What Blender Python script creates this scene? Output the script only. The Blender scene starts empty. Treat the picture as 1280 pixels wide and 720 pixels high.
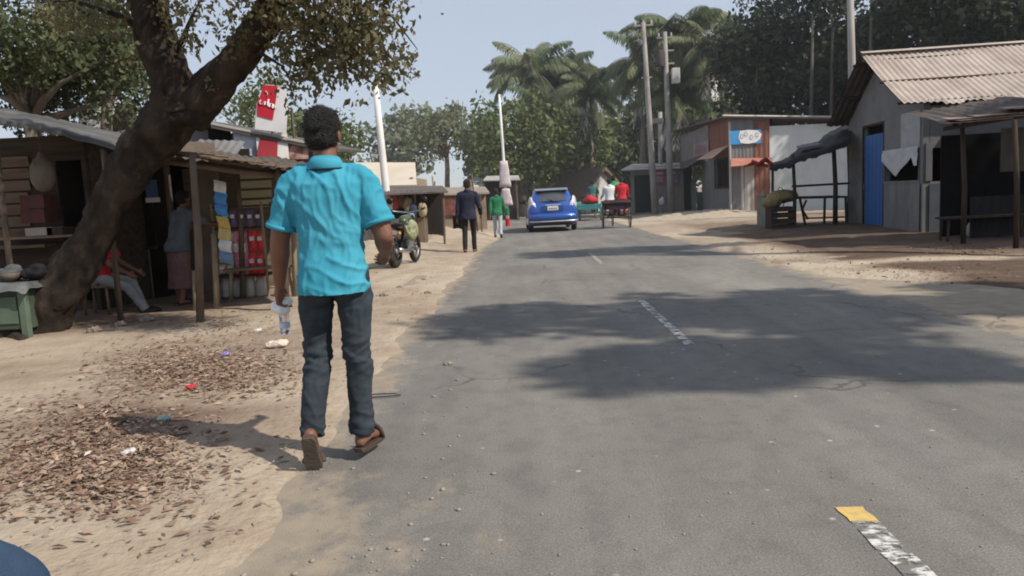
import bpy, bmesh, math, random
import numpy as np
from mathutils import Vector, Matrix, noise, Euler
R = math.radians
PI = math.pi
random.seed(7)
rng = np.random.default_rng(11)
scene = bpy.context.scene
col = scene.collection

# ------------------------------------------------------------------ camera
FOC, PIT, YAW, ROL, CH = 960.0, 0.11847, 0.02223, 0.04965, 1.252
cam_d = bpy.data.cameras.new('camera')
cam = bpy.data.objects.new('camera', cam_d)
col.objects.link(cam)
cam_d.sensor_width = 36.0
cam_d.lens = 36.0 * FOC / 1280.0
cam_d.clip_start = 0.05
cam_d.clip_end = 6000
CM = (Matrix.Rotation(YAW, 3, 'Z') @ Matrix.Rotation(PI / 2 - PIT, 3, 'X') @ Matrix.Rotation(-ROL, 3, 'Z'))
cam.matrix_world = Matrix.Translation((0, 0, CH)) @ CM.to_4x4()
scene.camera = cam

def ray(px, py):
    return CM @ Vector(((px - 640) / FOC, -(py - 360) / FOC, -1.0))
def at(px, py, Y):
    v = ray(px, py); t = Y / v.y
    return Vector((v.x * t, Y, CH + v.z * t))
def gr(px, py, z=0.0):
    v = ray(px, py); t = (z - CH) / v.z
    return Vector((v.x * t, v.y * t, z))

# ------------------------------------------------------------------ materials
_m = {}
def _nodes(name):
    m = bpy.data.materials.new(name); m.use_nodes = True
    nt = m.node_tree
    return m, nt, nt.nodes['Principled BSDF']
def N(nt, typ, **kw):
    n = nt.nodes.new(typ)
    for k, v in kw.items():
        setattr(n, k, v)
    return n
def c4(c): return (c[0], c[1], c[2], 1.0)
def mat(name, c1, c2=None, scale=6.0, rough=0.8, metal=0.0, bump=0.0, bscale=None, stretch=(1, 1, 1), detail=6,
        dirt=None, dirt_scale=2.0, lo=0.35, hi=0.65, spec=0.3, dirt_lo=0.5, dirt_hi=0.7, alpha=1.0, trans=0.0, coat=0.0):
    if name in _m: return _m[name]
    m, nt, b = _nodes(name)
    L = nt.links.new
    tc = N(nt, 'ShaderNodeTexCoord'); mp = N(nt, 'ShaderNodeMapping')
    mp.inputs['Scale'].default_value = stretch
    L(tc.outputs['Object'], mp.inputs['Vector'])
    if c2 is None: c2 = tuple(x * 0.8 for x in c1)
    ns = N(nt, 'ShaderNodeTexNoise'); ns.inputs['Scale'].default_value = scale; ns.inputs['Detail'].default_value = detail
    L(mp.outputs[0], ns.inputs['Vector'])
    rp = N(nt, 'ShaderNodeValToRGB')
    rp.color_ramp.elements[0].position = lo; rp.color_ramp.elements[1].position = hi
    rp.color_ramp.elements[0].color = c4(c1); rp.color_ramp.elements[1].color = c4(c2)
    L(ns.outputs['Fac'], rp.inputs['Fac'])
    out = rp.outputs['Color']
    if dirt:
        n2 = N(nt, 'ShaderNodeTexNoise'); n2.inputs['Scale'].default_value = dirt_scale; n2.inputs['Detail'].default_value = 8
        n2.inputs['Roughness'].default_value = 0.7
        L(mp.outputs[0], n2.inputs['Vector'])
        r2 = N(nt, 'ShaderNodeValToRGB'); r2.color_ramp.elements[0].position = dirt_lo; r2.color_ramp.elements[1].position = dirt_hi
        L(n2.outputs['Fac'], r2.inputs['Fac'])
        mx = N(nt, 'ShaderNodeMixRGB'); mx.inputs[2].default_value = c4(dirt)
        L(r2.outputs['Color'], mx.inputs[0]); L(out, mx.inputs[1]); out = mx.outputs[0]
    L(out, b.inputs['Base Color'])
    b.inputs['Roughness'].default_value = rough
    b.inputs['Metallic'].default_value = metal
    b.inputs['Specular IOR Level'].default_value = spec
    b.inputs['Coat Weight'].default_value = coat
    b.inputs['Coat Roughness'].default_value = 0.05
    if trans: b.inputs['Transmission Weight'].default_value = trans
    if alpha < 1: b.inputs['Alpha'].default_value = alpha
    if bump:
        n3 = N(nt, 'ShaderNodeTexNoise'); n3.inputs['Scale'].default_value = bscale or scale * 4; n3.inputs['Detail'].default_value = 6
        L(mp.outputs[0], n3.inputs['Vector'])
        bp = N(nt, 'ShaderNodeBump'); bp.inputs['Strength'].default_value = bump; bp.inputs['Distance'].default_value = 0.03
        L(n3.outputs['Fac'], bp.inputs['Height']); L(bp.outputs[0], b.inputs['Normal'])
    _m[name] = m
    return m

def leafmat(name, cols, rough=0.6, transl=0.35):
    """leaf colours picked by a per-leaf number stored on the mesh"""
    if name in _m: return _m[name]
    m, nt, b = _nodes(name); L = nt.links.new
    a = N(nt, 'ShaderNodeAttribute'); a.attribute_name = 'v'
    rp = N(nt, 'ShaderNodeValToRGB'); rp.color_ramp.interpolation = 'LINEAR'
    e = rp.color_ramp.elements
    for i, c in enumerate(cols):
        p = i / (len(cols) - 1)
        el = e[0] if i == 0 else (e[1] if i == len(cols) - 1 else e.new(p))
        el.position = p; el.color = c4(c)
    L(a.outputs['Fac'], rp.inputs['Fac'])
    L(rp.outputs['Color'], b.inputs['Base Color'])
    b.inputs['Roughness'].default_value = rough; b.inputs['Specular IOR Level'].default_value = 0.25
    tr = N(nt, 'ShaderNodeBsdfTranslucent'); L(rp.outputs['Color'], tr.inputs['Color'])
    mx = N(nt, 'ShaderNodeMixShader'); mx.inputs[0].default_value = transl
    L(b.outputs[0], mx.inputs[1]); L(tr.outputs[0], mx.inputs[2])
    L(mx.outputs[0], nt.nodes['Material Output'].inputs['Surface'])
    _m[name] = m
    return m

# ------------------------------------------------------------------ objects
def tag(o, label=None, cat=None, group=None, kind=None):
    if label: o['label'] = label
    if cat: o['category'] = cat
    if group: o['group'] = group
    if kind: o['kind'] = kind
    return o
def thing(name, label, cat, loc=(0, 0, 0), rz=0.0, group=None):
    o = bpy.data.objects.new(name, None); col.objects.link(o)
    o.empty_display_size = 0.2
    o.location = loc; o.rotation_euler = (0, 0, rz)
    return tag(o, label, cat, group)
def world_of(o):
    M = o.matrix_basis.copy()
    p = o.parent
    while p is not None:
        M = p.matrix_basis @ M; p = p.parent
    return M
def copy_tree(o, parent=None):
    c = o.copy(); col.objects.link(c); c.parent = parent
    for ch in o.children: copy_tree(ch, c)
    return c

class MB:
    def __init__(s): s.v = []; s.f = []; s.a = []
    def add(s, vs, fs):
        k = len(s.v)
        s.v += [Vector(x) for x in vs]
        s.f += [tuple(i + k for i in f) for f in fs]
        return s
    def box(s, c, size, rz=0, rx=0, ry=0, taper=1.0):
        M = Euler((rx, ry, rz)).to_matrix()
        hx, hy, hz = size[0] / 2, size[1] / 2, size[2] / 2
        vs = []
        for z in (-1, 1):
            t = taper if z > 0 else 1
            for x, y in ((-1, -1), (1, -1), (1, 1), (-1, 1)):
                vs.append(Vector(c) + M @ Vector((x * hx * t, y * hy * t, z * hz)))
        return s.add(vs, [(0, 3, 2, 1), (4, 5, 6, 7), (0, 1, 5, 4), (1, 2, 6, 5), (2, 3, 7, 6), (3, 0, 4, 7)])
    def quad(s, a, b, c, d): return s.add([a, b, c, d], [(0, 1, 2, 3)])
    def slab(s, a, b, c, d, t):
        """a sheet a-b-c-d given a thickness t against its normal"""
        a, b, c, d = map(Vector, (a, b, c, d))
        n = (b - a).cross(d - a).normalized() * t
        return s.add([a, b, c, d, a - n, b - n, c - n, d - n],
                     [(0, 1, 2, 3), (7, 6, 5, 4), (0, 4, 5, 1), (1, 5, 6, 2), (2, 6, 7, 3), (3, 7, 4, 0)])
    def tube(s, pts, rad, n=10, flat=1.0, up=None, cap=True, round_cap=False):
        pts = [Vector(p) for p in pts]
        if not hasattr(rad, '__len__'): rad = [rad] * len(pts)
        rad = list(rad)
        if round_cap:
            d0 = (pts[0] - pts[1]).normalized(); d1 = (pts[-1] - pts[-2]).normalized()
            r0, r1 = rad[0], rad[-1]
            pts = [pts[0] + d0 * r0 * .95, pts[0] + d0 * r0 * .7] + pts + [pts[-1] + d1 * r1 * .7, pts[-1] + d1 * r1 * .95]
            rad = [r0 * .3, r0 * .72] + rad + [r1 * .72, r1 * .3]
        ref = Vector(up) if up else Vector((0.123, 0.31, 0.94))
        rings = []; prev = None
        for i, p in enumerate(pts):
            t = (pts[min(i + 1, len(pts) - 1)] - pts[max(i - 1, 0)]).normalized()
            if prev is None:
                u = t.cross(ref)
                if u.length < 1e-3: u = t.cross(Vector((1, 0, 0)))
                u.normalize()
            else:
                u = (prev - t * prev.dot(t)).normalized()
            prev = u
            w = t.cross(u)
            rings.append([p + u * (math.cos(2 * PI * k / n) * rad[i]) + w * (math.sin(2 * PI * k / n) * rad[i] * flat) for k in range(n)])
        return s.rings(rings, cap)
    def rings(s, rings, cap=True):
        n = len(rings[0]); vs = [v for r in rings for v in r]; fs = []
        for i in range(len(rings) - 1):
            for k in range(n):
                a = i * n + k; b = i * n + (k + 1) % n
                fs.append((a, b, b + n, a + n))
        if cap:
            fs.append(tuple(range(n - 1, -1, -1)))
            fs.append(tuple(range((len(rings) - 1) * n, len(rings) * n)))
        return s.add(vs, fs)
    def ell(s, c, rx, ry, rz, n=16, m=10, rot=None):
        vs = []; c = Vector(c)
        M = rot if rot is not None else Matrix.Identity(3)
        vs.append(c + M @ Vector((0, 0, -rz)))
        for j in range(1, m):
            ph = -PI / 2 + PI * j / m
            for k in range(n):
                th = 2 * PI * k / n
                vs.append(c + M @ Vector((rx * math.cos(ph) * math.cos(th), ry * math.cos(ph) * math.sin(th), rz * math.sin(ph))))
        vs.append(c + M @ Vector((0, 0, rz)))
        fs = []
        for k in range(n): fs.append((0, 1 + (k + 1) % n, 1 + k))
        for j in range(m - 2):
            for k in range(n):
                a = 1 + j * n + k; b = 1 + j * n + (k + 1) % n
                fs.append((a, b, b + n, a + n))
        t = len(vs) - 1; o = 1 + (m - 2) * n
        for k in range(n): fs.append((t, o + k, o + (k + 1) % n))
        return s.add(vs, fs)
    def lathe(s, c, prof, n=20, axis='Z'):
        rings = []
        for r, h in prof:
            ring = []
            for k in range(n):
                a = 2 * PI * k / n
                if axis == 'Z': q = Vector((r * math.cos(a), r * math.sin(a), h))
                elif axis == 'X': q = Vector((h, r * math.cos(a), r * math.sin(a)))
                else: q = Vector((r * math.sin(a), h, r * math.cos(a)))
                ring.append(Vector(c) + q)
            rings.append(ring)
        return s.rings(rings)
    def torus(s, c, R_, r, axis='X', n=28, m=8, sq=1.0):
        vs = []; fs = []; c = Vector(c)
        for i in range(n):
            a = 2 * PI * i / n
            for j in range(m):
                b = 2 * PI * j / m
                rr = R_ + r * math.cos(b); h = r * sq * math.sin(b)
                if axis == 'X': q = Vector((h, rr * math.cos(a), rr * math.sin(a)))
                elif axis == 'Y': q = Vector((rr * math.cos(a), h, rr * math.sin(a)))
                else: q = Vector((rr * math.cos(a), rr * math.sin(a), h))
                vs.append(c + q)
        for i in range(n):
            for j in range(m):
                a = i * m + j; b = i * m + (j + 1) % m; i2 = ((i + 1) % n) * m
                fs.append((a, b, i2 + (j + 1) % m, i2 + j))
        return s.add(vs, fs)
    def corr(s, o, u, v, nu, amp=0.012, pitch=0.08, sag=0.0, jag=0.0, seed=1):
        """corrugated sheet: waves run along u, ridges along v (world vectors from corner o)"""
        o, u, v = Vector(o), Vector(u), Vector(v)
        lu = u.length; cnt = max(4, int(lu / pitch) * 4)
        n = u.cross(v).normalized(); nv = nu
        rr = random.Random(seed)
        jit = [rr.uniform(-jag, jag) for _ in range(cnt + 1)]
        vs = []; fs = []
        for i in range(cnt + 1):
            h = amp * math.sin(2 * PI * (i / 4.0))
            for j in range(nv + 1):
                t = j / nv
                vs.append(o + u * (i / cnt) + v * (t * (1 + (jit[i // 12 * 12 % len(jit)] if j == nv else 0))) + n * (h - sag * 4 * t * (1 - t) + 0.4 * sag * math.sin(3.1 * i / cnt * 6 + seed)))
        for i in range(cnt):
            for j in range(nv):
                a = i * (nv + 1) + j
                fs.append((a, a + nv + 1, a + nv + 2, a + 1))
        return s.add(vs, fs)
    def build(s, name, m, parent=None, world=False, smooth=False, bevel=0.0, kind=None, auto=None):
        me = bpy.data.meshes.new(name)
        vs = s.v
        if world and parent is not None:
            Mi = world_of(parent).inverted(); vs = [Mi @ q for q in vs]
        me.from_pydata([tuple(q) for q in vs], [], s.f)
        me.materials.append(m)
        o = bpy.data.objects.new(name, me); col.objects.link(o)
        if parent is not None: o.parent = parent
        if bevel:
            md = o.modifiers.new('bevel', 'BEVEL'); md.width = bevel; md.segments = 2; md.limit_method = 'ANGLE'
        if smooth:
            me.shade_smooth()
            if auto: me.set_sharp_from_angle(angle=R(auto))
        if kind: o['kind'] = kind
        return o

def remesh(mb, name, m, parent, voxel=0.01, smooth=3, disp=None):
    """union of the closed shapes in mb as one continuous surface"""
    me = bpy.data.meshes.new('tmp'); me.from_pydata([tuple(q) for q in mb.v], [], mb.f)
    t = bpy.data.objects.new('tmp', me); col.objects.link(t)
    md = t.modifiers.new('r', 'REMESH'); md.mode = 'VOXEL'; md.voxel_size = voxel; md.use_smooth_shade = True
    if smooth:
        sm = t.modifiers.new('s', 'SMOOTH'); sm.factor = 0.5; sm.iterations = smooth
    dg = bpy.context.evaluated_depsgraph_get(); dg.update()
    nm = bpy.data.meshes.new_from_object(t.evaluated_get(dg)); nm.name = name
    bpy.data.objects.remove(t); bpy.data.meshes.remove(me)
    if disp:
        vs = [q.co + q.normal * disp(q.co, q.normal) for q in nm.vertices]
        for q, c in zip(nm.vertices, vs): q.co = c
    nm.materials.clear(); nm.materials.append(m)
    nm.shade_smooth()
    o = bpy.data.objects.new(name, nm); col.objects.link(o); o.parent = parent
    return o

def npmesh(name, V, F, m, parent=None, attr=None, kind=None, smooth=False):
    """V (n,3), F (k,4) numpy; attr (k,) per-face number 'v'"""
    me = bpy.data.meshes.new(name)
    nv, nf = len(V), len(F); k = F.shape[1]
    me.vertices.add(nv); me.vertices.foreach_set('co', np.asarray(V, np.float32).ravel())
    me.loops.add(nf * k); me.loops.foreach_set('vertex_index', F.astype(np.int32).ravel())
    me.polygons.add(nf); me.polygons.foreach_set('loop_start', np.arange(0, nf * k, k, dtype=np.int32))
    me.update(calc_edges=True); me.validate()
    if attr is not None:
        a = me.attributes.new('v', 'FLOAT', 'FACE'); a.data.foreach_set('value', np.asarray(attr, np.float32))
    me.materials.append(m)
    if smooth: me.shade_smooth()
    o = bpy.data.objects.new(name, me); col.objects.link(o)
    if parent is not None: o.parent = parent
    if kind: o['kind'] = kind
    return o

def leaf_quads(C, size, droop=0.3, asp=0.5, jitter=0.35, flat=None):
    """rhombic leaves at centres C"""
    n = len(C)
    d = rng.normal(size=(n, 3)); d[:, 2] -= droop
    if flat is not None: d[:, 2] *= flat
    d /= np.linalg.norm(d, axis=1)[:, None]
    w = rng.normal(size=(n, 3))
    if flat is not None: w[:, 2] *= flat
    w -= d * np.sum(w * d, axis=1)[:, None]; w /= np.linalg.norm(w, axis=1)[:, None] + 1e-9
    nn = np.cross(d, w)
    L = size * (1 + jitter * rng.normal(size=n)).clip(.4, 1.9)
    L = L[:, None]
    a = C - d * L * .5
    b = C + w * L * asp * .5 + nn * L * .08 - d * L * .05
    c = C + d * L * .5
    e = C - w * L * asp * .5 + nn * L * .08 - d * L * .05
    V = np.stack([a, b, c, e], 1).reshape(-1, 3)
    F = np.arange(n * 4).reshape(-1, 4)
    return V, F
def clump_points(clumps, n, shell=0.5):
    """points in ellipsoidal clumps (x,y,z,rx,ry,rz), pushed towards each clump's outside"""
    cl = np.array(clumps, float)
    w = cl[:, 3] * cl[:, 4] * cl[:, 5]; w = w ** (2 / 3); w /= w.sum()
    idx = rng.choice(len(cl), n, p=w)
    d = rng.normal(size=(n, 3)); d /= np.linalg.norm(d, axis=1)[:, None]
    r = rng.random(n) ** (1 / 3 * shell + .12)
    r *= 1 + .13 * rng.normal(size=n)
    return cl[idx, :3] + d * r[:, None] * cl[idx, 3:], idx
def sub_clumps(c, r, n, rr, flat=1.0):
    """n little clumps scattered through an ellipsoid"""
    out = []
    for _ in range(n):
        d = rng.normal(size=3); d /= np.linalg.norm(d)
        q = rng.random() ** .45
        k = rr * rng.uniform(.65, 1.35)
        out.append((c[0] + d[0] * r[0] * q, c[1] + d[1] * r[1] * q, c[2] + d[2] * r[2] * q, k, k, k * flat))
    return out
# ------------------------------------------------------------------ light
SUN_EL, SUN_AZ = R(44), math.atan2(0.895, -0.447)      # azimuth measured from +Y towards +X
w = bpy.data.worlds.new('World'); scene.world = w; w.use_nodes = True
wn = w.node_tree; bg = wn.nodes['Background']
sky = wn.nodes.new('ShaderNodeTexSky'); sky.sky_type = 'NISHITA'; sky.sun_disc = False
sky.sun_elevation = SUN_EL; sky.sun_rotation = SUN_AZ
sky.air_density = 1.0; sky.dust_density = 0.35; sky.ozone_density = 3.0
hz = wn.nodes.new('ShaderNodeMixRGB'); hz.inputs[0].default_value = .70; hz.inputs[2].default_value = (4.5, 4.95, 5.75, 1)     # pale dry season haze over the whole sky
wn.links.new(sky.outputs[0], hz.inputs[1]); wn.links.new(hz.outputs[0], bg.inputs['Color']); bg.inputs['Strength'].default_value = 0.132
sd = bpy.data.lights.new('sun', 'SUN'); so = bpy.data.objects.new('sun', sd); col.objects.link(so)
sd.energy = 5.0; sd.angle = R(1.0); sd.color = (1.0, 0.925, 0.81)
sdir = Vector((math.sin(SUN_AZ) * math.cos(SUN_EL), math.cos(SUN_AZ) * math.cos(SUN_EL), math.sin(SUN_EL)))
so.rotation_euler = sdir.to_track_quat('Z', 'Y').to_euler()
so.location = sdir * 60
scene.view_settings.view_transform = 'Standard'; scene.view_settings.look = 'None'
scene.view_settings.exposure = 0; scene.view_settings.gamma = 1
scene.cycles.filter_width = 1.9
scene.cycles.max_bounces = 6; scene.cycles.transparent_max_bounces = 8
scene.cycles.use_denoising = True

# ------------------------------------------------------------------ ground, road
def sstep(a, b, x):
    t = np.clip((x - a) / (b - a), 0, 1); return t * t * (3 - 2 * t)
def vnoise(X, Y, s, seed=0.0):
    f = np.array([noise.noise(Vector((x * s + seed, y * s - seed, seed * .7))) for x, y in zip(X.ravel(), Y.ravel())])
    return f.reshape(X.shape)
def edge_l(Y): return -1.03 - 0.02 * np.maximum(Y - 25, 0) * 0
def edge_r(Y): return 3.55 + 0.25 * (1 - sstep(16, 22, Y)) + 1.3 * (1 - sstep(8.2, 10.5, Y)) * sstep(-3, 2, Y)
BEND = 70.0
def bend(Y): return -np.maximum(Y - 42.0, 0) ** 2 / 55.0      # the road swings away to the left beyond the car
def grid(xs, ys):
    X, Y = np.meshgrid(xs, ys)
    nx, ny = len(xs), len(ys)
    i = np.arange(nx * ny).reshape(ny, nx)
    F = np.stack([i[:-1, :-1], i[:-1, 1:], i[1:, 1:], i[1:, :-1]], -1).reshape(-1, 4)
    return X, Y, F
def spread(a, b, s0, g, end):
    out = list(np.arange(a, b, s0)); s = s0
    while out[-1] < end: s *= g; out.append(out[-1] + s)
    return out
xs_r = spread(0, 9, .11, 1.18, 3000); xs_l = [-x for x in spread(.11, 8, .11, 1.18, 3000)][::-1]
xs = np.array(xs_l + xs_r)
ys = np.array([-q for q in spread(1, 1.1, .3, 1.5, 200)][::-1] + spread(-.8, 16, .13, 1.035, 3500))
X, Y, F = grid(xs, ys)
XB = X - np.where(Y < 80, bend(Y), bend(np.array(80.0)))
dl = edge_l(Y) - XB; dr = XB - edge_r(Y)
d_out = np.maximum(dl, dr)
near = (np.abs(X) < 40) & (Y < 90)
n1 = np.where(near, vnoise(X, Y, 1.3, 3.1), 0); n2 = np.where(near, vnoise(X, Y, 5.0, 7.7), 0); n3 = np.where(near, vnoise(X, Y, .35, 1.7), 0)
dd = d_out + n1 * .16 + n2 * .07
Z = -0.035 + 0.05 * sstep(-.12, .25, dd) + sstep(.1, 1.0, dd) * (n1 * .022 + n2 * .012 + n3 * .05)
Z += 0.22 * sstep(5.0, 8.0, X) * sstep(12, 17, Y) * (1 - sstep(60, 90, Y)) * 0.35
# low dirt mounds on the left verge beyond the motorcycle
for cx, cy, rx, ry, h in ((-2.9, 24, 1.4, 3.0, .34), (-4.5, 22, 1.6, 3.0, .4), (-3.6, 18.5, 1.0, 1.3, .12), (8.2, 31.6, 1.6, 1.0, .22), (6.3, 33, 1.5, 1.5, .15)):
    Z += h * np.exp(-(((X - cx) / rx) ** 2 + ((Y - cy) / ry) ** 2)) * (1 + .3 * n2)
V = np.stack([X, Y, Z], -1).reshape(-1, 3)
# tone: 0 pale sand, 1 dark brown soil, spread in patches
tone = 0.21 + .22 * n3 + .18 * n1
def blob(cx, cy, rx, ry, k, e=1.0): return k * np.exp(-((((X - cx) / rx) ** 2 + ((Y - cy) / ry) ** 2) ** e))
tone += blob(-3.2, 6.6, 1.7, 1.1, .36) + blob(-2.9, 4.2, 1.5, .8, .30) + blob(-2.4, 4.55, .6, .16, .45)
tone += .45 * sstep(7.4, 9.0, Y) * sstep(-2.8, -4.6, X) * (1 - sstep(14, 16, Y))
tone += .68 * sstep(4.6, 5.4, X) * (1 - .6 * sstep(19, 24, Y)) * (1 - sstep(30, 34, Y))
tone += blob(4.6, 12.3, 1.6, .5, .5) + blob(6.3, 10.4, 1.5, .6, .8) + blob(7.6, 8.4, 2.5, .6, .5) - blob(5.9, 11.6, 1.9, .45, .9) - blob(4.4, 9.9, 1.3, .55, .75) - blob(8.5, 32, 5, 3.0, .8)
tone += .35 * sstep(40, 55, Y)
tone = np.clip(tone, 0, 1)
def ground_mat():
    m, nt, b = _nodes('sandy_ground'); L = nt.links.new
    a = N(nt, 'ShaderNodeAttribute'); a.attribute_name = 'tone'
    tc = N(nt, 'ShaderNodeTexCoord')
    n_ = N(nt, 'ShaderNodeTexNoise'); n_.inputs['Scale'].default_value = 2.6; n_.inputs['Detail'].default_value = 10; n_.inputs['Roughness'].default_value = .68
    L(tc.outputs['Object'], n_.inputs['Vector'])
    ad = N(nt, 'ShaderNodeMath', operation='MULTIPLY_ADD'); ad.inputs[1].default_value = .75; ad.inputs[2].default_value = -.36
    L(n_.outputs['Fac'], ad.inputs[0])
    sm = N(nt, 'ShaderNodeMath', operation='ADD'); L(ad.outputs[0], sm.inputs[0]); L(a.outputs['Fac'], sm.inputs[1])
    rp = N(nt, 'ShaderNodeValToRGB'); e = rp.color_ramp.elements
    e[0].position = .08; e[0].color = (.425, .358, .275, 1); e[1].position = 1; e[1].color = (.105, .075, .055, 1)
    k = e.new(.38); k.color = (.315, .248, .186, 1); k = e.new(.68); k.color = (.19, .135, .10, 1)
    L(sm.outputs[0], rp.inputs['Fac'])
    # pale grit and tiny dark bits
    vo = N(nt, 'ShaderNodeTexVoronoi'); vo.inputs['Scale'].default_value = 38; L(tc.outputs['Object'], vo.inputs['Vector'])
    r2 = N(nt, 'ShaderNodeValToRGB'); r2.color_ramp.elements[0].position = .10; r2.color_ramp.elements[1].position = .16
    r2.color_ramp.elements[0].color = (1, 1, 1, 1); r2.color_ramp.elements[1].color = (0, 0, 0, 1)
    L(vo.outputs['Distance'], r2.inputs['Fac'])
    n5 = N(nt, 'ShaderNodeTexNoise'); n5.inputs['Scale'].default_value = 1.1; L(tc.outputs['Object'], n5.inputs['Vector'])
    r5 = N(nt, 'ShaderNodeValToRGB'); r5.color_ramp.elements[0].position = .45; r5.color_ramp.elements[1].position = .62
    L(n5.outputs['Fac'], r5.inputs['Fac'])
    mm = N(nt, 'ShaderNodeMath', operation='MULTIPLY'); L(r2.outputs['Color'], mm.inputs[0]); L(r5.outputs['Color'], mm.inputs[1])
    m2 = N(nt, 'ShaderNodeMath', operation='MULTIPLY'); m2.inputs[1].default_value = .6; L(mm.outputs[0], m2.inputs[0])
    mx = N(nt, 'ShaderNodeMixRGB'); L(m2.outputs[0], mx.inputs[0]); L(rp.outputs['Color'], mx.inputs[1])
    L(vo.outputs['Color'], mx.inputs[2])
    hs = N(nt, 'ShaderNodeHueSaturation'); hs.inputs['Saturation'].default_value = .25; hs.inputs['Value'].default_value = .38; L(vo.outputs['Color'], hs.inputs['Color']); L(hs.outputs[0], mx.inputs[2])
    L(mx.outputs[0], b.inputs['Base Color']); b.inputs['Roughness'].default_value = .95; b.inputs['Specular IOR Level'].default_value = .1
    n4 = N(nt, 'ShaderNodeTexNoise'); n4.inputs['Scale'].default_value = 22; n4.inputs['Detail'].default_value = 9; L(tc.outputs['Object'], n4.inputs['Vector'])
    bp = N(nt, 'ShaderNodeBump'); bp.inputs['Strength'].default_value = .6; bp.inputs['Distance'].default_value = .035
    L(n4.outputs['Fac'], bp.inputs['Height'])
    n6 = N(nt, 'ShaderNodeTexVoronoi'); n6.inputs['Scale'].default_value = 4.2; n6.feature = 'SMOOTH_F1'; L(tc.outputs['Object'], n6.inputs['Vector'])       # trodden, scuffed sand
    b2 = N(nt, 'ShaderNodeBump'); b2.inputs['Strength'].default_value = .35; b2.inputs['Distance'].default_value = .08
    L(n6.outputs['Distance'], b2.inputs['Height']); L(bp.outputs[0], b2.inputs['Normal']); L(b2.outputs[0], b.inputs['Normal'])
    return m
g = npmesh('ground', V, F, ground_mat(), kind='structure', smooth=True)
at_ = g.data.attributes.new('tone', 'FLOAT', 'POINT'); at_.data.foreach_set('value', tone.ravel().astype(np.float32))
def ground_z(x, y):
    i = int(np.clip(np.searchsorted(xs, x), 0, len(xs) - 1)); j = int(np.clip(np.searchsorted(ys, y), 0, len(ys) - 1))
    return float(Z[j, i])

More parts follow.
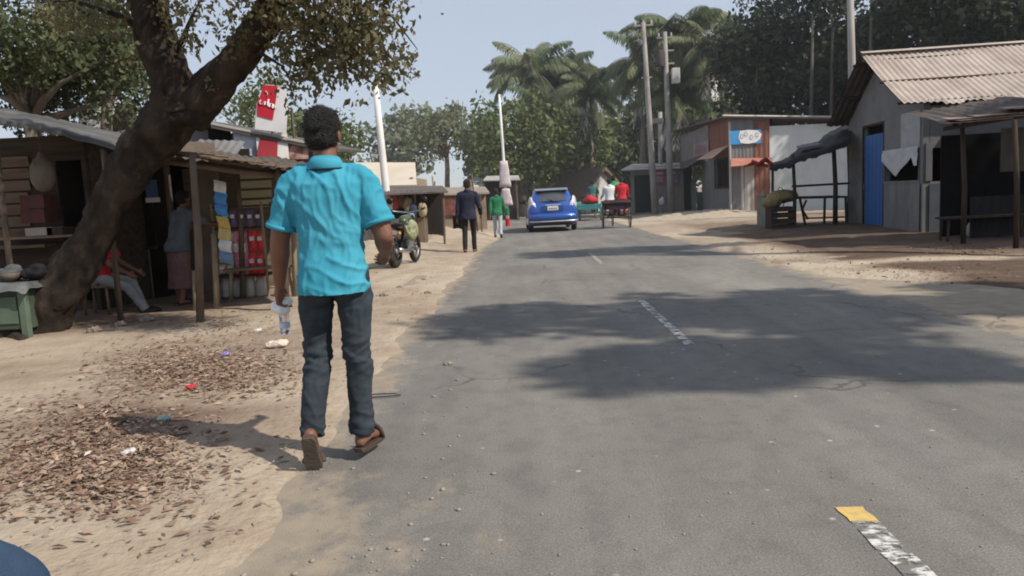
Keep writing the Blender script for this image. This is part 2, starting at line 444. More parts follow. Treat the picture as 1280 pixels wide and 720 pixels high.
def road_mat():
    m, nt, b = _nodes('worn_asphalt'); L = nt.links.new
    tc = N(nt, 'ShaderNodeTexCoord')
    def nz(scale, st, det=6, rough=.55):
        mp = N(nt, 'ShaderNodeMapping'); mp.inputs['Scale'].default_value = st; L(tc.outputs['Object'], mp.inputs['Vector'])
        n_ = N(nt, 'ShaderNodeTexNoise'); n_.inputs['Scale'].default_value = scale; n_.inputs['Detail'].default_value = det; n_.inputs['Roughness'].default_value = rough
        L(mp.outputs[0], n_.inputs['Vector']); return n_.outputs['Fac']
    def ramp(f, a, b_, ca, cb):
        r = N(nt, 'ShaderNodeValToRGB'); r.color_ramp.elements[0].position = a; r.color_ramp.elements[1].position = b_
        r.color_ramp.elements[0].color = c4(ca); r.color_ramp.elements[1].color = c4(cb); L(f, r.inputs['Fac']); return r.outputs['Color']
    def mix(f, a, b_, t='MIX'):
        x = N(nt, 'ShaderNodeMixRGB', blend_type=t)
        if hasattr(f, 'links'): L(f, x.inputs[0])
        else: x.inputs[0].default_value = f
        L(a, x.inputs[1]); L(b_, x.inputs[2]); return x.outputs[0]
    base = ramp(nz(1.2, (1, .35, 1), 8), .3, .72, (.172, .162, .148), (.228, .217, .200))
    streak = ramp(nz(2.2, (1.6, .07, 1), 6), .3, .75, (.86, .86, .87), (1.10, 1.09, 1.07))
    c = mix(1.0, base, streak, 'MULTIPLY')
    c = mix(1.0, c, ramp(nz(.55, (1, .6, 1), 7, .62), .36, .64, (.86, .86, .87), (1.12, 1.11, 1.09)), 'MULTIPLY')       # old repairs and stains
    c = mix(1.0, c, ramp(nz(6.5, (1, .8, 1), 8, .7), .40, .52, (.90, .90, .90), (1.02, 1.02, 1.02)), 'MULTIPLY')
    grit = ramp(nz(95, (1, 1, 1), 3, .7), .32, .7, (.72, .72, .72), (1.28, 1.27, 1.25))
    c = mix(1.0, c, grit, 'MULTIPLY')
    # dust drifted over both edges and in patches near the left edge
    sx = N(nt, 'ShaderNodeSeparateXYZ'); L(tc.outputs['Object'], sx.inputs[0])
    ab = N(nt, 'ShaderNodeMath', operation='SUBTRACT'); L(sx.outputs['X'], ab.inputs[0]); ab.inputs[1].default_value = 1.35
    ab2 = N(nt, 'ShaderNodeMath', operation='ABSOLUTE'); L(ab.outputs[0], ab2.inputs[0])
    mr = N(nt, 'ShaderNodeMapRange'); mr.inputs['From Min'].default_value = 2.0; mr.inputs['From Max'].default_value = 2.6; mr.inputs['To Max'].default_value = .50
    L(ab2.outputs[0], mr.inputs['Value'])
    dn = nz(3.6, (1, .7, 1), 10, .72)
    def m2(op, a_, b_):
        q_ = N(nt, 'ShaderNodeMath', operation=op)
        for i_, v_ in enumerate((a_, b_)):
            if hasattr(v_, 'links'): L(v_, q_.inputs[i_])
            else: q_.inputs[i_].default_value = v_
        return q_.outputs[0]
    px_ = m2('POWER', m2('ABSOLUTE', m2('DIVIDE', m2('ADD', sx.outputs['X'], .55), .62), 0), 2); py_ = m2('POWER', m2('ABSOLUTE', m2('DIVIDE', m2('SUBTRACT', sx.outputs['Y'], 2.7), 1.15), 0), 2)
    patch = m2('MULTIPLY', m2('MAXIMUM', m2('SUBTRACT', 1.0, m2('ADD', px_, py_)), 0.0), .27)
    su = N(nt, 'ShaderNodeMath', operation='ADD'); L(m2('ADD', mr.outputs[0], patch), su.inputs[0]); L(dn, su.inputs[1])
    dm = ramp(su.outputs[0], .74, .90, (0, 0, 0), (.9, .9, .9))
    dc = ramp(nz(7, (1, 1, 1), 6), .3, .7, (.36, .295, .22), (.26, .215, .165))
    c = mix(dm, c, dc)
    # pale chips of stone and trodden litter
    vo = N(nt, 'ShaderNodeTexVoronoi'); vo.inputs['Scale'].default_value = 4.6; vo.inputs['Randomness'].default_value = 1
    L(tc.outputs['Object'], vo.inputs['Vector'])
    ch = ramp(vo.outputs['Distance'], .04, .075, (1, 1, 1), (0, 0, 0))
    lt = N(nt, 'ShaderNodeRGB'); lt.outputs[0].default_value = (.42, .40, .37, 1)
    mo = ramp(nz(.9, (1, 1, 1), 2), .38, .5, (0, 0, 0), (.9, .9, .9))
    c = mix(mix(1.0, ch, mo, 'MULTIPLY'), c, lt.outputs[0])
    ck = N(nt, 'ShaderNodeTexVoronoi'); ck.feature = 'DISTANCE_TO_EDGE'; ck.inputs['Scale'].default_value = .8
    wv = N(nt, 'ShaderNodeMixRGB'); wv.inputs[0].default_value = .3; L(tc.outputs['Object'], wv.inputs[1])
    w2 = N(nt, 'ShaderNodeTexNoise'); w2.inputs['Scale'].default_value = 2.5; w2.inputs['Detail'].default_value = 6; L(tc.outputs['Object'], w2.inputs['Vector']); L(w2.outputs['Color'], wv.inputs[2])
    L(wv.outputs[0], ck.inputs['Vector'])
    cf = mix(1.0, ramp(ck.outputs['Distance'], .004, .010, (1, 1, 1), (0, 0, 0)), ramp(nz(.7, (1, 1, 1), 3), .50, .60, (0, 0, 0), (.6, .6, .6)), 'MULTIPLY')
    dk = N(nt, 'ShaderNodeRGB'); dk.outputs[0].default_value = (.06, .056, .05, 1)
    c = mix(cf, c, dk.outputs[0])
    L(c, b.inputs['Base Color']); b.inputs['Roughness'].default_value = .88; b.inputs['Specular IOR Level'].default_value = .25
    bp = N(nt, 'ShaderNodeBump'); bp.inputs['Strength'].default_value = .55; bp.inputs['Distance'].default_value = .012
    L(nz(120, (1, 1, 1), 4, .7), bp.inputs['Height']); L(bp.outputs[0], b.inputs['Normal'])
    return m
ry_ = np.array(spread(-8, 30, .5, 1.03, 80)); rx_ = np.linspace(-1.9, 6.4, 30)
X2, Y2, F2 = grid(rx_, ry_)
V2 = np.stack([X2 + bend(Y2), Y2, np.zeros_like(X2)], -1).reshape(-1, 3)
npmesh('road', V2, F2, road_mat(), kind='structure', smooth=True)

# worn centre dashes
white_paint = mat('worn_white_paint', (.60, .59, .56), (.165, .158, .147), scale=10, rough=.8, lo=.46, hi=.56, detail=10, stretch=(1, 2.2, 1))
yellow_paint = mat('worn_yellow_paint', (.62, .42, .12), (.40, .31, .17), scale=18, rough=.8, lo=.4, hi=.75)
def mark(y0, y1, x0, w_, m, name):
    b_ = MB(); n = 14 if y1 - y0 > .5 else 3; rr = random.Random(int(y0 * 10))
    L_ = [(x0 - w_ / 2 + rr.uniform(-.005, .005), y0 + (y1 - y0) * i / n + rr.uniform(-.01, .01), .004) for i in range(n + 1)]
    R_ = [(x0 + w_ / 2 + rr.uniform(-.005, .005), y0 + (y1 - y0) * i / n + rr.uniform(-.01, .01), .004) for i in range(n + 1)]
    b_.add(L_ + R_, [(i, n + 1 + i, n + 2 + i, i + 1) for i in range(n)])
    o = b_.build(name, m, kind='structure')
    return o
def worn(m):
    nt = m.node_tree; L = nt.links.new; tc = N(nt, 'ShaderNodeTexCoord'); n_ = N(nt, 'ShaderNodeTexNoise'); n_.inputs['Scale'].default_value = 13; n_.inputs['Detail'].default_value = 10; n_.inputs['Roughness'].default_value = .75
    mp = N(nt, 'ShaderNodeMapping'); mp.inputs['Scale'].default_value = (.8, 1.5, 1); L(tc.outputs['Object'], mp.inputs['Vector']); L(mp.outputs[0], n_.inputs['Vector'])
    r = N(nt, 'ShaderNodeValToRGB'); r.color_ramp.elements[0].position = .50; r.color_ramp.elements[1].position = .57; L(n_.outputs['Fac'], r.inputs['Fac'])
    t = N(nt, 'ShaderNodeBsdfTransparent'); mx = N(nt, 'ShaderNodeMixShader'); L(r.outputs['Color'], mx.inputs[0]); L(nt.nodes['Principled BSDF'].outputs[0], mx.inputs[1]); L(t.outputs[0], mx.inputs[2]); L(mx.outputs[0], nt.nodes['Material Output'].inputs['Surface'])
worn(white_paint)
mark(1.2, 2.72, 1.19, .10, white_paint, 'road_marking')
mark(2.722, 2.86, 1.19, .10, yellow_paint, 'road_marking_paint')
mark(6.1, 8.7, 1.27, .085, white_paint, 'road_marking')
mark(13.4, 16.0, 1.3, .08, mat('faded_white_paint', (.36, .35, .33), (.16, .155, .145), scale=14, lo=.4, hi=.6), 'road_marking')

# ------------------------------------------------------------------ litter of dry leaves on the verge
def region(n, px0, py0, px1, py1, e=1.0):
    out = []
    while len(out) < n:
        a, b_ = random.gauss(0, .42), random.gauss(0, .42)
        if abs(a) > 1 or abs(b_) > 1: continue
        q = gr((px0 + px1) / 2 + a * (px1 - px0) / 2, (py0 + py1) / 2 + b_ * (py1 - py0) / 2)
        out.append(q)
    return out
pts = region(4600, 100, 425, 400, 505) + region(4600, -60, 490, 290, 660) + region(500, 150, 380, 380, 440) + region(260, 0, 430, 460, 720)
pts += [gr(random.uniform(0, 440), random.uniform(400, 715)) for _ in range(260)]
pts += region(110, 470, 330, 600, 420)
pts = [p for p in pts if p.x < -1.12]
C = np.array([(p.x, p.y, ground_z(p.x, p.y) + random.uniform(.004, .022)) for p in pts])
Vl, Fl = leaf_quads(C, 0.040, droop=0, asp=.40, jitter=.5, flat=.16)
Vl[:, 2] = np.maximum(Vl[:, 2], np.repeat(C[:, 2], 4) - .004)
litter_m = leafmat('dry_leaf_litter', [(.14, .072, .047), (.25, .13, .082), (.18, .10, .065), (.31, .19, .125), (.28, .135, .10), (.34, .225, .155), (.20, .12, .08), (.42, .32, .24)], transl=.1, rough=.9)
o = npmesh('leaf_litter', Vl, Fl, litter_m, attr=rng.random(len(C)), kind='stuff')
tag(o, 'brown fallen leaves scattered over the sandy verge behind the man in turquoise', 'leaves')
# darker trash of leaves along the right verge
pts = region(500, 1010, 322, 1290, 362) + region(200, 880, 300, 1120, 340) + region(420, 1130, 300, 1290, 325)
pts = [p for p in pts if p.x > edge_r(np.array(p.y)) - .1]
C = np.array([(p.x, p.y, ground_z(p.x, p.y) + random.uniform(.004, .02)) for p in pts])
Vl, Fl = leaf_quads(C, .036, droop=0, asp=.5, jitter=.45, flat=.15)
o = npmesh('leaf_litter', Vl, Fl, litter_m, attr=rng.random(len(C)) * .35, kind='stuff')
tag(o, 'dark brown leaf trash along the right verge in front of the grey house', 'leaves')
# small stones and grit on the road and verge
b_ = MB()
for i in range(300):
    q = gr(random.uniform(380, 1280), random.uniform(420, 720)) if i < 110 else gr(random.uniform(0, 620), random.uniform(330, 720))
    s_ = random.uniform(.003, .007) if i < 110 else random.uniform(.004, .013)
    z_ = max(ground_z(q.x, q.y), 0) if q.x > -1.1 else ground_z(q.x, q.y)
    b_.ell((q.x, q.y, z_ + s_ * .3), s_ * random.uniform(.8, 1.5), s_ * random.uniform(.8, 1.4), s_ * .6, 6, 4)
o = b_.build('grit', mat('pale_grit', (.30, .26, .21), (.20, .17, .14), scale=30), kind='stuff', smooth=True)
tag(o, 'small pale stones and grit strewn over the road and verge', 'grit')

# ------------------------------------------------------------------ thin dry season haze over the far part of the street
hm = bpy.data.materials.new('thin_haze'); hm.use_nodes = True; hn = hm.node_tree; hn.nodes.remove(hn.nodes['Principled BSDF'])
vs_ = hn.nodes.new('ShaderNodeVolumeScatter'); vs_.inputs['Color'].default_value = (.93, .96, 1, 1); vs_.inputs['Density'].default_value = .0015; vs_.inputs['Anisotropy'].default_value = .2
hn.links.new(vs_.outputs[0], hn.nodes['Material Output'].inputs['Volume'])
MB().box((-10, 120, 14), (260, 216, 32)).build('haze', hm, kind='structure')
# ------------------------------------------------------------------ people
skin_dark = mat('brown_skin', (.15, .068, .042), (.19, .09, .056), scale=9, rough=.55, bump=.08, bscale=160, spec=.4)
skin_sole = mat('pale_skin_of_foot', (.34, .19, .13), (.26, .14, .095), scale=12, rough=.7)
hair_m = mat('black_hair', (.006, .005, .005), (.016, .013, .011), scale=60, rough=.5, bump=.8, bscale=130, spec=.4)
eye_m = mat('eye_white', (.6, .58, .55), (.7, .68, .65), rough=.3)
def folds(amp, sx, sy, sz, seed, hem=None):
    def f(co, n):
        p = Vector((co.x * sx + seed, co.y * sy, co.z * sz))
        wv = Vector((noise.noise(p * .6 + Vector((9, 2, 4))), 0, noise.noise(p * .6 + Vector((1, 7, 3))))) * .9
        a = 1 - abs(noise.noise(p + wv)) * 2.2
        b = 1 - abs(noise.noise(p * 2.1 + wv * 1.5 + Vector((4, 4, 4)))) * 2.2
        return amp * (a * .75 + b * .35 - .35)
    return f

def ridge(p): return max(0, 1 - abs(noise.noise(p)) * 3.2)
def shirt_folds(k):
    def f(co, n):
        x, y, z = co
        side = max(0, (x + .02) / .17)
        # creases run down and inwards from the shoulders, and pull sideways low on the right
        u = x * .85 + (z - 1.1) * .42
        v = x * .5 - (z - 1.1) * .9
        wv = Vector((noise.noise(co * 4), noise.noise(co * 4 + Vector((5, 5, 5))), 0)) * .55
        a = ridge(Vector((u * 11, y * 3, v * 3.0)) + wv)
        u2 = x * .42 + z * .9
        b = ridge(Vector((u2 * 13 + 4, y * 3, (x - z * .4) * 3.2)) + wv * 1.3)
        c = ridge(Vector((x * 22, y * 8, z * 9 + 3)) + wv * 2)
        low = min(1, max(0, (1.28 - z) / .3)); up = min(1, max(0, (z - .98) / .2))
        return k * (.0105 * a ** 1.8 * up + .013 * b ** 1.7 * low * (.45 + .55 * min(side, 1)) + .007 * c - .009)
    return f
def jean_folds(k, J):
    kz = (J['knL'].z + J['knR'].z) / 2; az = J['anR'].z; cz = J['pelvis'].z - .1
    def f(co, n):
        z = co.z
        m = .25 + math.exp(-((z - kz - .02) / .10) ** 2) + .9 * math.exp(-((z - az - .03) / .09) ** 2) + .6 * math.exp(-((z - cz) / .08) ** 2)
        wv = Vector((noise.noise(co * 6), noise.noise(co * 6 + Vector((5, 5, 5))), 0)) * .5
        a = ridge(Vector((co.x * 4, co.y * 4, z * 15 + co.x * 6)) + wv)
        b = ridge(Vector((co.x * 7, co.y * 7 + 3, z * 24 - co.x * 11)) + wv)
        c = ridge(Vector((co.x * 12, co.y * 12 + 3, z * 2.5)) + wv)
        return k * (m * (.010 * a + .006 * b) + .006 * c - .004)
    return f

def fk(k, hipz, pose):
    """joint positions; the figure faces +Y, its left is -X"""
    J = {}
    lean = pose.get('lean', 0.03); tw = pose.get('twist', 0)
    pel = Vector((0, 0, hipz)); J['pelvis'] = pel
    sp = Vector((pose.get('side', 0), math.sin(lean), math.cos(lean))).normalized()
    J['waist'] = pel + sp * .14 * k; J['chest'] = pel + sp * .37 * k; J['neck'] = pel + sp * .555 * k
    J['head'] = J['neck'] + Vector((pose.get('head_x', 0), .02 + pose.get('head_y', 0), .138)) * k
    sv = Vector((math.cos(tw), -math.sin(tw), 0))
    for s, n in ((-1, 'L'), (1, 'R')):
        fx, ab, el, yaw = pose['arm' + n]
        sh = pel + sp * .475 * k + sv * s * pose.get('shw', .18) * k
        d = Vector((s * math.sin(ab), math.sin(fx) * math.cos(ab), -math.cos(fx) * math.cos(ab)))
        e = sh + d * .30 * k
        a2 = fx + el
        d2 = Vector((s * math.sin(ab) * .5 + math.sin(yaw), math.sin(a2), -math.cos(a2))).normalized()
        w_ = e + d2 * .255 * k
        J['sh' + n], J['el' + n], J['wr' + n], J['ha' + n] = sh, e, w_, d2
        hp, kn, fp, fy, sx = pose['leg' + n]
        h = pel + Vector((s * .092 * k, 0, -.01 * k))
        d = Vector((s * sx, math.sin(hp), -math.cos(hp))).normalized()
        kk = h + d * .405 * k
        a2 = hp - kn
        d2 = Vector((s * sx * .6, math.sin(a2), -math.cos(a2))).normalized()
        an = kk + d2 * .385 * k
        fd = Vector((s * math.sin(fy) * math.cos(fp), math.cos(fy) * math.cos(fp), math.sin(fp)))
        J['hip' + n], J['kn' + n], J['an' + n], J['ft' + n] = h, kk, an, fd
    return J
def foot_low(J, n, k):
    up = Vector((0, 0, 1)); fd = J['ft' + n]; side = fd.cross(up)
    if side.length < .01: side = Vector((1, 0, 0))
    dn = fd.cross(side.normalized()); dn = dn if dn.z < 0 or abs(dn.z) < .2 and dn.y > 0 else -dn
    return dn.normalized()
def hand(mb, w_, d, s, k, curl=.5):
    """palm, four unequal bent fingers and a thumb; d points down the forearm"""
    d = d.normalized(); fwd = Vector((0, 1, 0)); fwd = (fwd - d * fwd.dot(d))
    if fwd.length < .2: fwd = Vector((0, 0, 1)) - d * d.z
    fwd.normalize(); inn = d.cross(fwd) * (1 if s > 0 else -1)      # palm normal towards the body
    if inn.x * s > 0: inn = -inn
    mb.tube([w_ - d * .01 * k, w_ + d * .03 * k, w_ + d * .085 * k], [.027 * k, .037 * k, .038 * k], 10, flat=.5, up=inn, round_cap=True)
    mb.tube([w_ + d * .02 * k, w_ + d * .06 * k], [.026 * k, .03 * k], 8, round_cap=True)
    for i, (o, L_) in enumerate(((.030, .068), (.011, .076), (-.009, .070), (-.028, .054))):
        p = w_ + d * .085 * k + fwd * o * k; pts = [p]; a = .15
        for j, q in enumerate((.45, .32, .25)):
            a += curl * (.55 + .1 * i)
            p = p + (d * math.cos(a) + inn * math.sin(a)) * L_ * q * k; pts.append(p)
        mb.tube(pts, [.0095 * k, .009 * k, .008 * k, .007 * k], 7, round_cap=True)
    p = w_ + d * .025 * k + fwd * .03 * k
    mb.tube([p, p + (d * .6 + fwd * .8).normalized() * .035 * k, p + (d * .9 + fwd * .55 + inn * .3).normalized() * .066 * k], [.013 * k, .0105 * k, .008 * k], 7, round_cap=True)

def human(name, label, loc, rz, H, pose, top, bottom, shoes, hi=False, sleeve='short', bottoms='trousers', group=None, seated=False,
          hipz=None, skin=None, hair=True, girth=1.0, base_z=0.0, hairlen=0.0, loose=1.0, sole_m=None, curl=.5, torso_part='shirt', legs_part='trousers', shoe_part='shoe'):
    k = H / 1.75
    vx = .006 if hi else .013
    root = thing(name, label, 'person', loc, rz, group)
    J = fk(k, 0, pose)
    if hipz is None:                                  # lowest foot on the ground
        lo = min(min(J['an' + n].z - .075 * k, J['an' + n].z + J['ft' + n].z * .19 * k - .02 * k) for n in 'LR')
        hipz = base_z - lo
    J = fk(k, hipz, pose)
    skin = skin or skin_dark; aw = pose.get('armw', 1.0)
    # ---- the body, one surface
    b = MB(); hc = J['head']; yawh = pose.get('head_yaw', 0); HR = Matrix.Rotation(yawh, 3, 'Z')
    def hp(x, y, z): return hc + HR @ Vector((x, y, z)) * k
    b.ell(hp(0, -.005, .025), .076 * k, .096 * k, .095 * k, 18, 12, HR)
    b.ell(hp(0, .022, -.045), .058 * k, .070 * k, .075 * k, 14, 10, HR)
    b.ell(hp(0, .098, -.02), .013 * k, .018 * k, .026 * k, 8, 6, HR)
    b.ell(hp(0, .086, -.068), .026 * k, .012 * k, .008 * k, 8, 6, HR); b.ell(hp(0, .084, -.083), .022 * k, .012 * k, .008 * k, 8, 6, HR)
    b.ell(hp(0, .075, -.107), .022 * k, .018 * k, .016 * k, 8, 6, HR)
    b.ell(hp(0, .088, .018), .05 * k, .012 * k, .010 * k, 8, 6, HR)
    for s in (-1, 1):
        b.ell(hp(s * .079, -.003, -.012), .011 * k, .022 * k, .034 * k, 8, 8, HR @ Matrix.Rotation(s * .35, 3, 'Z'))
    b.tube([J['neck'] - Vector((0, .01, .07)) * k, J['neck'] + Vector((0, 0, .03)) * k, hp(0, -.012, -.05)], [.075 * k, .057 * k, .056 * k], 14)
    b.tube([J['pelvis'], J['waist'], J['chest'], J['neck'] - Vector((0, 0, .02)) * k], [.13 * k * girth, .125 * k * girth, .14 * k * girth, .06 * k], 16, flat=.68, up=(0, 1, 0))
    for s, n in ((-1, 'L'), (1, 'R')):
        b.tube([J['chest'] + Vector((s * .06 * k, 0, .1 * k)), J['sh' + n] + Vector((0, 0, -.012 * k))], [.06 * k, .045 * k], 10, round_cap=True)
        m_ = (J['sh' + n] + J['el' + n]) / 2; m2 = J['el' + n].lerp(J['wr' + n], .3)
        b.tube([J['sh' + n] + Vector((0, 0, -.012 * k)), m_, J['el' + n]], [.048 * k * girth * aw, .05 * k * girth * aw, .042 * k * girth * aw], 12, round_cap=True)
        b.tube([J['el' + n], m2, J['wr' + n]], [.042 * k * girth * aw, .044 * k * girth * aw, .028 * k], 12, round_cap=True)
        hand(b, J['wr' + n], J['ha' + n], s, k, curl)
        b.tube([J['hip' + n], J['kn' + n]], [.078 * k, .055 * k], 12, round_cap=True)
        b.tube([J['kn' + n], J['kn' + n].lerp(J['an' + n], .35), J['an' + n]], [.054 * k, .055 * k, .038 * k], 12, round_cap=True)
        fd = J['ft' + n]; an = J['an' + n]; dn = foot_low(J, n, k)
        heel = an + dn * .045 * k - fd * .03 * k; ball = an + dn * .055 * k + fd * .13 * k; toe = an + dn * .058 * k + fd * .185 * k
        b.tube([an, heel], [.036 * k, .032 * k], 10, round_cap=True)
        b.tube([heel, (heel + ball) / 2 - dn * .012 * k, ball, toe], [.032 * k, .034 * k, .033 * k, .022 * k], 10, flat=.75, up=dn, round_cap=True)
    body = remesh(b, 'body', skin, root, .0055 if hi else .012, 2)
    for s in (-1, 1):
        e_ = MB().ell(hp(s * .031, .083, .0), .012 * k, .008 * k, .008 * k, 8, 6); e_.build('eye', eye_m, root, smooth=True)
    # ---- hair
    if hair:
        b = MB()
        b.ell(hp(0, -.018, .038), .086 * k, .100 * k, .098 * k, 18, 14, HR)
        b.ell(hp(0, -.035, -.012 - hairlen), .079 * k, .078 * k, (.075 + hairlen) * k, 16, 12, HR)
        b.ell(hp(0, .045, .092), .062 * k, .05 * k, .035 * k, 12, 8, HR)
        o = remesh(b, 'hair', hair_m, root, .006 if hi else .012, 2,
               disp=lambda c, n: (.006 * noise.noise(c * 28) + .003 * noise.noise(c * 110)) * k)
        if hi:                                        # short loose hairs that break up the outline
            VV, AA = [], []
            hv = o.data.vertices
            for _ in range(5200):
                q = hv[random.randrange(len(hv))]; d = (q.normal + Vector((random.gauss(0, .35), random.gauss(0, .35), random.gauss(0, .35) + .1))).normalized(); L_ = random.uniform(.006, .015) * k
                sdv = d.cross(Vector((random.gauss(0, 1), random.gauss(0, 1), random.gauss(0, 1)))).normalized() * .0008; p = q.co - q.normal * .002
                VV += [p - sdv, p + sdv, p + d * L_ + sdv * .3, p + d * L_ - sdv * .3]
            npmesh('loose_hair', np.array([tuple(v) for v in VV]), np.arange(len(VV)).reshape(-1, 4), hair_m, o)
    # ---- top
    lo_ = Vector((0, 0, (-.082 if hi else -.10) * k)) if not pose.get('tuck') else Vector((0, 0, .03 * k))
    g = girth * loose
    b = MB(); sp = (J['chest'] - J['pelvis']).normalized()
    fw = Vector((0, .012 * k, 0))
    rings = []
    for c, rx, ry in ((J['pelvis'] + lo_, .182 * g, .166 * g), (J['pelvis'] + sp * .0 * k, .177 * g, .156 * g), (J['waist'] + sp * .0 * k, .160 * g, .120 * g),
                      (J['waist'].lerp(J['chest'], .6), .168 * g, .118 * g), (J['chest'] + sp * .02 * k, .186 * g, .126 * g), (J['chest'] + sp * .085 * k, .192 * g, .118 * g),
                      (J['chest'] + sp * .115 * k, .168 * g, .100 * g), (J['chest'] + sp * .145 * k, .11, .085), (J['neck'] - sp * .008 * k, .066, .062), (J['neck'] + sp * .012 * k, .058, .056)):
        tw = pose.get('twist', 0)
        ring = []
        for i in range(22):
            a = 2 * PI * i / 22; ca, sa = math.cos(a), math.sin(a)
            ex = .82
            q = Vector((math.copysign(abs(ca) ** ex, ca) * rx * k, math.copysign(abs(sa) ** ex, sa) * ry * k, 0))
            ring.append(c + Matrix.Rotation(-tw, 3, 'Z') @ q)
        rings.append(ring)
    b.rings(rings)
    for s, n in ((-1, 'L'), (1, 'R')):
        sh, e, w_ = J['sh' + n], J['el' + n], J['wr' + n]; d = (e - sh).normalized()
        if sleeve == 'short':
            b.tube([J['neck'] + Vector((s * .045, -.005, -.035)) * k, J['neck'].lerp(sh, .62) + Vector((0, 0, -.002)) * k, sh + Vector((-s * .006, 0, -.006)) * k, sh + d * .06 * k, sh + d * .13 * k, sh + d * .235 * k], [.040 * k, .052 * k * g, .064 * k * g, .071 * k * g, .074 * k * g, .079 * k * g], 16)
        else:
            b.tube([J['neck'] + Vector((s * .045, -.005, -.035)) * k, J['neck'].lerp(sh, .62), sh, sh + d * .07 * k, sh.lerp(e, .5), e], [.040 * k, .050 * k * g, .060 * k * g, .066 * k * g, .060 * k * g, .054 * k * g], 14)
            d2 = (w_ - e).normalized()
            b.tube([e, e.lerp(w_, .5), w_ - d2 * .01 * k], [.054 * k * g, .05 * k * g, .042 * k], 14)
    shirt = remesh(b, torso_part, top, root, .0075 if hi else .014, 3, disp=shirt_folds(k) if hi else folds(.010, 5, 5, 3.4, 3.0))
    # collar
    cl = MB()
    c0 = J['neck'] + Vector((0, -.006, -.012)) * k
    n_ = 20; rr = []
    for h_, r_ in ((-.014, .072), (.03, .066), (.036, .069), (.012, .080), (-.016, .088), (-.02, .082)):
        rr.append([c0 + Vector((math.cos(2 * PI * i / n_) * r_ * 1.03, math.sin(2 * PI * i / n_) * r_, h_ * (1 - .25 * math.sin(2 * PI * i / n_)))) * k for i in range(n_)])
    cl.rings(rr, cap=False).build('collar', pose.get('collar_m', top), root, smooth=True)
    if hi:
        tr = MB(); pts = [c0 + Vector((math.cos(a) * .0885 * 1.03, math.sin(a) * .0885, -.017 * (1 - .25 * math.sin(a)))) * k for a in [PI + PI * i / 14 for i in range(15)]]
        tr.tube(pts, .0045 * k, 6).build('collar_trim', mat('navy_trim', (.01, .015, .03)), root, smooth=True)
        for s, n in ((-1, 'L'), (1, 'R')):
            sh, e = J['sh' + n], J['el' + n]; d = (e - sh).normalized()
            MB().tube([sh + d * .218 * k, sh + d * .239 * k], [.0800 * k * g, .0815 * k * g], 24).build('cuff', top, root, smooth=True)
    # ---- bottoms
    b = MB()
    if bottoms == 'trousers':
        b.tube([J['pelvis'] + Vector((0, 0, .06 * k)), J['pelvis'], J['pelvis'] - Vector((0, 0, .075 * k))], [.138 * k * girth, .148 * k * girth, .135 * k * girth], 18, flat=.74, up=(0, 1, 0))
        for s, n in ((-1, 'L'), (1, 'R')):
            h, kn, an = J['hip' + n], J['kn' + n], J['an' + n]; t = (an - kn).normalized()
            wd = pose.get('legw', 1.0)
            b.tube([h + Vector((0, 0, .02)) * k, h.lerp(kn, .35), h.lerp(kn, .75), kn], [.085 * k * girth, .088 * k * girth * wd, .072 * k * wd, .067 * k * wd], 16, round_cap=True)
            b.tube([kn, kn.lerp(an, .3), kn.lerp(an, .7), an + t * .012 * k], [.067 * k * wd, .066 * k * wd, .060 * k * wd, .059 * k * wd], 16)
            b.ell(J['pelvis'] + Vector((s * .068, -.05, -.05)) * k, .075 * k, .072 * k, .085 * k)
        remesh(b, legs_part, bottom, root, .0075 if hi else .013, 2, disp=jean_folds(k, J) if hi else folds(.008, 4, 4, 7, 8.0))
    else:                                            # a wrapped cloth to the shins
        kn = (J['knL'] + J['knR']) / 2; an = (J['anL'] + J['anR']) / 2
        b.tube([J['pelvis'] + Vector((0, 0, .1 * k)), J['pelvis'] - Vector((0, 0, .05 * k)), kn, kn.lerp(an, .62)], [.14 * k, .165 * k, .175 * k, .185 * k], 20, flat=.8, up=(0, 1, 0))
        remesh(b, legs_part, bottom, root, .013, 3, disp=folds(.014, 9, 9, 1.2, 5))
    # ---- shoes
    for s, n in ((-1, 'L'), (1, 'R')):
        fd = J['ft' + n]; an = J['an' + n]; dn = foot_low(J, n, k); sd_ = fd.cross(dn).normalized()
        o0 = an + dn * .074 * k - fd * .065 * k
        pts = [(0, .024), (.03, .036), (.10, .037), (.18, .044), (.235, .038), (.262, .018)]
        if shoes[0] == 'sandal':
            b = MB(); top_, bot_ = [], []
            out = [(x, w_) for x, w_ in pts] + [(x, -w_) for x, w_ in reversed(pts)]
            top_ = [o0 + fd * x * k + sd_ * w_ * k for x, w_ in out]; bot_ = [q + dn * .02 * k for q in top_]
            b.rings([top_, bot_])
            o = b.build('sandal', shoes[1], root, bevel=.003)
            if sole_m: 
                MB().rings([[q + dn * .0205 * k + (o0 + fd * .13 * k - q) * .02 for q in top_], [q + dn * .024 * k + (o0 + fd * .13 * k - q) * .06 for q in top_]]).build('sole', sole_m, o)
            st = MB()
            p0 = o0 + fd * .19 * k
            arc = [p0 + sd_ * math.cos(a) * .045 * k - dn * math.sin(a) * .062 * k for a in [PI * i / 8 for i in range(9)]]
            st.tube(arc, .016 * k, 6, flat=.35, up=fd); st.build('strap', shoes[1], o, smooth=True)
        else:
            b = MB()
            b.tube([o0 + fd * .02 * k - dn * .035 * k, o0 + fd * .10 * k - dn * .034 * k, o0 + fd * .19 * k - dn * .026 * k, o0 + fd * .25 * k - dn * .02 * k],
                   [.038 * k, .043 * k, .044 * k, .03 * k], 12, flat=.85, up=dn, round_cap=True)
            b.tube([an - dn * .0 * k, an + dn * .04 * k], [.045 * k, .045 * k], 10)
            remesh(b, shoe_part, shoes[1], root, .01, 2)
    return root, J, k

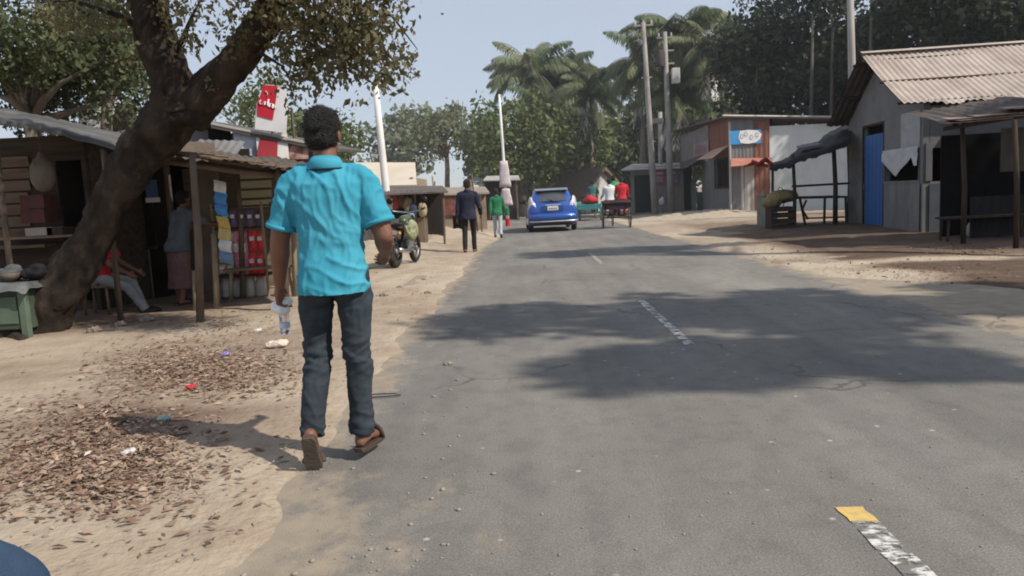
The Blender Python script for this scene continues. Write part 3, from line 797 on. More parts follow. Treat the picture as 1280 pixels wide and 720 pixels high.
# --- the man in turquoise, close in front of the camera on the left road edge
turq = mat('turquoise_jersey', (.035, .265, .37), (.06, .31, .415), scale=3, rough=.8, bump=.12, bscale=350, spec=.2)
denim = mat('dark_denim', (.020, .026, .034), (.034, .045, .056), scale=4, rough=.85, bump=.2, bscale=300, dirt=(.045, .075, .10), dirt_scale=3.2, dirt_lo=.52, dirt_hi=.75)
leather = mat('brown_sandal', (.05, .034, .026), (.075, .05, .038), scale=20, rough=.7)
sole = mat('dusty_sandal_sole', (.15, .12, .095), (.10, .08, .062), scale=18, rough=.9, bump=.3, bscale=60)
fa, fb = gr(444, 583), gr(385, 582)
poseB = dict(lean=.03, twist=-.03, head_yaw=-.22, shw=.178,
             armL=(R(6), R(16), R(16), R(-3)), armR=(R(-4), R(16), R(70), R(-16)), armw=1.14,
             legL=(R(7), R(33), R(-63), R(4), .075), legR=(R(3), R(3), R(0), R(17), -.015), legw=.98, head_x=-.004)
man, JB, kB = human('person', 'man in turquoise polo shirt and dark jeans walking away along the left road edge', (-.935, 3.66, -.004), R(2), 1.70, poseB, turq, denim,
                    ('sandal', leather), hi=True, sleeve='short', girth=.99, sole_m=sole, curl=.75)
# plastic bottle with a white wrapping in his left hand
hl = man.matrix_basis @ (JB['wrL'] + JB['haL'] * .10 * kB)
bt = thing('water_bottle', 'clear plastic bottle in white wrapping held low by the man in turquoise', 'bottle', hl)
clear = mat('clear_plastic', (.85, .88, .95), (.8, .85, .95), rough=.12, trans=.92, spec=.5)
wb = MB()
for i in range(5):
    a = i * 1.3; wb.ell((.024 * math.cos(a) + .004, .022 * math.sin(a) + .012, -.005 - .009 * i), .036, .032, .026, 10, 8)
remesh(wb, 'wrapping', mat('white_tissue', (.72, .72, .72), (.8, .8, .79), rough=.9), bt, .006, 1, disp=lambda c, n: .007 * noise.noise(c * 45))
MB().lathe((.012, .014, -.20), [(.006, .03), (.022, .032), (.026, .042), (.024, .06), (.026, .08), (.024, .10), (.026, .12), (.021, .145), (.012, .165), (.012, .18)], 18).build('bottle_body', clear, bt, smooth=True)
MB().lathe((.012, .014, -.135), [(.0262, 0), (.0266, .003), (.0266, .025), (.0262, .028)], 18).build('bottle_label', mat('pale_blue_label', (.45, .52, .72), (.6, .65, .8), rough=.4), bt, smooth=True)

# --- the others on the road
navy_c = mat('navy_cotton', (.012, .014, .03), (.018, .022, .045), scale=6, rough=.85)
black_c = mat('black_cotton', (.010, .010, .012), (.018, .017, .018), scale=6, rough=.85)
green_c = mat('green_cotton', (.015, .13, .055), (.022, .17, .075), scale=6, rough=.85)
paleb_c = mat('pale_blue_denim', (.30, .36, .42), (.40, .46, .52), scale=5, rough=.85)
white_c = mat('white_cotton', (.68, .68, .68), (.60, .60, .61), scale=5, rough=.85)
red_c = mat('red_cotton', (.45, .015, .025), (.52, .03, .04), scale=5, rough=.8)
brown_shoe = mat('brown_shoe', (.14, .065, .04), (.19, .10, .06), scale=9, rough=.7)
dark_shoe = mat('dark_shoe', (.02, .018, .017), (.035, .03, .028), scale=9, rough=.7)
q = gr(588, 316)
human('person', 'man in navy shirt and black trousers walking away on the left verge', (q.x, q.y, 0.01), R(-3), 1.76,
      dict(lean=.02, armL=(R(-6), R(10), R(8), 0), armR=(R(-5), R(17), R(48), R(-8)), legL=(R(-8), R(10), R(-14), R(4), .0), legR=(R(14), R(14), R(2), R(5), .0), legw=.9, head_yaw=.1, collar_m=navy_c),
      navy_c, black_c, ('shoe', brown_shoe), sleeve='long', girth=1.02)
q = gr(623, 297)
human('person', 'person in green shirt and pale blue jeans walking beside the road ahead', (q.x, q.y, 0.01), R(4), 1.57,
      dict(lean=.02, armL=(R(-14), R(9), R(10), 0), armR=(R(10), R(12), R(22), R(-3)), legL=(R(12), R(8), R(2), R(4), .0), legR=(R(-12), R(12), R(-18), R(5), .0), legw=.9, head_yaw=-.15),
      green_c, paleb_c, ('shoe', dark_shoe), sleeve='long', girth=1.02)
# man in a grey shirt and wrapped cloth standing at the counter under the shelter
grey_c = mat('grey_blue_shirt', (.075, .09, .105), (.11, .13, .145), scale=6, rough=.85)
lungi = mat('mauve_checked_cloth', (.13, .07, .07), (.18, .10, .095), scale=9, rough=.85, dirt=(.13, .08, .08), dirt_scale=6)
q = at(229, 384, 10.4)
human('person', 'man in grey shirt and mauve wrapped cloth bending behind the bamboo posts', (q.x, q.y, ground_z(q.x, q.y)), R(-25), 1.62,
      dict(lean=.32, side=0, armL=(R(50), R(12), R(40), 0), armR=(R(55), R(14), R(30), 0), legL=(R(5), R(6), R(0), R(8), .02), legR=(R(-4), R(5), R(0), R(8), .02)),
      grey_c, lungi, ('sandal', dark_shoe), sleeve='short', bottoms='cloth', legs_part='wrapped_cloth')
# someone sitting on a low stool behind the leaning trunk
q = at(128, 388, 9.75); gz = ground_z(q.x, q.y)
human('person', 'person in red shirt and grey trousers seated on a stool behind the leaning trunk', (q.x, q.y, gz), R(-75), 1.6,
      dict(lean=.22, armL=(R(25), R(10), R(30), 0), armR=(R(22), R(10), R(35), 0), legL=(R(78), R(60), R(0), R(4), .03), legR=(R(70), R(38), R(8), R(4), .03), tuck=True),
      red_c, mat('grey_trousers', (.22, .22, .22), (.30, .30, .29), rough=.9), ('shoe', dark_shoe), sleeve='short', hipz=.47)
st = thing('stool', 'low wooden stool under the seated person in red behind the trunk', 'stool', (q.x, q.y, gz))
wood_s = mat('stool_wood', (.16, .10, .06), (.22, .15, .09), scale=5, stretch=(1, 6, 1), rough=.85)
MB().box((0, 0, .36), (.34, .26, .03)).build('seat', wood_s, st, bevel=.006)
for sx in (-1, 1):
    for sy in (-1, 1): MB().tube([(sx * .14, sy * .1, .345), (sx * .155, sy * .115, 0)], .017, 8).build('leg', wood_s, st, smooth=True)
# the neighbour whose raised knee pokes into the lower left corner
jeans2 = mat('blue_denim', (.03, .055, .10), (.05, .085, .145), scale=5, rough=.9, bump=.25, bscale=250, spec=.1)
pose2 = dict(lean=.05, armL=(R(25), R(10), R(25), 0), armR=(R(-30), R(8), R(15), 0), legL=(R(-14), R(8), R(-10), R(4), .0), legR=(R(52), R(62), R(-14), R(5), .0))
t_ = gr(16, 708, .605); J2 = fk(1.7 / 1.75, 0, pose2); kp = Matrix.Rotation(R(-8), 3, 'Z') @ J2['knR']
human('person', 'person in blue jeans at the lower left corner, only a raised knee showing', (t_.x - kp.x, t_.y - kp.y, 0), R(-8), 1.70, pose2,
      white_c, jeans2, ('shoe', dark_shoe), sleeve='short')
# ------------------------------------------------------------------ trees
bark = mat('grey_brown_bark', (.022, .017, .014), (.055, .042, .033), scale=5, rough=.95, bump=1.0, bscale=14, stretch=(1, 1, .45), dirt=(.13, .095, .068), dirt_scale=2.6, dirt_lo=.58, dirt_hi=.75, spec=.1)
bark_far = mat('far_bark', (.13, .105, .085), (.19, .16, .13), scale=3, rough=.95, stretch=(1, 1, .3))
palm_bark = mat('palm_bark', (.17, .14, .115), (.27, .235, .20), scale=5, rough=.95, bump=.6, stretch=(1, 1, 5))
lf_near = leafmat('dusty_near_leaves', [(0.115, 0.098, 0.048), (0.054, 0.055, 0.025), (0.162, 0.124, 0.071), (0.203, 0.140, 0.086), (0.095, 0.073, 0.044), (0.270, 0.208, 0.144), (0.068, 0.055, 0.034), (0.162, 0.150, 0.078)], transl=.3)
lf_left = leafmat('deep_green_leaves', [(0.021, 0.034, 0.013), (0.040, 0.058, 0.021), (0.027, 0.041, 0.017), (0.089, 0.109, 0.043), (0.052, 0.069, 0.026), (0.135, 0.149, 0.069)], transl=.25)
lf_dark = leafmat('shade_darkened_leaves', [(0.015, 0.027, 0.016), (0.026, 0.042, 0.023), (0.019, 0.032, 0.018), (0.048, 0.067, 0.035), (0.027, 0.042, 0.023), (0.075, 0.090, 0.049)], transl=.15)  # shade of the right grove is put into this dark leaf colour
lf_mid = leafmat('olive_leaves', [(0.092, 0.121, 0.041), (0.138, 0.174, 0.061), (0.111, 0.136, 0.048), (0.210, 0.249, 0.095), (0.158, 0.189, 0.073)], transl=.3)
lf_haze = leafmat('hazy_far_leaves', [(.15, .18, .115), (.19, .215, .14), (.165, .185, .125), (.24, .255, .175)], transl=.3)  # haze of distance mixed into the leaf colour
lf_lace = leafmat('pale_feathery_leaves', [(.13, .155, .085), (.18, .20, .115), (.15, .165, .095), (.23, .24, .15)], transl=.35)
lf_mass = leafmat('shaded_olive_leaves', [(0.055, 0.078, 0.033), (0.086, 0.114, 0.045), (0.068, 0.089, 0.038), (0.135, 0.165, 0.072), (0.196, 0.229, 0.108)], transl=.25)  # darker copy of the olive leaves, shade put into the colour

def limb_path(a, b, n, wob, seed):
    a, b = Vector(a), Vector(b); rr = random.Random(seed); L = (b - a).length; out = []
    for i in range(n + 1):
        t = i / n; p = a.lerp(b, t)
        if 0 < i < n: p += Vector((rr.uniform(-1, 1), rr.uniform(-1, 1), rr.uniform(-.6, .6))) * wob * L
        out.append(p)
    return out
def tree(label, base, H, crown_c, crown_r, nclump, rr, nleaf, lsize, leaf, r0=.18, trunk_m=None, group=None, name='tree', seed=1, asp=.55, flat=1.0, shell=.5, extra=None, lean=(0, 0), droop=.3):
    root = thing(name, label, 'tree', base, 0, group); rd = random.Random(seed)
    bx, by, bz = base
    top = Vector((crown_c[0] - bx, crown_c[1] - by, crown_c[2] - bz))
    cl = sub_clumps(tuple(top), crown_r, nclump, rr, flat)
    if extra: cl += [(c[0] - bx, c[1] - by, c[2] - bz, *c[3:]) for c in extra]
    t = MB(); fork = Vector((top.x * .6, top.y * .6, max(top.z - crown_r[2] * .75, top.z * .35)))
    t.tube(limb_path((0, 0, -.15), fork, 5, .03, seed), [r0 * 1.35, r0, r0 * .9, r0 * .84, r0 * .78, r0 * .72], 10)
    for i, c in enumerate(rd.sample(cl, min(len(cl), 11))):
        t.tube(limb_path(fork - Vector((0, 0, .1)), c[:3], 4, .07, seed + i), [r0 * .5, r0 * .38, r0 * .27, r0 * .17, r0 * .06], 6)
    t.build('trunk', trunk_m or bark_far, root, smooth=True)
    C, idx = clump_points(cl, nleaf, shell)
    Vv, Ff = leaf_quads(C, lsize, droop=droop, asp=asp)
    tint = rng.random(len(cl))
    npmesh('crown', Vv, Ff, leaf, root, attr=np.clip(tint[idx] * .55 + rng.random(nleaf) * .45, 0, 1))
    return root

def palm(label, base, top, nf, flen, leaf, seed, r=.16, group=None, dead=3):
    root = thing('palm_tree', label, 'palm tree', base, 0, group); rd = random.Random(seed)
    tp = Vector(top) - Vector(base)
    t = MB(); pts = [Vector((tp.x * s ** 1.4, tp.y * s ** 1.4, tp.z * s - .2 * (1 - s))) for s in [i / 9 for i in range(10)]]
    t.tube(pts, [r * 1.4] + [r * (1.05 - .035 * i) for i in range(9)], 10); t.build('trunk', palm_bark, root, smooth=True)
    V_, A_ = [], []
    rc = MB()
    for i in range(nf + dead):
        az = 2 * PI * i * .382 + rd.uniform(-.3, .3)
        el = R(rd.uniform(-18, 88)) if i < nf else R(rd.uniform(-80, -45))
        L = flen * rd.uniform(.8, 1.1); p = tp.copy(); pts = [p.copy()]; n = 14; e = el; tone = rd.random() * .6 if i < nf else 1.0
        hd = Vector((math.cos(az), math.sin(az), 0))
        for j in range(n):
            p = p + (hd * math.cos(e) + Vector((0, 0, math.sin(e)))) * (L / n); e -= R(rd.uniform(4.5, 8)) * (1 if e > R(-75) else .1); pts.append(p.copy())
        rc.tube(pts, [.035 * (1 - .85 * j / n) for j in range(n + 1)], 5)
        sd_ = Vector((-hd.y, hd.x, 0))
        for j in range(1, n):
            d = (pts[j + 1] - pts[j - 1]).normalized() if j < n else d
            for s in (-1, 1):
                for h in (0, .33, .66):
                    q = pts[j].lerp(pts[j + 1], h)
                    ll = flen * .27 * (math.sin(PI * min(1, (j + h) / n * .92 + .08)) ** .6) * rd.uniform(.85, 1.1)
                    dir_ = (sd_ * s * .72 + d * .5 + Vector((0, 0, -.55 - rd.uniform(0, .45)))).normalized()
                    wv = d * flen * .019
                    m_ = q + dir_ * ll * .55 + Vector((0, 0, .03 * ll)); tip = q + dir_ * ll + Vector((0, 0, -.18 * ll))
                    V_ += [q - wv, m_ - wv * .9, tip, m_ + wv * .9]; A_.append(min(1, max(0, tone + rd.uniform(-.15, .15))))
    V_ = np.array([tuple(q) for q in V_]); 
    f = npmesh('crown', V_, np.arange(len(V_)).reshape(-1, 4), leaf, root, attr=A_)
    rc.build('frond_stalks', palm_bark, f, smooth=True)
    for k in range(5):
        pass
    return root
lf_palm = leafmat('palm_fronds', [(0.072, 0.114, 0.046), (0.108, 0.156, 0.066), (0.133, 0.174, 0.079), (0.184, 0.222, 0.108), (0.266, 0.252, 0.129)], transl=.25)
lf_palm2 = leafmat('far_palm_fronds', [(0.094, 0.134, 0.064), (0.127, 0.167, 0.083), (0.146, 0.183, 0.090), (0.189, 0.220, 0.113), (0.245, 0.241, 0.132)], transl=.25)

# --- the big leaning tree over the left shops
YT = 8.6
broot = gr(48, 428); b0 = Vector((broot.x, YT - .3, 0))
bt_ = thing('tree', 'big old tree with thick dark trunk leaning right over the left shops', 'tree', b0)
def L0(px, py, Y): return at(px, py, Y) - b0
t = MB()
main = [L0(18, 455, YT - .25), L0(48, 402, YT - .2), L0(86, 346, YT - .1), L0(117, 300, YT), L0(140, 250, YT), L0(166, 205, YT), L0(198, 165, YT), L0(230, 128, YT)]
def wob_tube(t, pts, rad, n, seed, k=.10):
    """a trunk whose rings swell and hollow like old wood"""
    t2 = MB(); fine = []; fr = []
    for i in range(len(pts) - 1):
        for s in range(9):
            u = s / 9; a0 = pts[max(i - 1, 0)]; a1 = pts[i]; a2 = pts[i + 1]; a3 = pts[min(i + 2, len(pts) - 1)]
            fine.append(.5 * ((2 * a1) + (a2 - a0) * u + (2 * a0 - 5 * a1 + 4 * a2 - a3) * u * u + (-a0 + 3 * a1 - 3 * a2 + a3) * u ** 3)); fr.append(rad[i] * (1 - u) + rad[i + 1] * u)
    fine.append(pts[-1]); fr.append(rad[-1])
    t2.tube(fine, fr, n)
    c = {}
    for j in range(len(t2.v)):
        i = min(j // n, len(fine) - 1); p = t2.v[j]; d = p - fine[i]
        t2.v[j] = fine[i] + d * (1 + k * noise.noise(p * 4 + Vector((seed, 0, 0))) + k * .8 * noise.noise(Vector((p.x * 11, p.y * 11, p.z * 3 + seed))) + k * .4 * noise.noise(p * 17) + k * .55 * max(0, 1 - 3 * abs(noise.noise(Vector((p.x * 13, p.y * 13, p.z * 3.2 + 7))))) - k * .2)
    t.add(t2.v, t2.f)
wob_tube(t, main, [.44, .29, .235, .205, .195, .225, .265, .30], 44, 1, .17)
lf1 = [L0(226, 140, YT), L0(212, 95, YT - .05), L0(196, 50, YT - .1), L0(186, 5, YT - .15), L0(176, -60, YT - .2), L0(150, -140, YT - .3)]
wob_tube(t, lf1, [.27, .23, .215, .20, .17, .13], 34, 2, .14)
rf1 = [L0(236, 142, YT), L0(266, 108, YT - .1), L0(294, 78, YT - .25), L0(318, 45, YT - .45), L0(338, 10, YT - .7), L0(352, -50, YT - 1), L0(372, -120, YT - 1.3)]
wob_tube(t, rf1, [.26, .20, .175, .165, .16, .13, .09], 34, 3, .14)
br = [([L0(318, 45, YT - .45), L0(360, 30, YT - .7), L0(410, 28, YT - .9), L0(470, 50, YT - 1.0), L0(505, 92, YT - 1)], .05), ([L0(338, 10, YT - .7), L0(390, -8, YT - .9), L0(440, 6, YT - 1.1), L0(490, 20, YT - 1.2), L0(522, 62, YT - 1.2)], .05),
      ([L0(294, 78, YT - .25), L0(325, 66, YT - .5), L0(352, 82, YT - .6), L0(372, 112, YT - .7)], .035), ([L0(196, 50, YT), L0(150, 20, YT), L0(90, 0, YT), L0(20, 5, YT)], .05), ([L0(206, 80, YT), L0(228, 50, YT - .2), L0(240, 20, YT - .3), L0(262, -20, YT - .4)], .05),
      ([L0(352, -50, YT - 1), L0(420, -70, YT - 1.2), L0(500, -40, YT - 1.3)], .05), ([L0(186, 5, YT), L0(120, -50, YT), L0(40, -60, YT)], .06)]
for a_, ln in ((2.6, .9), (3.6, .7), (4.4, .8), (5.3, 1.0), (6.1, .7)):
    c = L0(22, 440, YT - .2); e_ = c + Vector((math.cos(a_) * ln, math.sin(a_) * ln * .8, 0)); e_.z = -.08
    t.tube([c + Vector((0, 0, .35)), c.lerp(e_, .45) + Vector((0, 0, .12)), e_], [.22, .13, .04], 9)
for p, r_ in br: t.tube(p, [r_ * (1 - .93 * (i / (len(p) - 1)) ** .8) for i in range(len(p))], 7)
t.build('trunk', bark, bt_, smooth=True)
cl = []
def puff(px, py, Y, r, n=1, sq=1.0):
    for _ in range(n):
        q = L0(px + random.gauss(0, r * 28), py + random.gauss(0, r * 22), Y + random.uniform(-.5, .4)); k = r * random.uniform(.45, .75)
        cl.append((q.x, q.y, q.z, k, k, k * sq))
for a in ((372, 30, 7.7, .5, 8), (420, 40, 7.6, .5, 9), (460, 50, 7.5, .42, 8), (400, 80, 7.7, .4, 6), (440, 88, 7.6, .35, 5), (360, 78, 8, .32, 4), (495, 85, 7.5, .26, 4), (505, 55, 7.4, .26, 3), (470, 15, 7.3, .4, 5), (350, 10, 7.8, .4, 4), (340, 55, 8.0, .3, 3),
          (370, 118, 7.9, .22, 3), (222, 35, 8.3, .26, 5), (240, 55, 8.3, .22, 4), (262, 100, 8.4, .15, 3), (215, 10, 8.2, .3, 4), (300, 20, 8.1, .28, 3), (268, 22, 8.3, .28, 4), (150, 25, 8.4, .32, 4), (165, 70, 8.4, .2, 3), (285, 48, 8.2, .22, 3), (110, 15, 8.4, .35, 4), (60, 20, 8.4, .35, 4), (330, 90, 8.1, .18, 2), (440, -50, 7.3, .7, 8), (330, -70, 7.6, .8, 8), (200, -80, 8.2, .8, 8), (480, -30, 7.2, .4, 4), (515, 90, 7.45, .16, 2), (478, 108, 7.5, .13, 2)):
    puff(*a, sq=1.15)
C, idx = clump_points(cl, 11500, .6)
Vv, Ff = leaf_quads(C, .064, droop=.9, asp=.55); tint = rng.random(len(cl))
npmesh('crown', Vv, Ff, lf_near, bt_, attr=np.clip(tint[idx] * .4 + rng.random(len(C)) * .6, 0, 1))

# --- trees behind the left shops
def px_tree(label, px, pyb, Y, cx, cy, rxp, ryp, n, rr, nl, ls, leaf, r0=.15, seed=1, depth=1.0, base_z=0, **k):
    c = at(cx, cy, Y); s = Y / FOC
    b = at(px, 300, Y); base = (b.x, Y, base_z)
    return tree(label, base, 0, tuple(c), (rxp * s, rxp * s * depth, ryp * s), n, rr, nl, ls, leaf, r0=r0, seed=seed, **k)
px_tree('dark leafy tree behind the plank shop at the far left', 40, 0, 15.5, 45, 66, 130, 95, 34, .62, 10500, .125, lf_left, .2, 3)
px_tree('dark leafy tree behind the leaning trunk, beside the white gable', 140, 0, 17, 135, 60, 70, 85, 18, .6, 5500, .125, lf_left, .16, 4)
px_tree('thin pale tree behind the small tin hut with the red banner', 318, 0, 24, 315, 130, 62, 50, 13, .6, 1500, .16, lf_mid, .10, 5, shell=.9)
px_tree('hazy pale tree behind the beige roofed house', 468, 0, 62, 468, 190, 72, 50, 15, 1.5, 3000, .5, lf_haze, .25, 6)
px_tree('soft green tree showing behind the head of the man in turquoise', 400, 0, 34, 398, 190, 46, 46, 14, .9, 2600, .24, lf_mid, .18, 13)
px_tree('feathery pale tree with bare forking limbs left of the navy shirted man', 566, 0, 50, 556, 168, 42, 36, 15, .95, 1700, .28, lf_lace, .2, 7, shell=.9)
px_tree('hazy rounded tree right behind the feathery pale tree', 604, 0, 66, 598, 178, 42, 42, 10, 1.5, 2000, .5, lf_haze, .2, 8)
px_tree('low yellow green bush before the brown hut on the left', 546, 0, 30, 547, 252, 13, 20, 6, .33, 800, .12, lf_lace, .05, 9, name='bush')
px_tree('roadside tree with thick double trunk behind the banner pole', 655, 0, 47, 652, 178, 60, 50, 26, 1.3, 5200, .32, lf_mid, .38, 10)
px_tree('second trunk of dusty trees at the bend behind the blue car', 688, 0, 54, 700, 190, 52, 55, 18, 1.3, 3600, .34, lf_mid, .25, 11)
# --- the wall of trees beyond the bend
for i, (px, cy, rx, ry, Y, lf) in enumerate(((630, 232, 55, 34, 78, lf_mass), (722, 190, 52, 64, 66, lf_mass), (772, 195, 40, 52, 60, lf_mass), (815, 168, 46, 80, 62, lf_mass), (868, 150, 48, 85, 60, lf_mass), (905, 180, 40, 60, 56, lf_mass))):
    px_tree(['grey green tree low behind the two walkers', 'shaded tree above the thatched hut roof', 'shaded tree above the rickshaw', 'dark tree below the tall palms, behind the utility poles', 'dark tree between the palms and the tin shop', 'dark tree directly behind the tin shop roof'][i],
            px, 0, Y, px, cy, rx, ry, 22, 1.5, 5200, .42, lf, .25, 20 + i, group='trees beyond the bend of the road', depth=.7)
# --- tall dark trees behind the right houses
for i, (px, cx, cy, rx, ry, Y) in enumerate(((950, 955, 85, 50, 95, 37), (1025, 1022, 70, 62, 130, 36), (1105, 1100, 50, 70, 140, 34), (1190, 1190, 30, 80, 130, 31), (1275, 1285, 20, 80, 130, 29))):
    px_tree(['tall dark tree at the sky edge right of the palms', 'tall dark tree left of the bare pole', 'tall dark tree above the left roof end of the grey house', 'tall dark tree above the ridge of the grey house', 'tall dark tree at the right picture edge'][i],
            px, 0, Y, cx, cy, rx, ry, 40, .95, 8500, .26, lf_dark, .22, 40 + i, group='dark trees behind the right houses', depth=.8)
px_tree('low dark thicket between the tin shop and the grey house', 1040, 0, 38.5, 1040, 190, 60, 55, 20, 1.0, 4000, .28, lf_dark, .1, 47, name='thicket')
# small pale trunks inside the dark grove
for i, (px, top, Y) in enumerate(((1013, 15, 33.6), (1038, 22, 33.8), (1086, 20, 31))):
    b = at(px, 260, Y); q = at(px + 3, top, Y); r_ = thing('tree', ['slim bare trunk in the dark grove, leftmost of three', 'slim bare trunk in the dark grove, middle of three', 'slim bare trunk in the dark grove near the grey roof'][i], 'tree', (b.x, Y, 0))
    MB().tube([(0, 0, -.1), ((q.x - b.x) * .4, 0, q.z * .5), (q.x - b.x, 0, q.z)], [.10, .08, .05], 8).build('trunk', mat('dim_bark', (.075, .065, .05), (.11, .095, .075), scale=3), r_, smooth=True)
# --- palms
def px_palm(label, bx, tx, ty, Y, nf, fl, leaf, seed, r=.17, **k):
    b = at(bx, 300, Y); q = at(tx, ty, Y); palm(label, (b.x, Y, 0), tuple(q), nf, fl, leaf, seed, r, group='palms by the bend', **k)
px_palm('palm with drooping fronds, leftmost of the far group by the thin pole', 664, 662, 92, 52, 32, 3.7, lf_palm2, 1)
px_palm('second palm from the left in the far group', 700, 698, 98, 54, 34, 3.7, lf_palm2, 2)
px_palm('third palm from the left, lower than the first two', 742, 738, 116, 52, 32, 3.4, lf_palm2, 3)
px_palm('short palm filling the gap under the first two', 684, 682, 140, 50, 30, 3.2, lf_palm2, 8)
px_palm('palm left of the two utility poles with hanging dead fronds', 803, 808, 82, 46, 30, 3.4, lf_palm, 4, dead=9)
px_palm('tallest palm, directly behind the two utility poles', 850, 846, 42, 46, 34, 3.5, lf_palm, 5, dead=10)
px_palm('palm right of the utility poles against the pale sky', 882, 886, 60, 44, 30, 2.9, lf_palm, 6, dead=5)
px_palm('low palm whose crown hangs behind the pole boxes', 835, 846, 122, 45, 32, 3.1, lf_palm, 7, dead=12)
# --- trees on the right of the viewer, reaching over the road: they shade it
lf_shade = leafmat('roadside_leaves', [(.03, .045, .02), (.05, .065, .03), (.07, .08, .04)], transl=.15)
for i, (x, y, cx, cy, cz, rx, ry, rz, n, nl, rr_) in enumerate(((13.2, 3.2, 8.4, 4.75, 6.3, 4.1, 1.4, .7, 40, 5600, .55), (12.4, .2, 8.1, 2.1, 7.0, 1.6, .8, .4, 20, 3600, .42), (12.6, 8.2, 8.6, 12.6, 7.3, 3.2, .9, .5, 16, 2600, .55), (17.5, 10.5, 14.8, 11.2, 7.3, 3.0, 1.7, .8, 22, 4200, .62))):
    tree(['broad roadside tree stretching over the road right of the viewer', 'roadside tree right behind the viewer', 'roadside tree before the grey house', 'roadside tree past the lean to shed'][i], (x, y, 0), 0, (cx, cy, cz), (rx, ry, rz), n, rr_, nl, .24, lf_shade, r0=.2, seed=60 + i, group='trees along the right side out of view', flat=.6)
# ------------------------------------------------------------------ buildings, stalls, signs, poles
def pl(px, py, P, Q):
    """where the sight line of a pixel meets the upright plane P-Q: distance along it and height"""
    P = Vector((P[0], P[1])); Q = Vector((Q[0], Q[1])); d = (Q - P).normalized(); n = Vector((-d.y, d.x))
    v = ray(px, py); t = P.dot(n) / (v.x * n.x + v.y * n.y)
    return (Vector((v.x * t, v.y * t)) - P).dot(d), CH + v.z * t
def wall(mb, P, Q, z0, z1, holes=(), t=.1):
    """upright wall from P to Q (outside on the left hand of Q-P reversed), rectangular holes (u0,u1,z0,z1)"""
    P = Vector((P[0], P[1], 0)); Q = Vector((Q[0], Q[1], 0)); W = (Q - P).length; d = (Q - P) / W; n = Vector((-d.y, d.x, 0)) * t
    us = sorted({0, W, *[min(max(h[0], 0), W) for h in holes], *[min(max(h[1], 0), W) for h in holes]}); zs = sorted({z0, z1, *[h[2] for h in holes], *[h[3] for h in holes]})
    for i in range(len(us) - 1):
        for j in range(len(zs) - 1):
            u, z = (us[i] + us[i + 1]) / 2, (zs[j] + zs[j + 1]) / 2
            if any(h[0] < u < h[1] and h[2] < z < h[3] for h in holes): continue
            a, b_ = P + d * us[i], P + d * us[i + 1]; up0, up1 = Vector((0, 0, zs[j])), Vector((0, 0, zs[j + 1]))
            mb.add([a + up0, b_ + up0, b_ + up1, a + up1, a + up0 + n, b_ + up0 + n, b_ + up1 + n, a + up1 + n],
                   [(0, 1, 2, 3), (7, 6, 5, 4), (0, 4, 5, 1), (1, 5, 6, 2), (2, 6, 7, 3), (3, 7, 4, 0)])
    return mb
def on(P, Q, u, z, off=0.0):
    P = Vector((P[0], P[1], 0)); Q = Vector((Q[0], Q[1], 0)); d = (Q - P).normalized(); n = Vector((d.y, -d.x, 0))
    return P + d * u + n * off + Vector((0, 0, z))
def panel(P, Q, u0, u1, z0, z1, off=.012, t=.01):
    m_ = MB(); return m_.slab(on(P, Q, u0, z0, off), on(P, Q, u1, z0, off), on(P, Q, u1, z1, off), on(P, Q, u0, z1, off), t)
def pxpanel(P, Q, x0, y0, x1, y1, off=.012, t=.01):
    xm, ym = (x0 + x1) / 2, (y0 + y1) / 2
    return panel(P, Q, pl(x0, ym, P, Q)[0], pl(x1, ym, P, Q)[0], pl(xm, y1, P, Q)[1], pl(xm, y0, P, Q)[1], off, t)
def rag(o, u, v, nu, nv, seed, drop=.05, jag=.12, wav=.03):
    """a limp cloth or tarpaulin spanning o, o+u, o+u+v, o+v with a ragged far edge"""
    m_ = MB(); o, u, v = Vector(o), Vector(u), Vector(v); n = u.cross(v).normalized(); vs = []; fs = []
    for i in range(nu + 1):
        j_ = 1 + jag * noise.noise(Vector((i * .9, seed, 0))) + jag * .6 * noise.noise(Vector((i * 2.3, seed, 4)))
        for j in range(nv + 1):
            s, t = i / nu, j / nv
            vs.append(o + u * s + v * (t * j_) + n * (wav * noise.noise(Vector((s * 5 + seed, t * 4, 1)))) - Vector((0, 0, drop * math.sin(PI * s * 3) ** 2 * t)))
    for i in range(nu):
        for j in range(nv):
            a = i * (nv + 1) + j; fs.append((a, a + nv + 1, a + nv + 2, a + 1))
    return m_.add(vs, fs)

plaster = mat('grey_plaster', (.165, .163, .161), (.215, .212, .21), scale=2.2, rough=.95, dirt=(.11, .108, .106), dirt_scale=1.1, bump=.25, bscale=30)
white_wall = mat('whitewashed_wall', (.62, .64, .64), (.55, .57, .57), scale=1.2, rough=.9, dirt=(.38, .385, .38), dirt_scale=.7, dirt_lo=.55, dirt_hi=.78, stretch=(1, 1, .5))
tin_grey = mat('dull_tin', (.15, .15, .153), (.22, .217, .215), scale=3, rough=.55, metal=.25, dirt=(.14, .10, .08), dirt_scale=1.8, dirt_lo=.55, dirt_hi=.75, stretch=(1, 1, .3))
tin_pale = mat('pale_tin', (.40, .38, .37), (.48, .45, .43), scale=3, rough=.6, metal=.1, dirt=(.25, .20, .17), dirt_scale=1.8, stretch=(1, 1, .25))
tin_rust = mat('rust_red_tin', (.17, .075, .055), (.25, .11, .075), scale=3, rough=.8, dirt=(.11, .05, .04), dirt_scale=2.2, stretch=(1, 1, .3))
tin_roof = mat('weathered_roof_sheet', (.40, .335, .29), (.47, .395, .345), scale=2.0, rough=.8, dirt=(.27, .215, .18), dirt_scale=1.3, dirt_lo=.45, dirt_hi=.72, stretch=(1, .5, 1))
tin_dark = mat('dark_rusty_sheet', (.07, .058, .05), (.12, .098, .085), scale=3, rough=.7, dirt=(.17, .12, .09), dirt_scale=2.5)
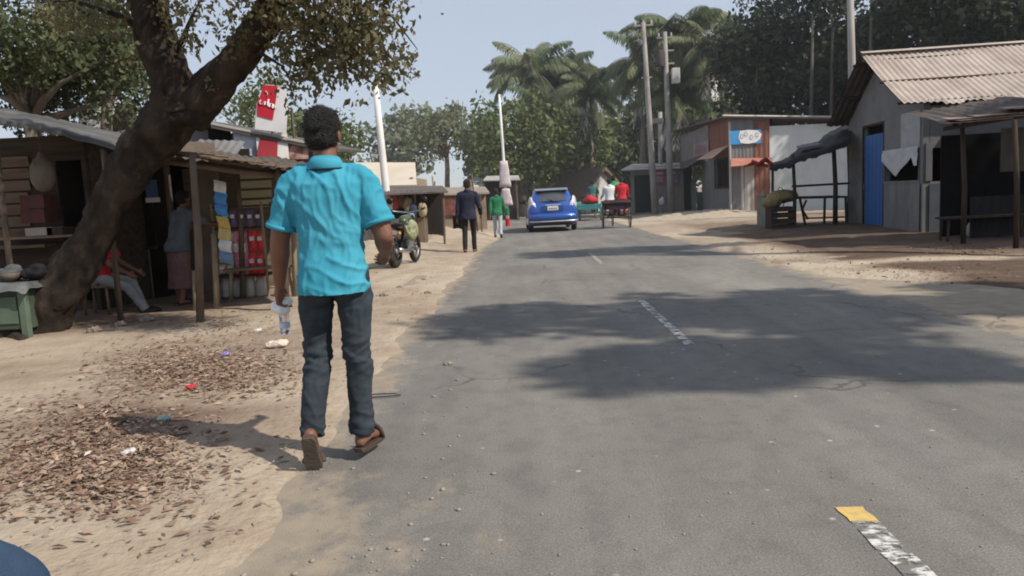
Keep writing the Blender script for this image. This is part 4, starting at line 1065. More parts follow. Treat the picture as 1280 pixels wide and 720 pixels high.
tarp_dark = mat('charcoal_tarpaulin', (.012, .012, .015), (.026, .026, .030), scale=3, rough=.7, bump=.4, bscale=10)
wood_dark = mat('dark_timber', (.038, .027, .020), (.075, .052, .037), scale=4, rough=.9, stretch=(6, 6, .6), bump=.4)
wood_tan = mat('tan_plank', (.16, .115, .078), (.23, .17, .12), scale=3, rough=.9, stretch=(.6, 6, 6), bump=.4, dirt=(.09, .06, .045), dirt_scale=2)
bamboo = mat('bamboo_pole', (.22, .17, .115), (.30, .24, .165), scale=4, rough=.8, stretch=(3, 3, .8), dirt=(.12, .085, .06), dirt_scale=4)
bamboo_d = mat('dark_bamboo_pole', (.095, .068, .048), (.15, .11, .08), scale=4, rough=.85, stretch=(3, 3, .8))
dark_in = mat('painted_interior_shade', (.022, .018, .016), (.034, .028, .024), scale=2, rough=1)  # near-black colour stands in for the shade inside buildings
blue_paint = mat('blue_door_paint', (.035, .115, .33), (.05, .15, .40), scale=3, rough=.65, stretch=(4, 4, .6), dirt=(.03, .075, .2), dirt_scale=3)
mud = mat('mud_wall', (.23, .175, .125), (.30, .235, .17), scale=3, rough=1, bump=.4, bscale=18)
concrete = mat('pale_concrete', (.50, .49, .47), (.60, .59, .57), scale=4, rough=.9, stretch=(1, 1, .3), dirt=(.36, .34, .32), dirt_scale=3)
conc_d = mat('grey_concrete', (.27, .25, .23), (.36, .34, .31), scale=4, rough=.9, stretch=(1, 1, .3), dirt=(.20, .18, .16), dirt_scale=3)
plastic_sheet = mat('white_plastic_sheet', (.44, .44, .45), (.52, .52, .53), scale=5, rough=.4)

# ---- grey house with the blue door (right)
Fc, Bc = (8.25, 16.2), (8.72, 21.0)
g_ = Vector((Bc[0] - Fc[0], Bc[1] - Fc[1], 0)).normalized(); p_ = Vector((g_.y, -g_.x, 0))
Rc = (Fc[0] + p_.x * 9, Fc[1] + p_.y * 9)
gz0 = 0.0
EZ = 2.72
hs = thing('house', 'grey plastered house with pinkish corrugated roof and a blue door', 'house', (Fc[0], Fc[1], 0))
dU0, dU1 = pl(1104, 220, Bc, Fc)[0], pl(1079, 220, Bc, Fc)[0]
dz1 = pl(1092, 157, Bc, Fc)[1]; dzd = pl(1092, 168, Bc, Fc)[1]
wU0, wU1, wz0, wz1 = pl(1106, 210, Bc, Fc)[0], pl(1149, 210, Bc, Fc)[0], pl(1128, 226, Bc, Fc)[1], pl(1128, 190, Bc, Fc)[1]
m_ = MB(); wall(m_, Bc, Fc, -.1, EZ, [(dU1, dU0, -.1, dz1), (wU0, wU1, wz0, wz1)], .12)
apex = at(1075, 67, 18.7); ev = at(1130, 130, 15.95)
rh = apex.z
Mg = (Vector((*Fc, 0)) + Vector((*Bc, 0))) / 2
a, b_, c = on(Bc, Fc, 0, EZ), on(Bc, Fc, (Vector(Fc) - Vector(Bc)).length, EZ), Vector((Mg.x, Mg.y, rh - .12))
inn = p_ * .12
m_.add([a, b_, c, a + inn, b_ + inn, c + inn], [(0, 1, 2), (5, 4, 3), (0, 3, 4, 1), (1, 4, 5, 2), (2, 5, 3, 0)])
lw0, lw1, lz0, lz1 = pl(1165, 205, Fc, Rc)[0], pl(1203, 205, Fc, Rc)[0], pl(1182, 226, Fc, Rc)[1], pl(1182, 184, Fc, Rc)[1]
Fs = (Fc[0] + p_.x * .13, Fc[1] + p_.y * .13)
wall(m_, Fs, Rc, -.1, EZ - .05, [(lw0 - .13, lw1 - .13, lz0, lz1), (2.2, 3.4, 0, 1.9)], .12)
Bk = (Bc[0] + p_.x * 9, Bc[1] + p_.y * 9)
wall(m_, Rc, Bk, -.1, EZ, (), .12); wall(m_, Bk, (Bc[0] + p_.x * .13, Bc[1] + p_.y * .13), -.1, EZ, (), .12)
m_.build('wall', plaster, hs, world=True)
m_ = MB(); m_.box((Mg.x + p_.x * 4.5, Mg.y + p_.y * 4.5, 0.02), (8, 4.2, .02), rz=math.atan2(p_.y, p_.x)); m_.build('inner_floor', dark_in, hs, world=True)
o_ = Vector((apex.x, apex.y, rh)); v_ = Vector((ev.x - apex.x, ev.y - apex.y, ev.z - rh))
roof = MB().corr(o_ + p_ * 10.2, -p_ * 10.2, v_, 8, amp=.018, pitch=.125, sag=.04, jag=.03).build('roof', tin_roof, hs, world=True, smooth=True)
v2 = Vector((-v_.x * .9 + .1, -v_.y, v_.z)); v2 = g_ * abs(v_.y) * .98 + Vector((0, 0, v_.z))
MB().corr(o_ + Vector((0, 0, -.004)), p_ * 10.2, v2, 6, amp=.022, pitch=.15).build('roof', tin_dark, hs, world=True, smooth=True)
rt = MB(); rt.slab(o_ + Vector((0, 0, .03)) - g_ * .18 - Vector((0, 0, .05)), o_ - g_ * .18 + p_ * 10.2 - Vector((0, 0, .02)), o_ + p_ * 10.2 + Vector((0, 0, .045)), o_ + Vector((0, 0, .045)), .008)
rt.build('ridge_cap', tin_roof, roof, world=True)
bm_ = MB()
for f_ in (.12, .55, .93):
    bm_.tube([o_ + v_ * f_ + Vector((0, 0, -.06)) - p_ * .05, o_ + v_ * f_ + Vector((0, 0, -.06)) + p_ * 3], .035, 6)
    bm_.tube([o_ + v2 * f_ + Vector((0, 0, -.06)) - p_ * .05, o_ + v2 * f_ + Vector((0, 0, -.06)) + p_ * 3], .035, 6)
bm_.build('purlin', wood_dark, hs, world=True)
d_ = panel(Bc, Fc, dU1 + .03, dU0 - .03, 0.04, dzd, off=-.03, t=.04); dr_ = d_.build('door', blue_paint, hs, world=True)
dm = MB()
for k in range(1, 5):
    u = dU1 + .03 + (dU0 - dU1 - .06) * k / 5; dm.slab(on(Bc, Fc, u - .012, .06, -.028), on(Bc, Fc, u + .012, .06, -.028), on(Bc, Fc, u + .012, dzd - .04, -.028), on(Bc, Fc, u - .012, dzd - .04, -.028), .003)
dm.build('plank_joint', mat('dark_blue_joint', (.015, .04, .13)), dr_, world=True)
MB().tube([on(Bc, Fc, dU1 + .12, 1.0, -.02), on(Bc, Fc, dU1 + .12, 1.0, .03), on(Bc, Fc, dU1 + .12, 1.12, .03), on(Bc, Fc, dU1 + .12, 1.12, -.02)], .01, 6).build('handle', tin_grey, dr_, world=True)
fr = MB()
for (u0, u1, z0, z1) in ((dU1 - .05, dU1, 0, dz1 + .05), (dU0, dU0 + .05, 0, dz1 + .05), (dU1, dU0, dz1, dz1 + .05)):
    fr.slab(on(Bc, Fc, u0, z0, .015), on(Bc, Fc, u1, z0, .015), on(Bc, Fc, u1, z1, .015), on(Bc, Fc, u0, z1, .015), .05)
fr.build('door_frame', wood_dark, hs, world=True)
wf = MB()
for (u0, u1, z0, z1) in ((wU0 - .04, wU1 + .04, wz0 - .05, wz0), (wU0 - .04, wU1 + .04, wz1, wz1 + .05), (wU0 - .04, wU0, wz0, wz1), (wU1, wU1 + .04, wz0, wz1)):
    wf.slab(on(Bc, Fc, u0, z0, .02), on(Bc, Fc, u1, z0, .02), on(Bc, Fc, u1, z1, .02), on(Bc, Fc, u0, z1, .02), .05)
wf = wf.build('window', tin_grey, hs, world=True)
bk = panel(Bc, Fc, wU0 - .3, wU1 + .3, wz0 - .3, wz1 + .2, off=-1.4, t=.02).build('inner_shade_sheet', dark_in, wf, world=True)  # dark sheet stands for the shade behind the window
# torn plastic over the window: a sagging sheet, longest in the middle-left
m_ = MB(); nu = 14; vs = []; fs = []
Wd = wU1 - wU0
for i in range(nu + 1):
    s = i / nu; dp = .22 + .62 * max(0, 1 - abs(s - .42) / .5) if s < .9 else .55
    for j in range(6):
        t_ = j / 5; vs.append(on(Bc, Fc, wU0 - .04 + (Wd + .08) * s, wz1 + .08 - dp * t_ * (wz1 - wz0 + .1), .045 + .03 * noise.noise(Vector((s * 6, t_ * 3, 2))) + .02 * t_))
for i in range(nu):
    for j in range(5): a = i * 6 + j; fs.append((a, a + 1, a + 7, a + 6))
m_.add(vs, fs).build('plastic_sheet', plastic_sheet, wf, world=True, smooth=True)
pxpanel(Bc, Fc, 1127, 140, 1151, 186, .02, .012).build('pale_panel', mat('pale_board', (.34, .34, .35), (.40, .40, .41), scale=4, rough=.8, dirt=(.26, .26, .27), dirt_scale=3), hs, world=True)
MB().corr(on(Bc, Fc, pl(1106, 260, Bc, Fc)[0], .02, .03), on(Bc, Fc, pl(1151, 260, Bc, Fc)[0], .02, .03) - on(Bc, Fc, pl(1106, 260, Bc, Fc)[0], .02, .03), Vector((0, 0, wz0 - .08)), 2, amp=.008, pitch=.12).build('tin_sheet', tin_grey, hs, world=True, smooth=True)
pxpanel(Fc, Rc, 1161, 229, 1205, 300, .025, .012).build('tin_sheet', mat('bluish_tin', (.085, .095, .12), (.12, .13, .155), scale=3, rough=.6, metal=.2), hs, world=True)
pxpanel(Fc, Rc, 1157, 178, 1165, 226, .022, .02).build('window_post', tin_grey, hs, world=True)
panel(Fc, Rc, lw0 - .1, lw1 + 2.6, -.0, 2.3, off=-1.6, t=.02).build('inner_partition', dark_in, hs, world=True)

# ---- lean-to shed in front of the right end of the grey house
q0, q1 = gr(1204, 306), gr(1270, 310)
ls = thing('lean_to_shed', 'dark open lean to shed with rusty sheet roof at the right edge', 'shed', (q0.x, q0.y, 0))
for q, tx, ty in ((q0, 1203, 160), (q1, 1268, 150)):
    tp = at(tx, ty, q.y); MB().tube([(q.x, q.y, -.05), ((q.x + tp.x) / 2 + .03, q.y, tp.z / 2), (tp.x, q.y, tp.z)], [.045, .042, .038], 8).build('post', wood_dark, ls, world=True, smooth=True)
e0, e1 = at(1184, 157, q0.y - .35), at(1330, 132, q0.y - .9)
sr = MB(); sr.corr(e1 + Vector((0, 0, 0)), e0 - e1, Vector((.25, 2.0, .38)), 6, amp=.02, pitch=.15, sag=.03, jag=.0, seed=4)
sr = sr.build('roof', tin_dark, ls, world=True, smooth=True)
pk = MB()
for k in range(7):
    s = random.random() * .8; a = e0.lerp(e1, s); pk.slab(a + Vector((-.1, -.05, .03 + .012 * k)), a + Vector((.9, -.25, .05 + .012 * k)), a + Vector((.95, .35, .10 + .012 * k)), a + Vector((.0, .4, .09 + .012 * k)), .012)
pk.build('loose_roof_sheet', mat('rusty_edge_sheet', (.26, .19, .155), (.34, .26, .22), scale=5, rough=.8), ls, world=True)
MB().tube([e0 + Vector((0, .12, -.05)), e1 + Vector((0, .12, -.05))], .035, 7).build('beam', wood_dark, ls, world=True)
P0, Q0 = (q0.x + .25, q0.y + 1.25), (q0.x + 5, q0.y + .7)
panel(P0, Q0, 0, 4.8, -.05, 2.0, off=0, t=.03).build('back_panel', mat('shade_black_board', (.006, .006, .007), (.011, .0105, .011), scale=2, rough=.95, stretch=(4, 4, .6)), ls, world=True)  # board coloured near black to stand for deep shade in the shed
MB().corr(at(1250, 215, q1.y + .9), Vector((1.6, -.1, 0)), Vector((0, 0, .75)), 1, amp=.018, pitch=.16).build('tin_panel', mat('shade_dimmed_tin', (.055, .048, .038), (.085, .075, .058), scale=3, rough=.7), ls, world=True, smooth=True)  # tin colour darkened for the shade under the shed roof
panel((q0.x + .55, q0.y + .75), (q0.x + 3.2, q0.y + .45), 0, 2.6, -.05, .82, off=0, t=.04).build('added_shade_panel', mat('shed_shade_board', (.018, .018, .019), (.032, .030, .030), scale=3, stretch=(4, 4, .6)), ls, world=True)  # added dark panel, its colour deepens the shade of the shed
cq = gr(1240, 303); ct = thing('bench', 'low dark plank bench inside the lean to shed', 'bench', (cq.x, cq.y + .35, 0))
MB().box((0, 0, .46), (1.5, .35, .04)).build('seat', wood_dark, ct, bevel=.005)
for s in (-1, 1):
    for s2 in (-1, 1): MB().tube([(s * .65, s2 * .12, .44), (s * .68, s2 * .13, 0)], .025, 6).build('leg', wood_dark, ct)
sq = gr(1221, 300); sk = MB(); sk.ell((0, 0, .17), .14, .11, .20, 14, 10); sk.ell((0.03, 0, .36), .07, .06, .07, 10, 8)
rt_ = thing('sack', 'greyish white filled sack standing in the lean to shed', 'sack', (sq.x, sq.y + .1, 0)); remesh(sk, 'cloth_bag', mat('sack_cloth', (.36, .37, .36), (.43, .44, .43), scale=8, rough=.9), rt_, .014, 3, disp=folds(.012, 8, 8, 4, 2)); MB().torus((.03, 0, .33), .06, .01, 'Z', 14, 6).build('tie', wood_dark, rt_)

# ---- bamboo stall with charcoal tarpaulin (between the grey house and the tin shop)
s0 = gr(992, 288)
stl = thing('market_stall', 'open stall on crooked posts under a ragged charcoal tarpaulin', 'stall', (s0.x, s0.y, 0))
SY = s0.y
for (bx, by, tx, ty, dy, r_) in ((993, 288, 991, 193, 0, .05), (1044, 284, 1042, 183, .1, .065), (962, 246, 966, 203, .4, .04), (1061, 280, 1060, 170, 1.2, .05)):
    a, b_ = at(bx, by, SY + dy), at(tx, ty, SY + dy)
    if bx == 962: a.z = 0.0
    MB().tube([a, a.lerp(b_, .5) + Vector((.03, 0, 0)), b_], [r_, r_ * .9, r_ * .8], 8).build('post', wood_dark, stl, world=True, smooth=True)
tl = [at(962, 207, SY - .4), at(985, 203, SY - .4), at(1003, 194, SY - .4), at(1020, 190, SY - .4), at(1040, 184, SY - .4), at(1064, 172, SY - .4)]
th = [at(968, 203, SY + 1.6), at(985, 196, SY + 1.6), at(1003, 180, SY + 1.6), at(1022, 177, SY + 1.6), at(1038, 164, SY + 1.6), at(1066, 151, SY + 1.6)]
m_ = MB(); nv = 5; vs = []; fs = []; NN = 30
for i in range(NN + 1):
    s = i / NN * (len(tl) - 1); k = min(int(s), len(tl) - 2); f_ = s - k
    A, B = tl[k].lerp(tl[k + 1], f_), th[k].lerp(th[k + 1], f_)
    vs.append(A + Vector((0, -.03, -.12 - .16 * abs(noise.noise(Vector((i * .8, 3, 0)))))))
    for j in range(nv): vs.append(A.lerp(B, j / (nv - 1)) + Vector((0, 0, .05 * noise.noise(Vector((i * .5, j * .7, 1))))))
for i in range(NN):
    for j in range(nv): a = i * (nv + 1) + j; fs.append((a, a + nv + 1, a + nv + 2, a + 1))
tp_ = m_.add(vs, fs).build('tarpaulin', tarp_dark, stl, world=True, smooth=True)
pt_ = MB(); a = at(1010, 186, SY + .2); pt_.slab(a + Vector((-.35, -.2, .02)), a + Vector((.3, -.25, .10)), a + Vector((.35, .3, .16)), a + Vector((-.2, .3, .10)), .01)
pt_.build('grey_patch', mat('grey_patch_cloth', (.12, .12, .13), (.17, .17, .18), scale=4), tp_, world=True)
rb = MB(); pts = [at(940, 201, SY - .3), at(948, 206, SY - .3), at(957, 199, SY - .3), at(966, 206, SY - .35)]
rb.tube(pts, [.06, .10, .09, .05], 10, flat=.7); rb.tube([at(930, 208, SY - .25), at(945, 203, SY - .3), at(960, 208, SY - .3)], [.03, .05, .03], 8)
remesh(rb, 'rolled_red_cloth', mat('dark_red_cloth', (.16, .02, .02), (.24, .05, .04), scale=7, rough=.9), stl, .016, 1, disp=folds(.012, 6, 6, 6, 1)).location = (-s0.x, -s0.y, 0)
tb = thing('display_table', 'rough timber table with side rails under the charcoal tarpaulin', 'table', (at(1028, 255, SY + .4).x, SY + .5, 0))
def TB(px, py, dy=.4): return at(px, py, SY + dy)
tt = MB(); a, b_ = TB(978, 247), TB(1060, 245); tt.slab(a, b_, b_ + Vector((0, .9, .02)), a + Vector((0, .9, .02)), .05); tt.build('tabletop', wood_dark, tb, world=True)
for (x0, y0, x1, y1) in ((1000, 248, 1007, 283), (1031, 248, 1030, 283), (1057, 246, 1058, 280)):
    MB().tube([TB(x0, y0), TB(x1, y1)], .035, 7).build('leg', wood_dark, tb, world=True)
    MB().tube([TB(x0, y0, 1.2), TB(x1, y1, 1.2)], .035, 7).build('leg', wood_dark, tb, world=True)
MB().tube([TB(990, 233, .2), TB(1062, 229, .2)], .03, 7).build('rail', wood_dark, tb, world=True)
MB().tube([TB(1004, 273), TB(1059, 271)], .025, 7).build('rail', bamboo, tb, world=True)
MB().tube([TB(1008, 250), TB(1003, 262), TB(1010, 274)], .03, 7).build('brace', wood_dark, tb, world=True)
a = TB(973, 246, .0); cl_ = MB(); cl_.ell(a + Vector((.2, .3, 0)), .42, .34, .17, 16, 10); cl_.ell(a + Vector((-.1, .25, -.14)), .25, .3, .16, 12, 8)
rt_ = thing('cloth_bundle', 'faded yellow cloth bundle lying at the left end of the stall', 'bundle', (a.x + .1, a.y + .28, a.z - .2)); bd = remesh(cl_, 'cloth', mat('faded_yellow_cloth', (.20, .165, .07), (.27, .22, .12), scale=4, rough=.95, dirt=(.12, .10, .06), dirt_scale=3), rt_, .025, 3, disp=folds(.03, 5, 5, 5, 2))
for q in bd.data.vertices: q.co -= rt_.location
tw_ = MB(); tw_.torus((.05, .02, .15), .30, .012, 'X', 16, 6); tw_.build('tie', wood_dark, rt_)
a = gr(981, 289); bx_ = thing('wooden_crate', 'dark slatted crate on the ground under the yellow bundle', 'crate', (a.x, a.y + .35, 0))
for k in range(4):
    MB().box((0, -.26, .09 + k * .16), (.62, .025, .12)).build('slat', wood_dark, bx_); MB().box((0, .26, .09 + k * .16), (.62, .025, .12)).build('slat', wood_dark, bx_)
for s in (-1, 1): MB().box((s * .3, 0, .32), (.03, .49, .62)).build('side_board', wood_dark, bx_)
a = gr(963, 285); dmw = thing('low_wall', 'stub of greenish plastered wall left of the stall', 'wall', (a.x, a.y, 0))
w_ = MB(); w_.box((0, .3, .42), (.36, .8, .98), taper=.96); w_.build('masonry', mat('greenish_plaster', (.17, .17, .14), (.22, .22, .18), scale=4, rough=.95), dmw, bevel=.02); MB().box((0, .3, .93), (.40, .84, .05)).build('coping', plaster, dmw, bevel=.01)

# ---- tin shop row with rust red and whitewashed walls
c0 = gr(914, 271); A = (c0.x, c0.y); Yf = 44.5
Bf = at(851, 262, Yf); B = (c0.x - .12, Yf)
B = (Bf.x, Yf)
E_ = (at(962, 268, c0.y).x, c0.y + .0); G_ = (at(1062, 262, c0.y + .6).x, c0.y + .25)
sh_ = thing('shop', 'tin shop with rust red corner panels and a long whitewashed right wall', 'shop', (A[0], A[1], 0))
zt = at(912, 146, A[1]).z; zt2 = at(851, 163, Yf).z
ztr = at(1040, 151, G_[1]).z
m_ = MB()
hu0, hu1, hz0, hz1 = pl(894, 215, B, A)[0], pl(912, 215, B, A)[0], pl(903, 234, B, A)[1], pl(903, 199, B, A)[1]
ou0, ou1, oz1 = pl(858, 240, B, A)[0], pl(878, 240, B, A)[0], pl(868, 207, B, A)[1]
zs_ = min(zt, zt2)
wall(m_, B, A, -.1, zs_, [(hu0, hu1, hz0, hz1), (ou0, ou1, .15, oz1)], .1)
m_.build('side_wall', tin_grey, sh_, world=True)
def hang(x0, y0, x1, y1, mt, nm='tin_sheet', P=A, Q=E_, pitch=.14, off=.02, amp=.012):
    xm, ym = (x0 + x1) / 2, (y0 + y1) / 2
    u0, u1, z0, z1 = pl(x0, ym, P, Q)[0], pl(x1, ym, P, Q)[0], pl(xm, y1, P, Q)[1], pl(xm, y0, P, Q)[1]
    a_ = on(P, Q, u0, z0, off); return MB().corr(a_, on(P, Q, u1, z0, off) - a_, Vector((0, 0, z1 - z0)), 1, amp=amp, pitch=pitch).build(nm, mt, sh_, world=True, smooth=True)
hang(852, 163, 886, 205, mat('grey_lilac_tin', (.22, .205, .20), (.27, .25, .245), scale=2, rough=.7, dirt=(.17, .15, .14), dirt_scale=1.2), P=B, Q=A)
hang(887, 147, 913, 197, tin_rust, P=B, Q=A)
wall(MB(), A, E_, -.1, zt - .1, (), .1).build('front_wall', tin_grey, sh_, world=True)
hang(914.5, 150, 942, 272, tin_grey); hang(926, 207, 945, 272, tin_pale, off=.035, pitch=.17, amp=.016); hang(942.5, 150, 962, 269, tin_rust, off=.025, pitch=.18, amp=.02)
wall(MB(), (E_[0] + .003, E_[1] + .06), G_, -.1, ztr - .1, (), .1).build('white_wall', white_wall, sh_, world=True)
MB().tube([on(A, E_, -.02, 0, .05), on(A, E_, -.02, zt - .2, .05)], .05, 8).build('corner_post', tin_pale, sh_, world=True)
rf_ = MB(); a, b_, c, d = Vector((A[0] - .35, A[1] - .35, zt)), Vector((G_[0] + .3, G_[1] - .3, ztr + .02)), Vector((G_[0] + .3, Yf + 1, zt2 + .2)), Vector((B[0] - .35, Yf + .5, zt2 + .02))
rf_.slab(a, b_, c, d, .05); rf_.build('roof', tin_dark, sh_, world=True)
MB().slab(a + Vector((-.02, -.025, .015)), b_ + Vector((0, -.025, .015)), b_ + Vector((0, -.005, .07)), a + Vector((-.02, -.005, .07)), .02).build('roof_edge', tin_pale, sh_, world=True)
bp_ = MB(); x_ = hu0
wn_ = MB()
for (u0, u1, z0, z1) in ((hu0 - .05, hu0, hz0, hz1), (hu1 - .01, hu1 + .04, hz0, hz1), (hu0 - .05, hu1 + .04, hz0 - .07, hz0), (hu0 - .05, hu1 + .04, hz1, hz1 + .07)):
    wn_.slab(on(B, A, u0, z0, .03), on(B, A, u1, z0, .03), on(B, A, u1, z1, .03), on(B, A, u0, z1, .03), .06)
wn_ = wn_.build('window', wood_dark, sh_, world=True)
brs = MB()
for k in range(1, 6): u = hu0 + (hu1 - hu0) * k / 6; brs.tube([on(B, A, u, hz0, -.03), on(B, A, u, hz1, -.03)], .018, 6)
brs.build('bars', wood_dark, wn_, world=True)
MB().slab(on(B, A, hu0 - .3, hz1 + .1, .75), on(B, A, hu1 + .1, hz1 + .02, .75), on(B, A, hu1 + .1, hz1 + .5, .04), on(B, A, hu0 - .3, hz1 + .5, .04), .02).build('shutter_flap', mat('peach_board', (.42, .26, .19), (.5, .34, .26), scale=3), sh_, world=True)
panel(B, A, .0, (Vector(A) - Vector(B)).length - .2, 0, zs_ - .1, off=-1.7, t=.02).build('inner_wall', dark_in, sh_, world=True)
pxpanel(B, A, 872, 240, 878, 268, .04, .03).build('door', mat('green_door', (.03, .09, .075), (.05, .12, .10), scale=3), sh_, world=True)
pxpanel(B, A, 861, 228, 871, 268, .05, .03).build('counter_board', mat('pale_green_board', (.26, .30, .28), (.34, .37, .35), scale=3), sh_, world=True)
MB().slab(on(B, A, ou0 - 3, oz1 - .15, .9), on(B, A, ou1 + 1, oz1 - .15, .9), on(B, A, ou1 + 1, oz1 + .35, .03), on(B, A, ou0 - 3, oz1 + .35, .03), .03).build('awning', tin_dark, sh_, world=True)
MB().slab(*[q for q in (at(913, 208, A[1] - .9), at(966, 204, A[1] - .9), at(964, 197, A[1] - .03), at(915, 198, A[1] - .03))], .02).build('awning', mat('salmon_awning', (.46, .20, .14), (.36, .14, .10), scale=3, rough=.8), sh_, world=True)
def board(name, label, P, Q, x0, y0, x1, y1, mt, off=.08, t=.03, cat='sign', group=None):
    q = on(P, Q, pl(x0, (y0 + y1) / 2, P, Q)[0], pl((x0 + x1) / 2, y1, P, Q)[1], off)
    r_ = thing(name, label, cat, tuple(q), 0, group); pxpanel(P, Q, x0, y0, x1, y1, off, t).build('board', mt, r_, world=True); return r_
sg = board('signboard', 'blue and white painted signboard above the salmon awning of the tin shop', A, E_, 912, 163, 950, 180, mat('sign_blue', (.05, .30, .62), (.06, .34, .68), scale=2, rough=.6), .1)
wp = MB(); rr = random.Random(5)
ring = [(924, 164), (935, 162.5), (946, 163.5), (951, 168), (949, 174), (944, 178), (934, 180), (925, 179), (922, 172)]
def signpoly(r_, P, Q, ring, mt, off, name):
    m_ = MB(); vs = [on(P, Q, *pl(x, y, P, Q), off) for x, y in ring]; m_.add(vs, [tuple(range(len(vs)))]); return m_.build(name, mt, r_, world=True)
signpoly(sg, A, E_, ring, mat('sign_white', (.75, .74, .72), (.82, .81, .79), scale=4), .112, 'white_field')
for i, (x, y) in enumerate(((926, 171), (931, 168), (938, 172), (945, 169))):
    signpoly(sg, A, E_, [(x + 2.6 * math.cos(a), y + 3.4 * math.sin(a)) for a in [k * PI / 5 + i for k in range(10)]], mat('sign_mark', (.42, .43, .46), (.5, .5, .53), scale=9), .116 + .001 * i, 'lettering')
    signpoly(sg, A, E_, [(x + 1.1 * math.cos(a), y + 1.7 * math.sin(a)) for a in [k * PI / 5 + i for k in range(10)]], mat('sign_white', (1, 1, 1)), .1225 + .001 * i, 'lettering')
ps = board('poster', 'small faded pink framed poster on the side wall of the tin shop', B, A, 869, 178, 888, 194, mat('faded_pink_frame', (.36, .22, .21), (.42, .27, .25), scale=3), .1, cat='poster')
signpoly(ps, B, A, [(872, 192), (886, 191), (886, 181), (872, 182)], mat('faded_poster', (.20, .14, .15), (.30, .22, .22), scale=7), .112, 'picture')

# ---- small shop by the bend with posters, and the thatched hut
Y1 = 39.5
P1, Q1 = (at(789, 250, Y1).x, Y1), (at(852, 250, Y1).x, Y1 - .6)
k1 = thing('kiosk', 'dim kiosk with an open dark front and slanting tin roof beyond the rickshaw', 'kiosk', (P1[0], P1[1], 0))
h0, h1 = pl(793, 240, P1, Q1)[0], pl(815, 240, P1, Q1)[0]; zk = pl(800, 219, P1, Q1)[1]
wall(MB(), P1, Q1, -.1, pl(820, 208, P1, Q1)[1], [(h0, h1, .1, zk)], .1).build('front_wall', mat('dusty_board', (.17, .145, .125), (.23, .20, .175), scale=2), k1, world=True)
panel(P1, Q1, -.2, 3, -.1, 2.4, off=-1.8, t=.02).build('inner_wall', mat('dark_teal_inside', (.02, .03, .03), (.03, .042, .042)), k1, world=True)
MB().slab(at(776, 212, Y1 - .7), at(850, 209, Y1 - 1), at(850, 203, Y1 + 2), at(790, 205, Y1 + 2), .06).build('roof', tin_pale, k1, world=True)
for i, (x0, y0, x1, y1, c_, lab) in enumerate(((817, 212, 832, 230, (.24, .07, .10), 'dark red square poster on the kiosk front'), (833, 211, 847, 229, (.17, .14, .22), 'violet grey poster right of the red poster'))):
    r_ = board('poster', lab, P1, Q1, x0, y0, x1, y1, mat('poster_%s' % 'red violet'.split()[i], c_, tuple(v * 1.3 for v in c_), scale=6), .1 + .02 * i, cat='poster', group='posters on the kiosk')
    signpoly(r_, P1, Q1, [(x0 + 3, y1 - 3), (x1 - 3, y1 - 3), (x1 - 3, y0 + 8), (x0 + 3, y0 + 8)], mat('poster_inner', (.36, .24, .27), (.22, .12, .16), scale=9), .114 + .02 * i, 'picture')
    signpoly(r_, P1, Q1, [(x0 + 3, y0 + 6), (x1 - 3, y0 + 6), (x1 - 3, y0 + 3), (x0 + 3, y0 + 3)], mat('poster_line', (.5, .42, .42), (.4, .34, .36), scale=9), .114 + .02 * i, 'lettering')
q = at(827, 252, Y1 - 1.6); wbg = thing('plastic_bag', 'white plastic bag hanging on a stick in front of the kiosk', 'bag', (q.x, q.y, 0))
b2 = MB(); b2.ell((0, 0, q.z), .13, .1, .16, 12, 8); b2.ell((.05, 0, q.z + .15), .06, .05, .1, 8, 6); remesh(b2, 'film', white_c, wbg, .02, 1, disp=folds(.02, 7, 7, 7, 1)); MB().tube([(.05, .02, 0), (.06, .02, q.z + .3)], .015, 6).build('stick', bamboo_d, wbg)
# thatched hut
hb = at(745, 262, 50); th_ = thing('thatched_hut', 'thatched hut with pale gable above the rickshaw', 'hut', (hb.x + .45, 50, 0), R(40))
apz, evz = at(748, 211, 50).z, at(735, 238, 50).z
hw, hd_ = 1.55, 5.2
m_ = MB(); m_.add([(-hw, 0, -.1), (hw, 0, -.1), (hw, 0, evz), (0, 0, apz - .15), (-hw, 0, evz), (-hw, hd_, -.1), (hw, hd_, -.1), (hw, hd_, evz), (0, hd_, apz - .15), (-hw, hd_, evz)],
                 [(0, 1, 2, 3, 4), (9, 8, 7, 6, 5), (0, 5, 6, 1), (1, 6, 7, 2), (4, 9, 5, 0)])
m_.build('wall', mat('pale_gable', (.55, .53, .52), (.45, .43, .42), scale=1.5, dirt=(.3, .27, .25), dirt_scale=1), th_)
thm = mat('grey_thatch', (.15, .115, .085), (.25, .20, .15), scale=5, rough=1, stretch=(1, 6, 1), bump=.8)
for s in (-1, 1):
    vs = []; fs = []; nx, ny = 12, 30
    for j in range(ny + 1):
        for i in range(nx + 1):
            t_ = i / nx; y = -.35 + (hd_ + .7) * j / ny
            vs.append(Vector((s * (hw + .5) * t_, y, apz + .1 - (apz - evz + .45) * t_ ** 1.15 + .06 * noise.noise(Vector((t_ * 5, y * 4, s))))))
    n0 = len(vs); vs += [v - Vector((0, 0, .22)) for v in vs]
    for j in range(ny):
        for i in range(nx):
            a = j * (nx + 1) + i; fs.append((a, a + 1, a + nx + 2, a + nx + 1)); fs.append((n0 + a, n0 + a + nx + 1, n0 + a + nx + 2, n0 + a + 1))
    for j in range(ny): a = j * (nx + 1) + nx; fs.append((a, a + n0, a + n0 + nx + 1, a + nx + 1))
    for i in range(nx): fs.append((i, i + n0, i + 1 + n0, i + 1))
    MB().add(vs, fs).build('roof', thm, th_, smooth=True, auto=40)
MB().box((-.75, -.02, .75), (.6, .03, 1.5)).build('door', dark_in, th_)

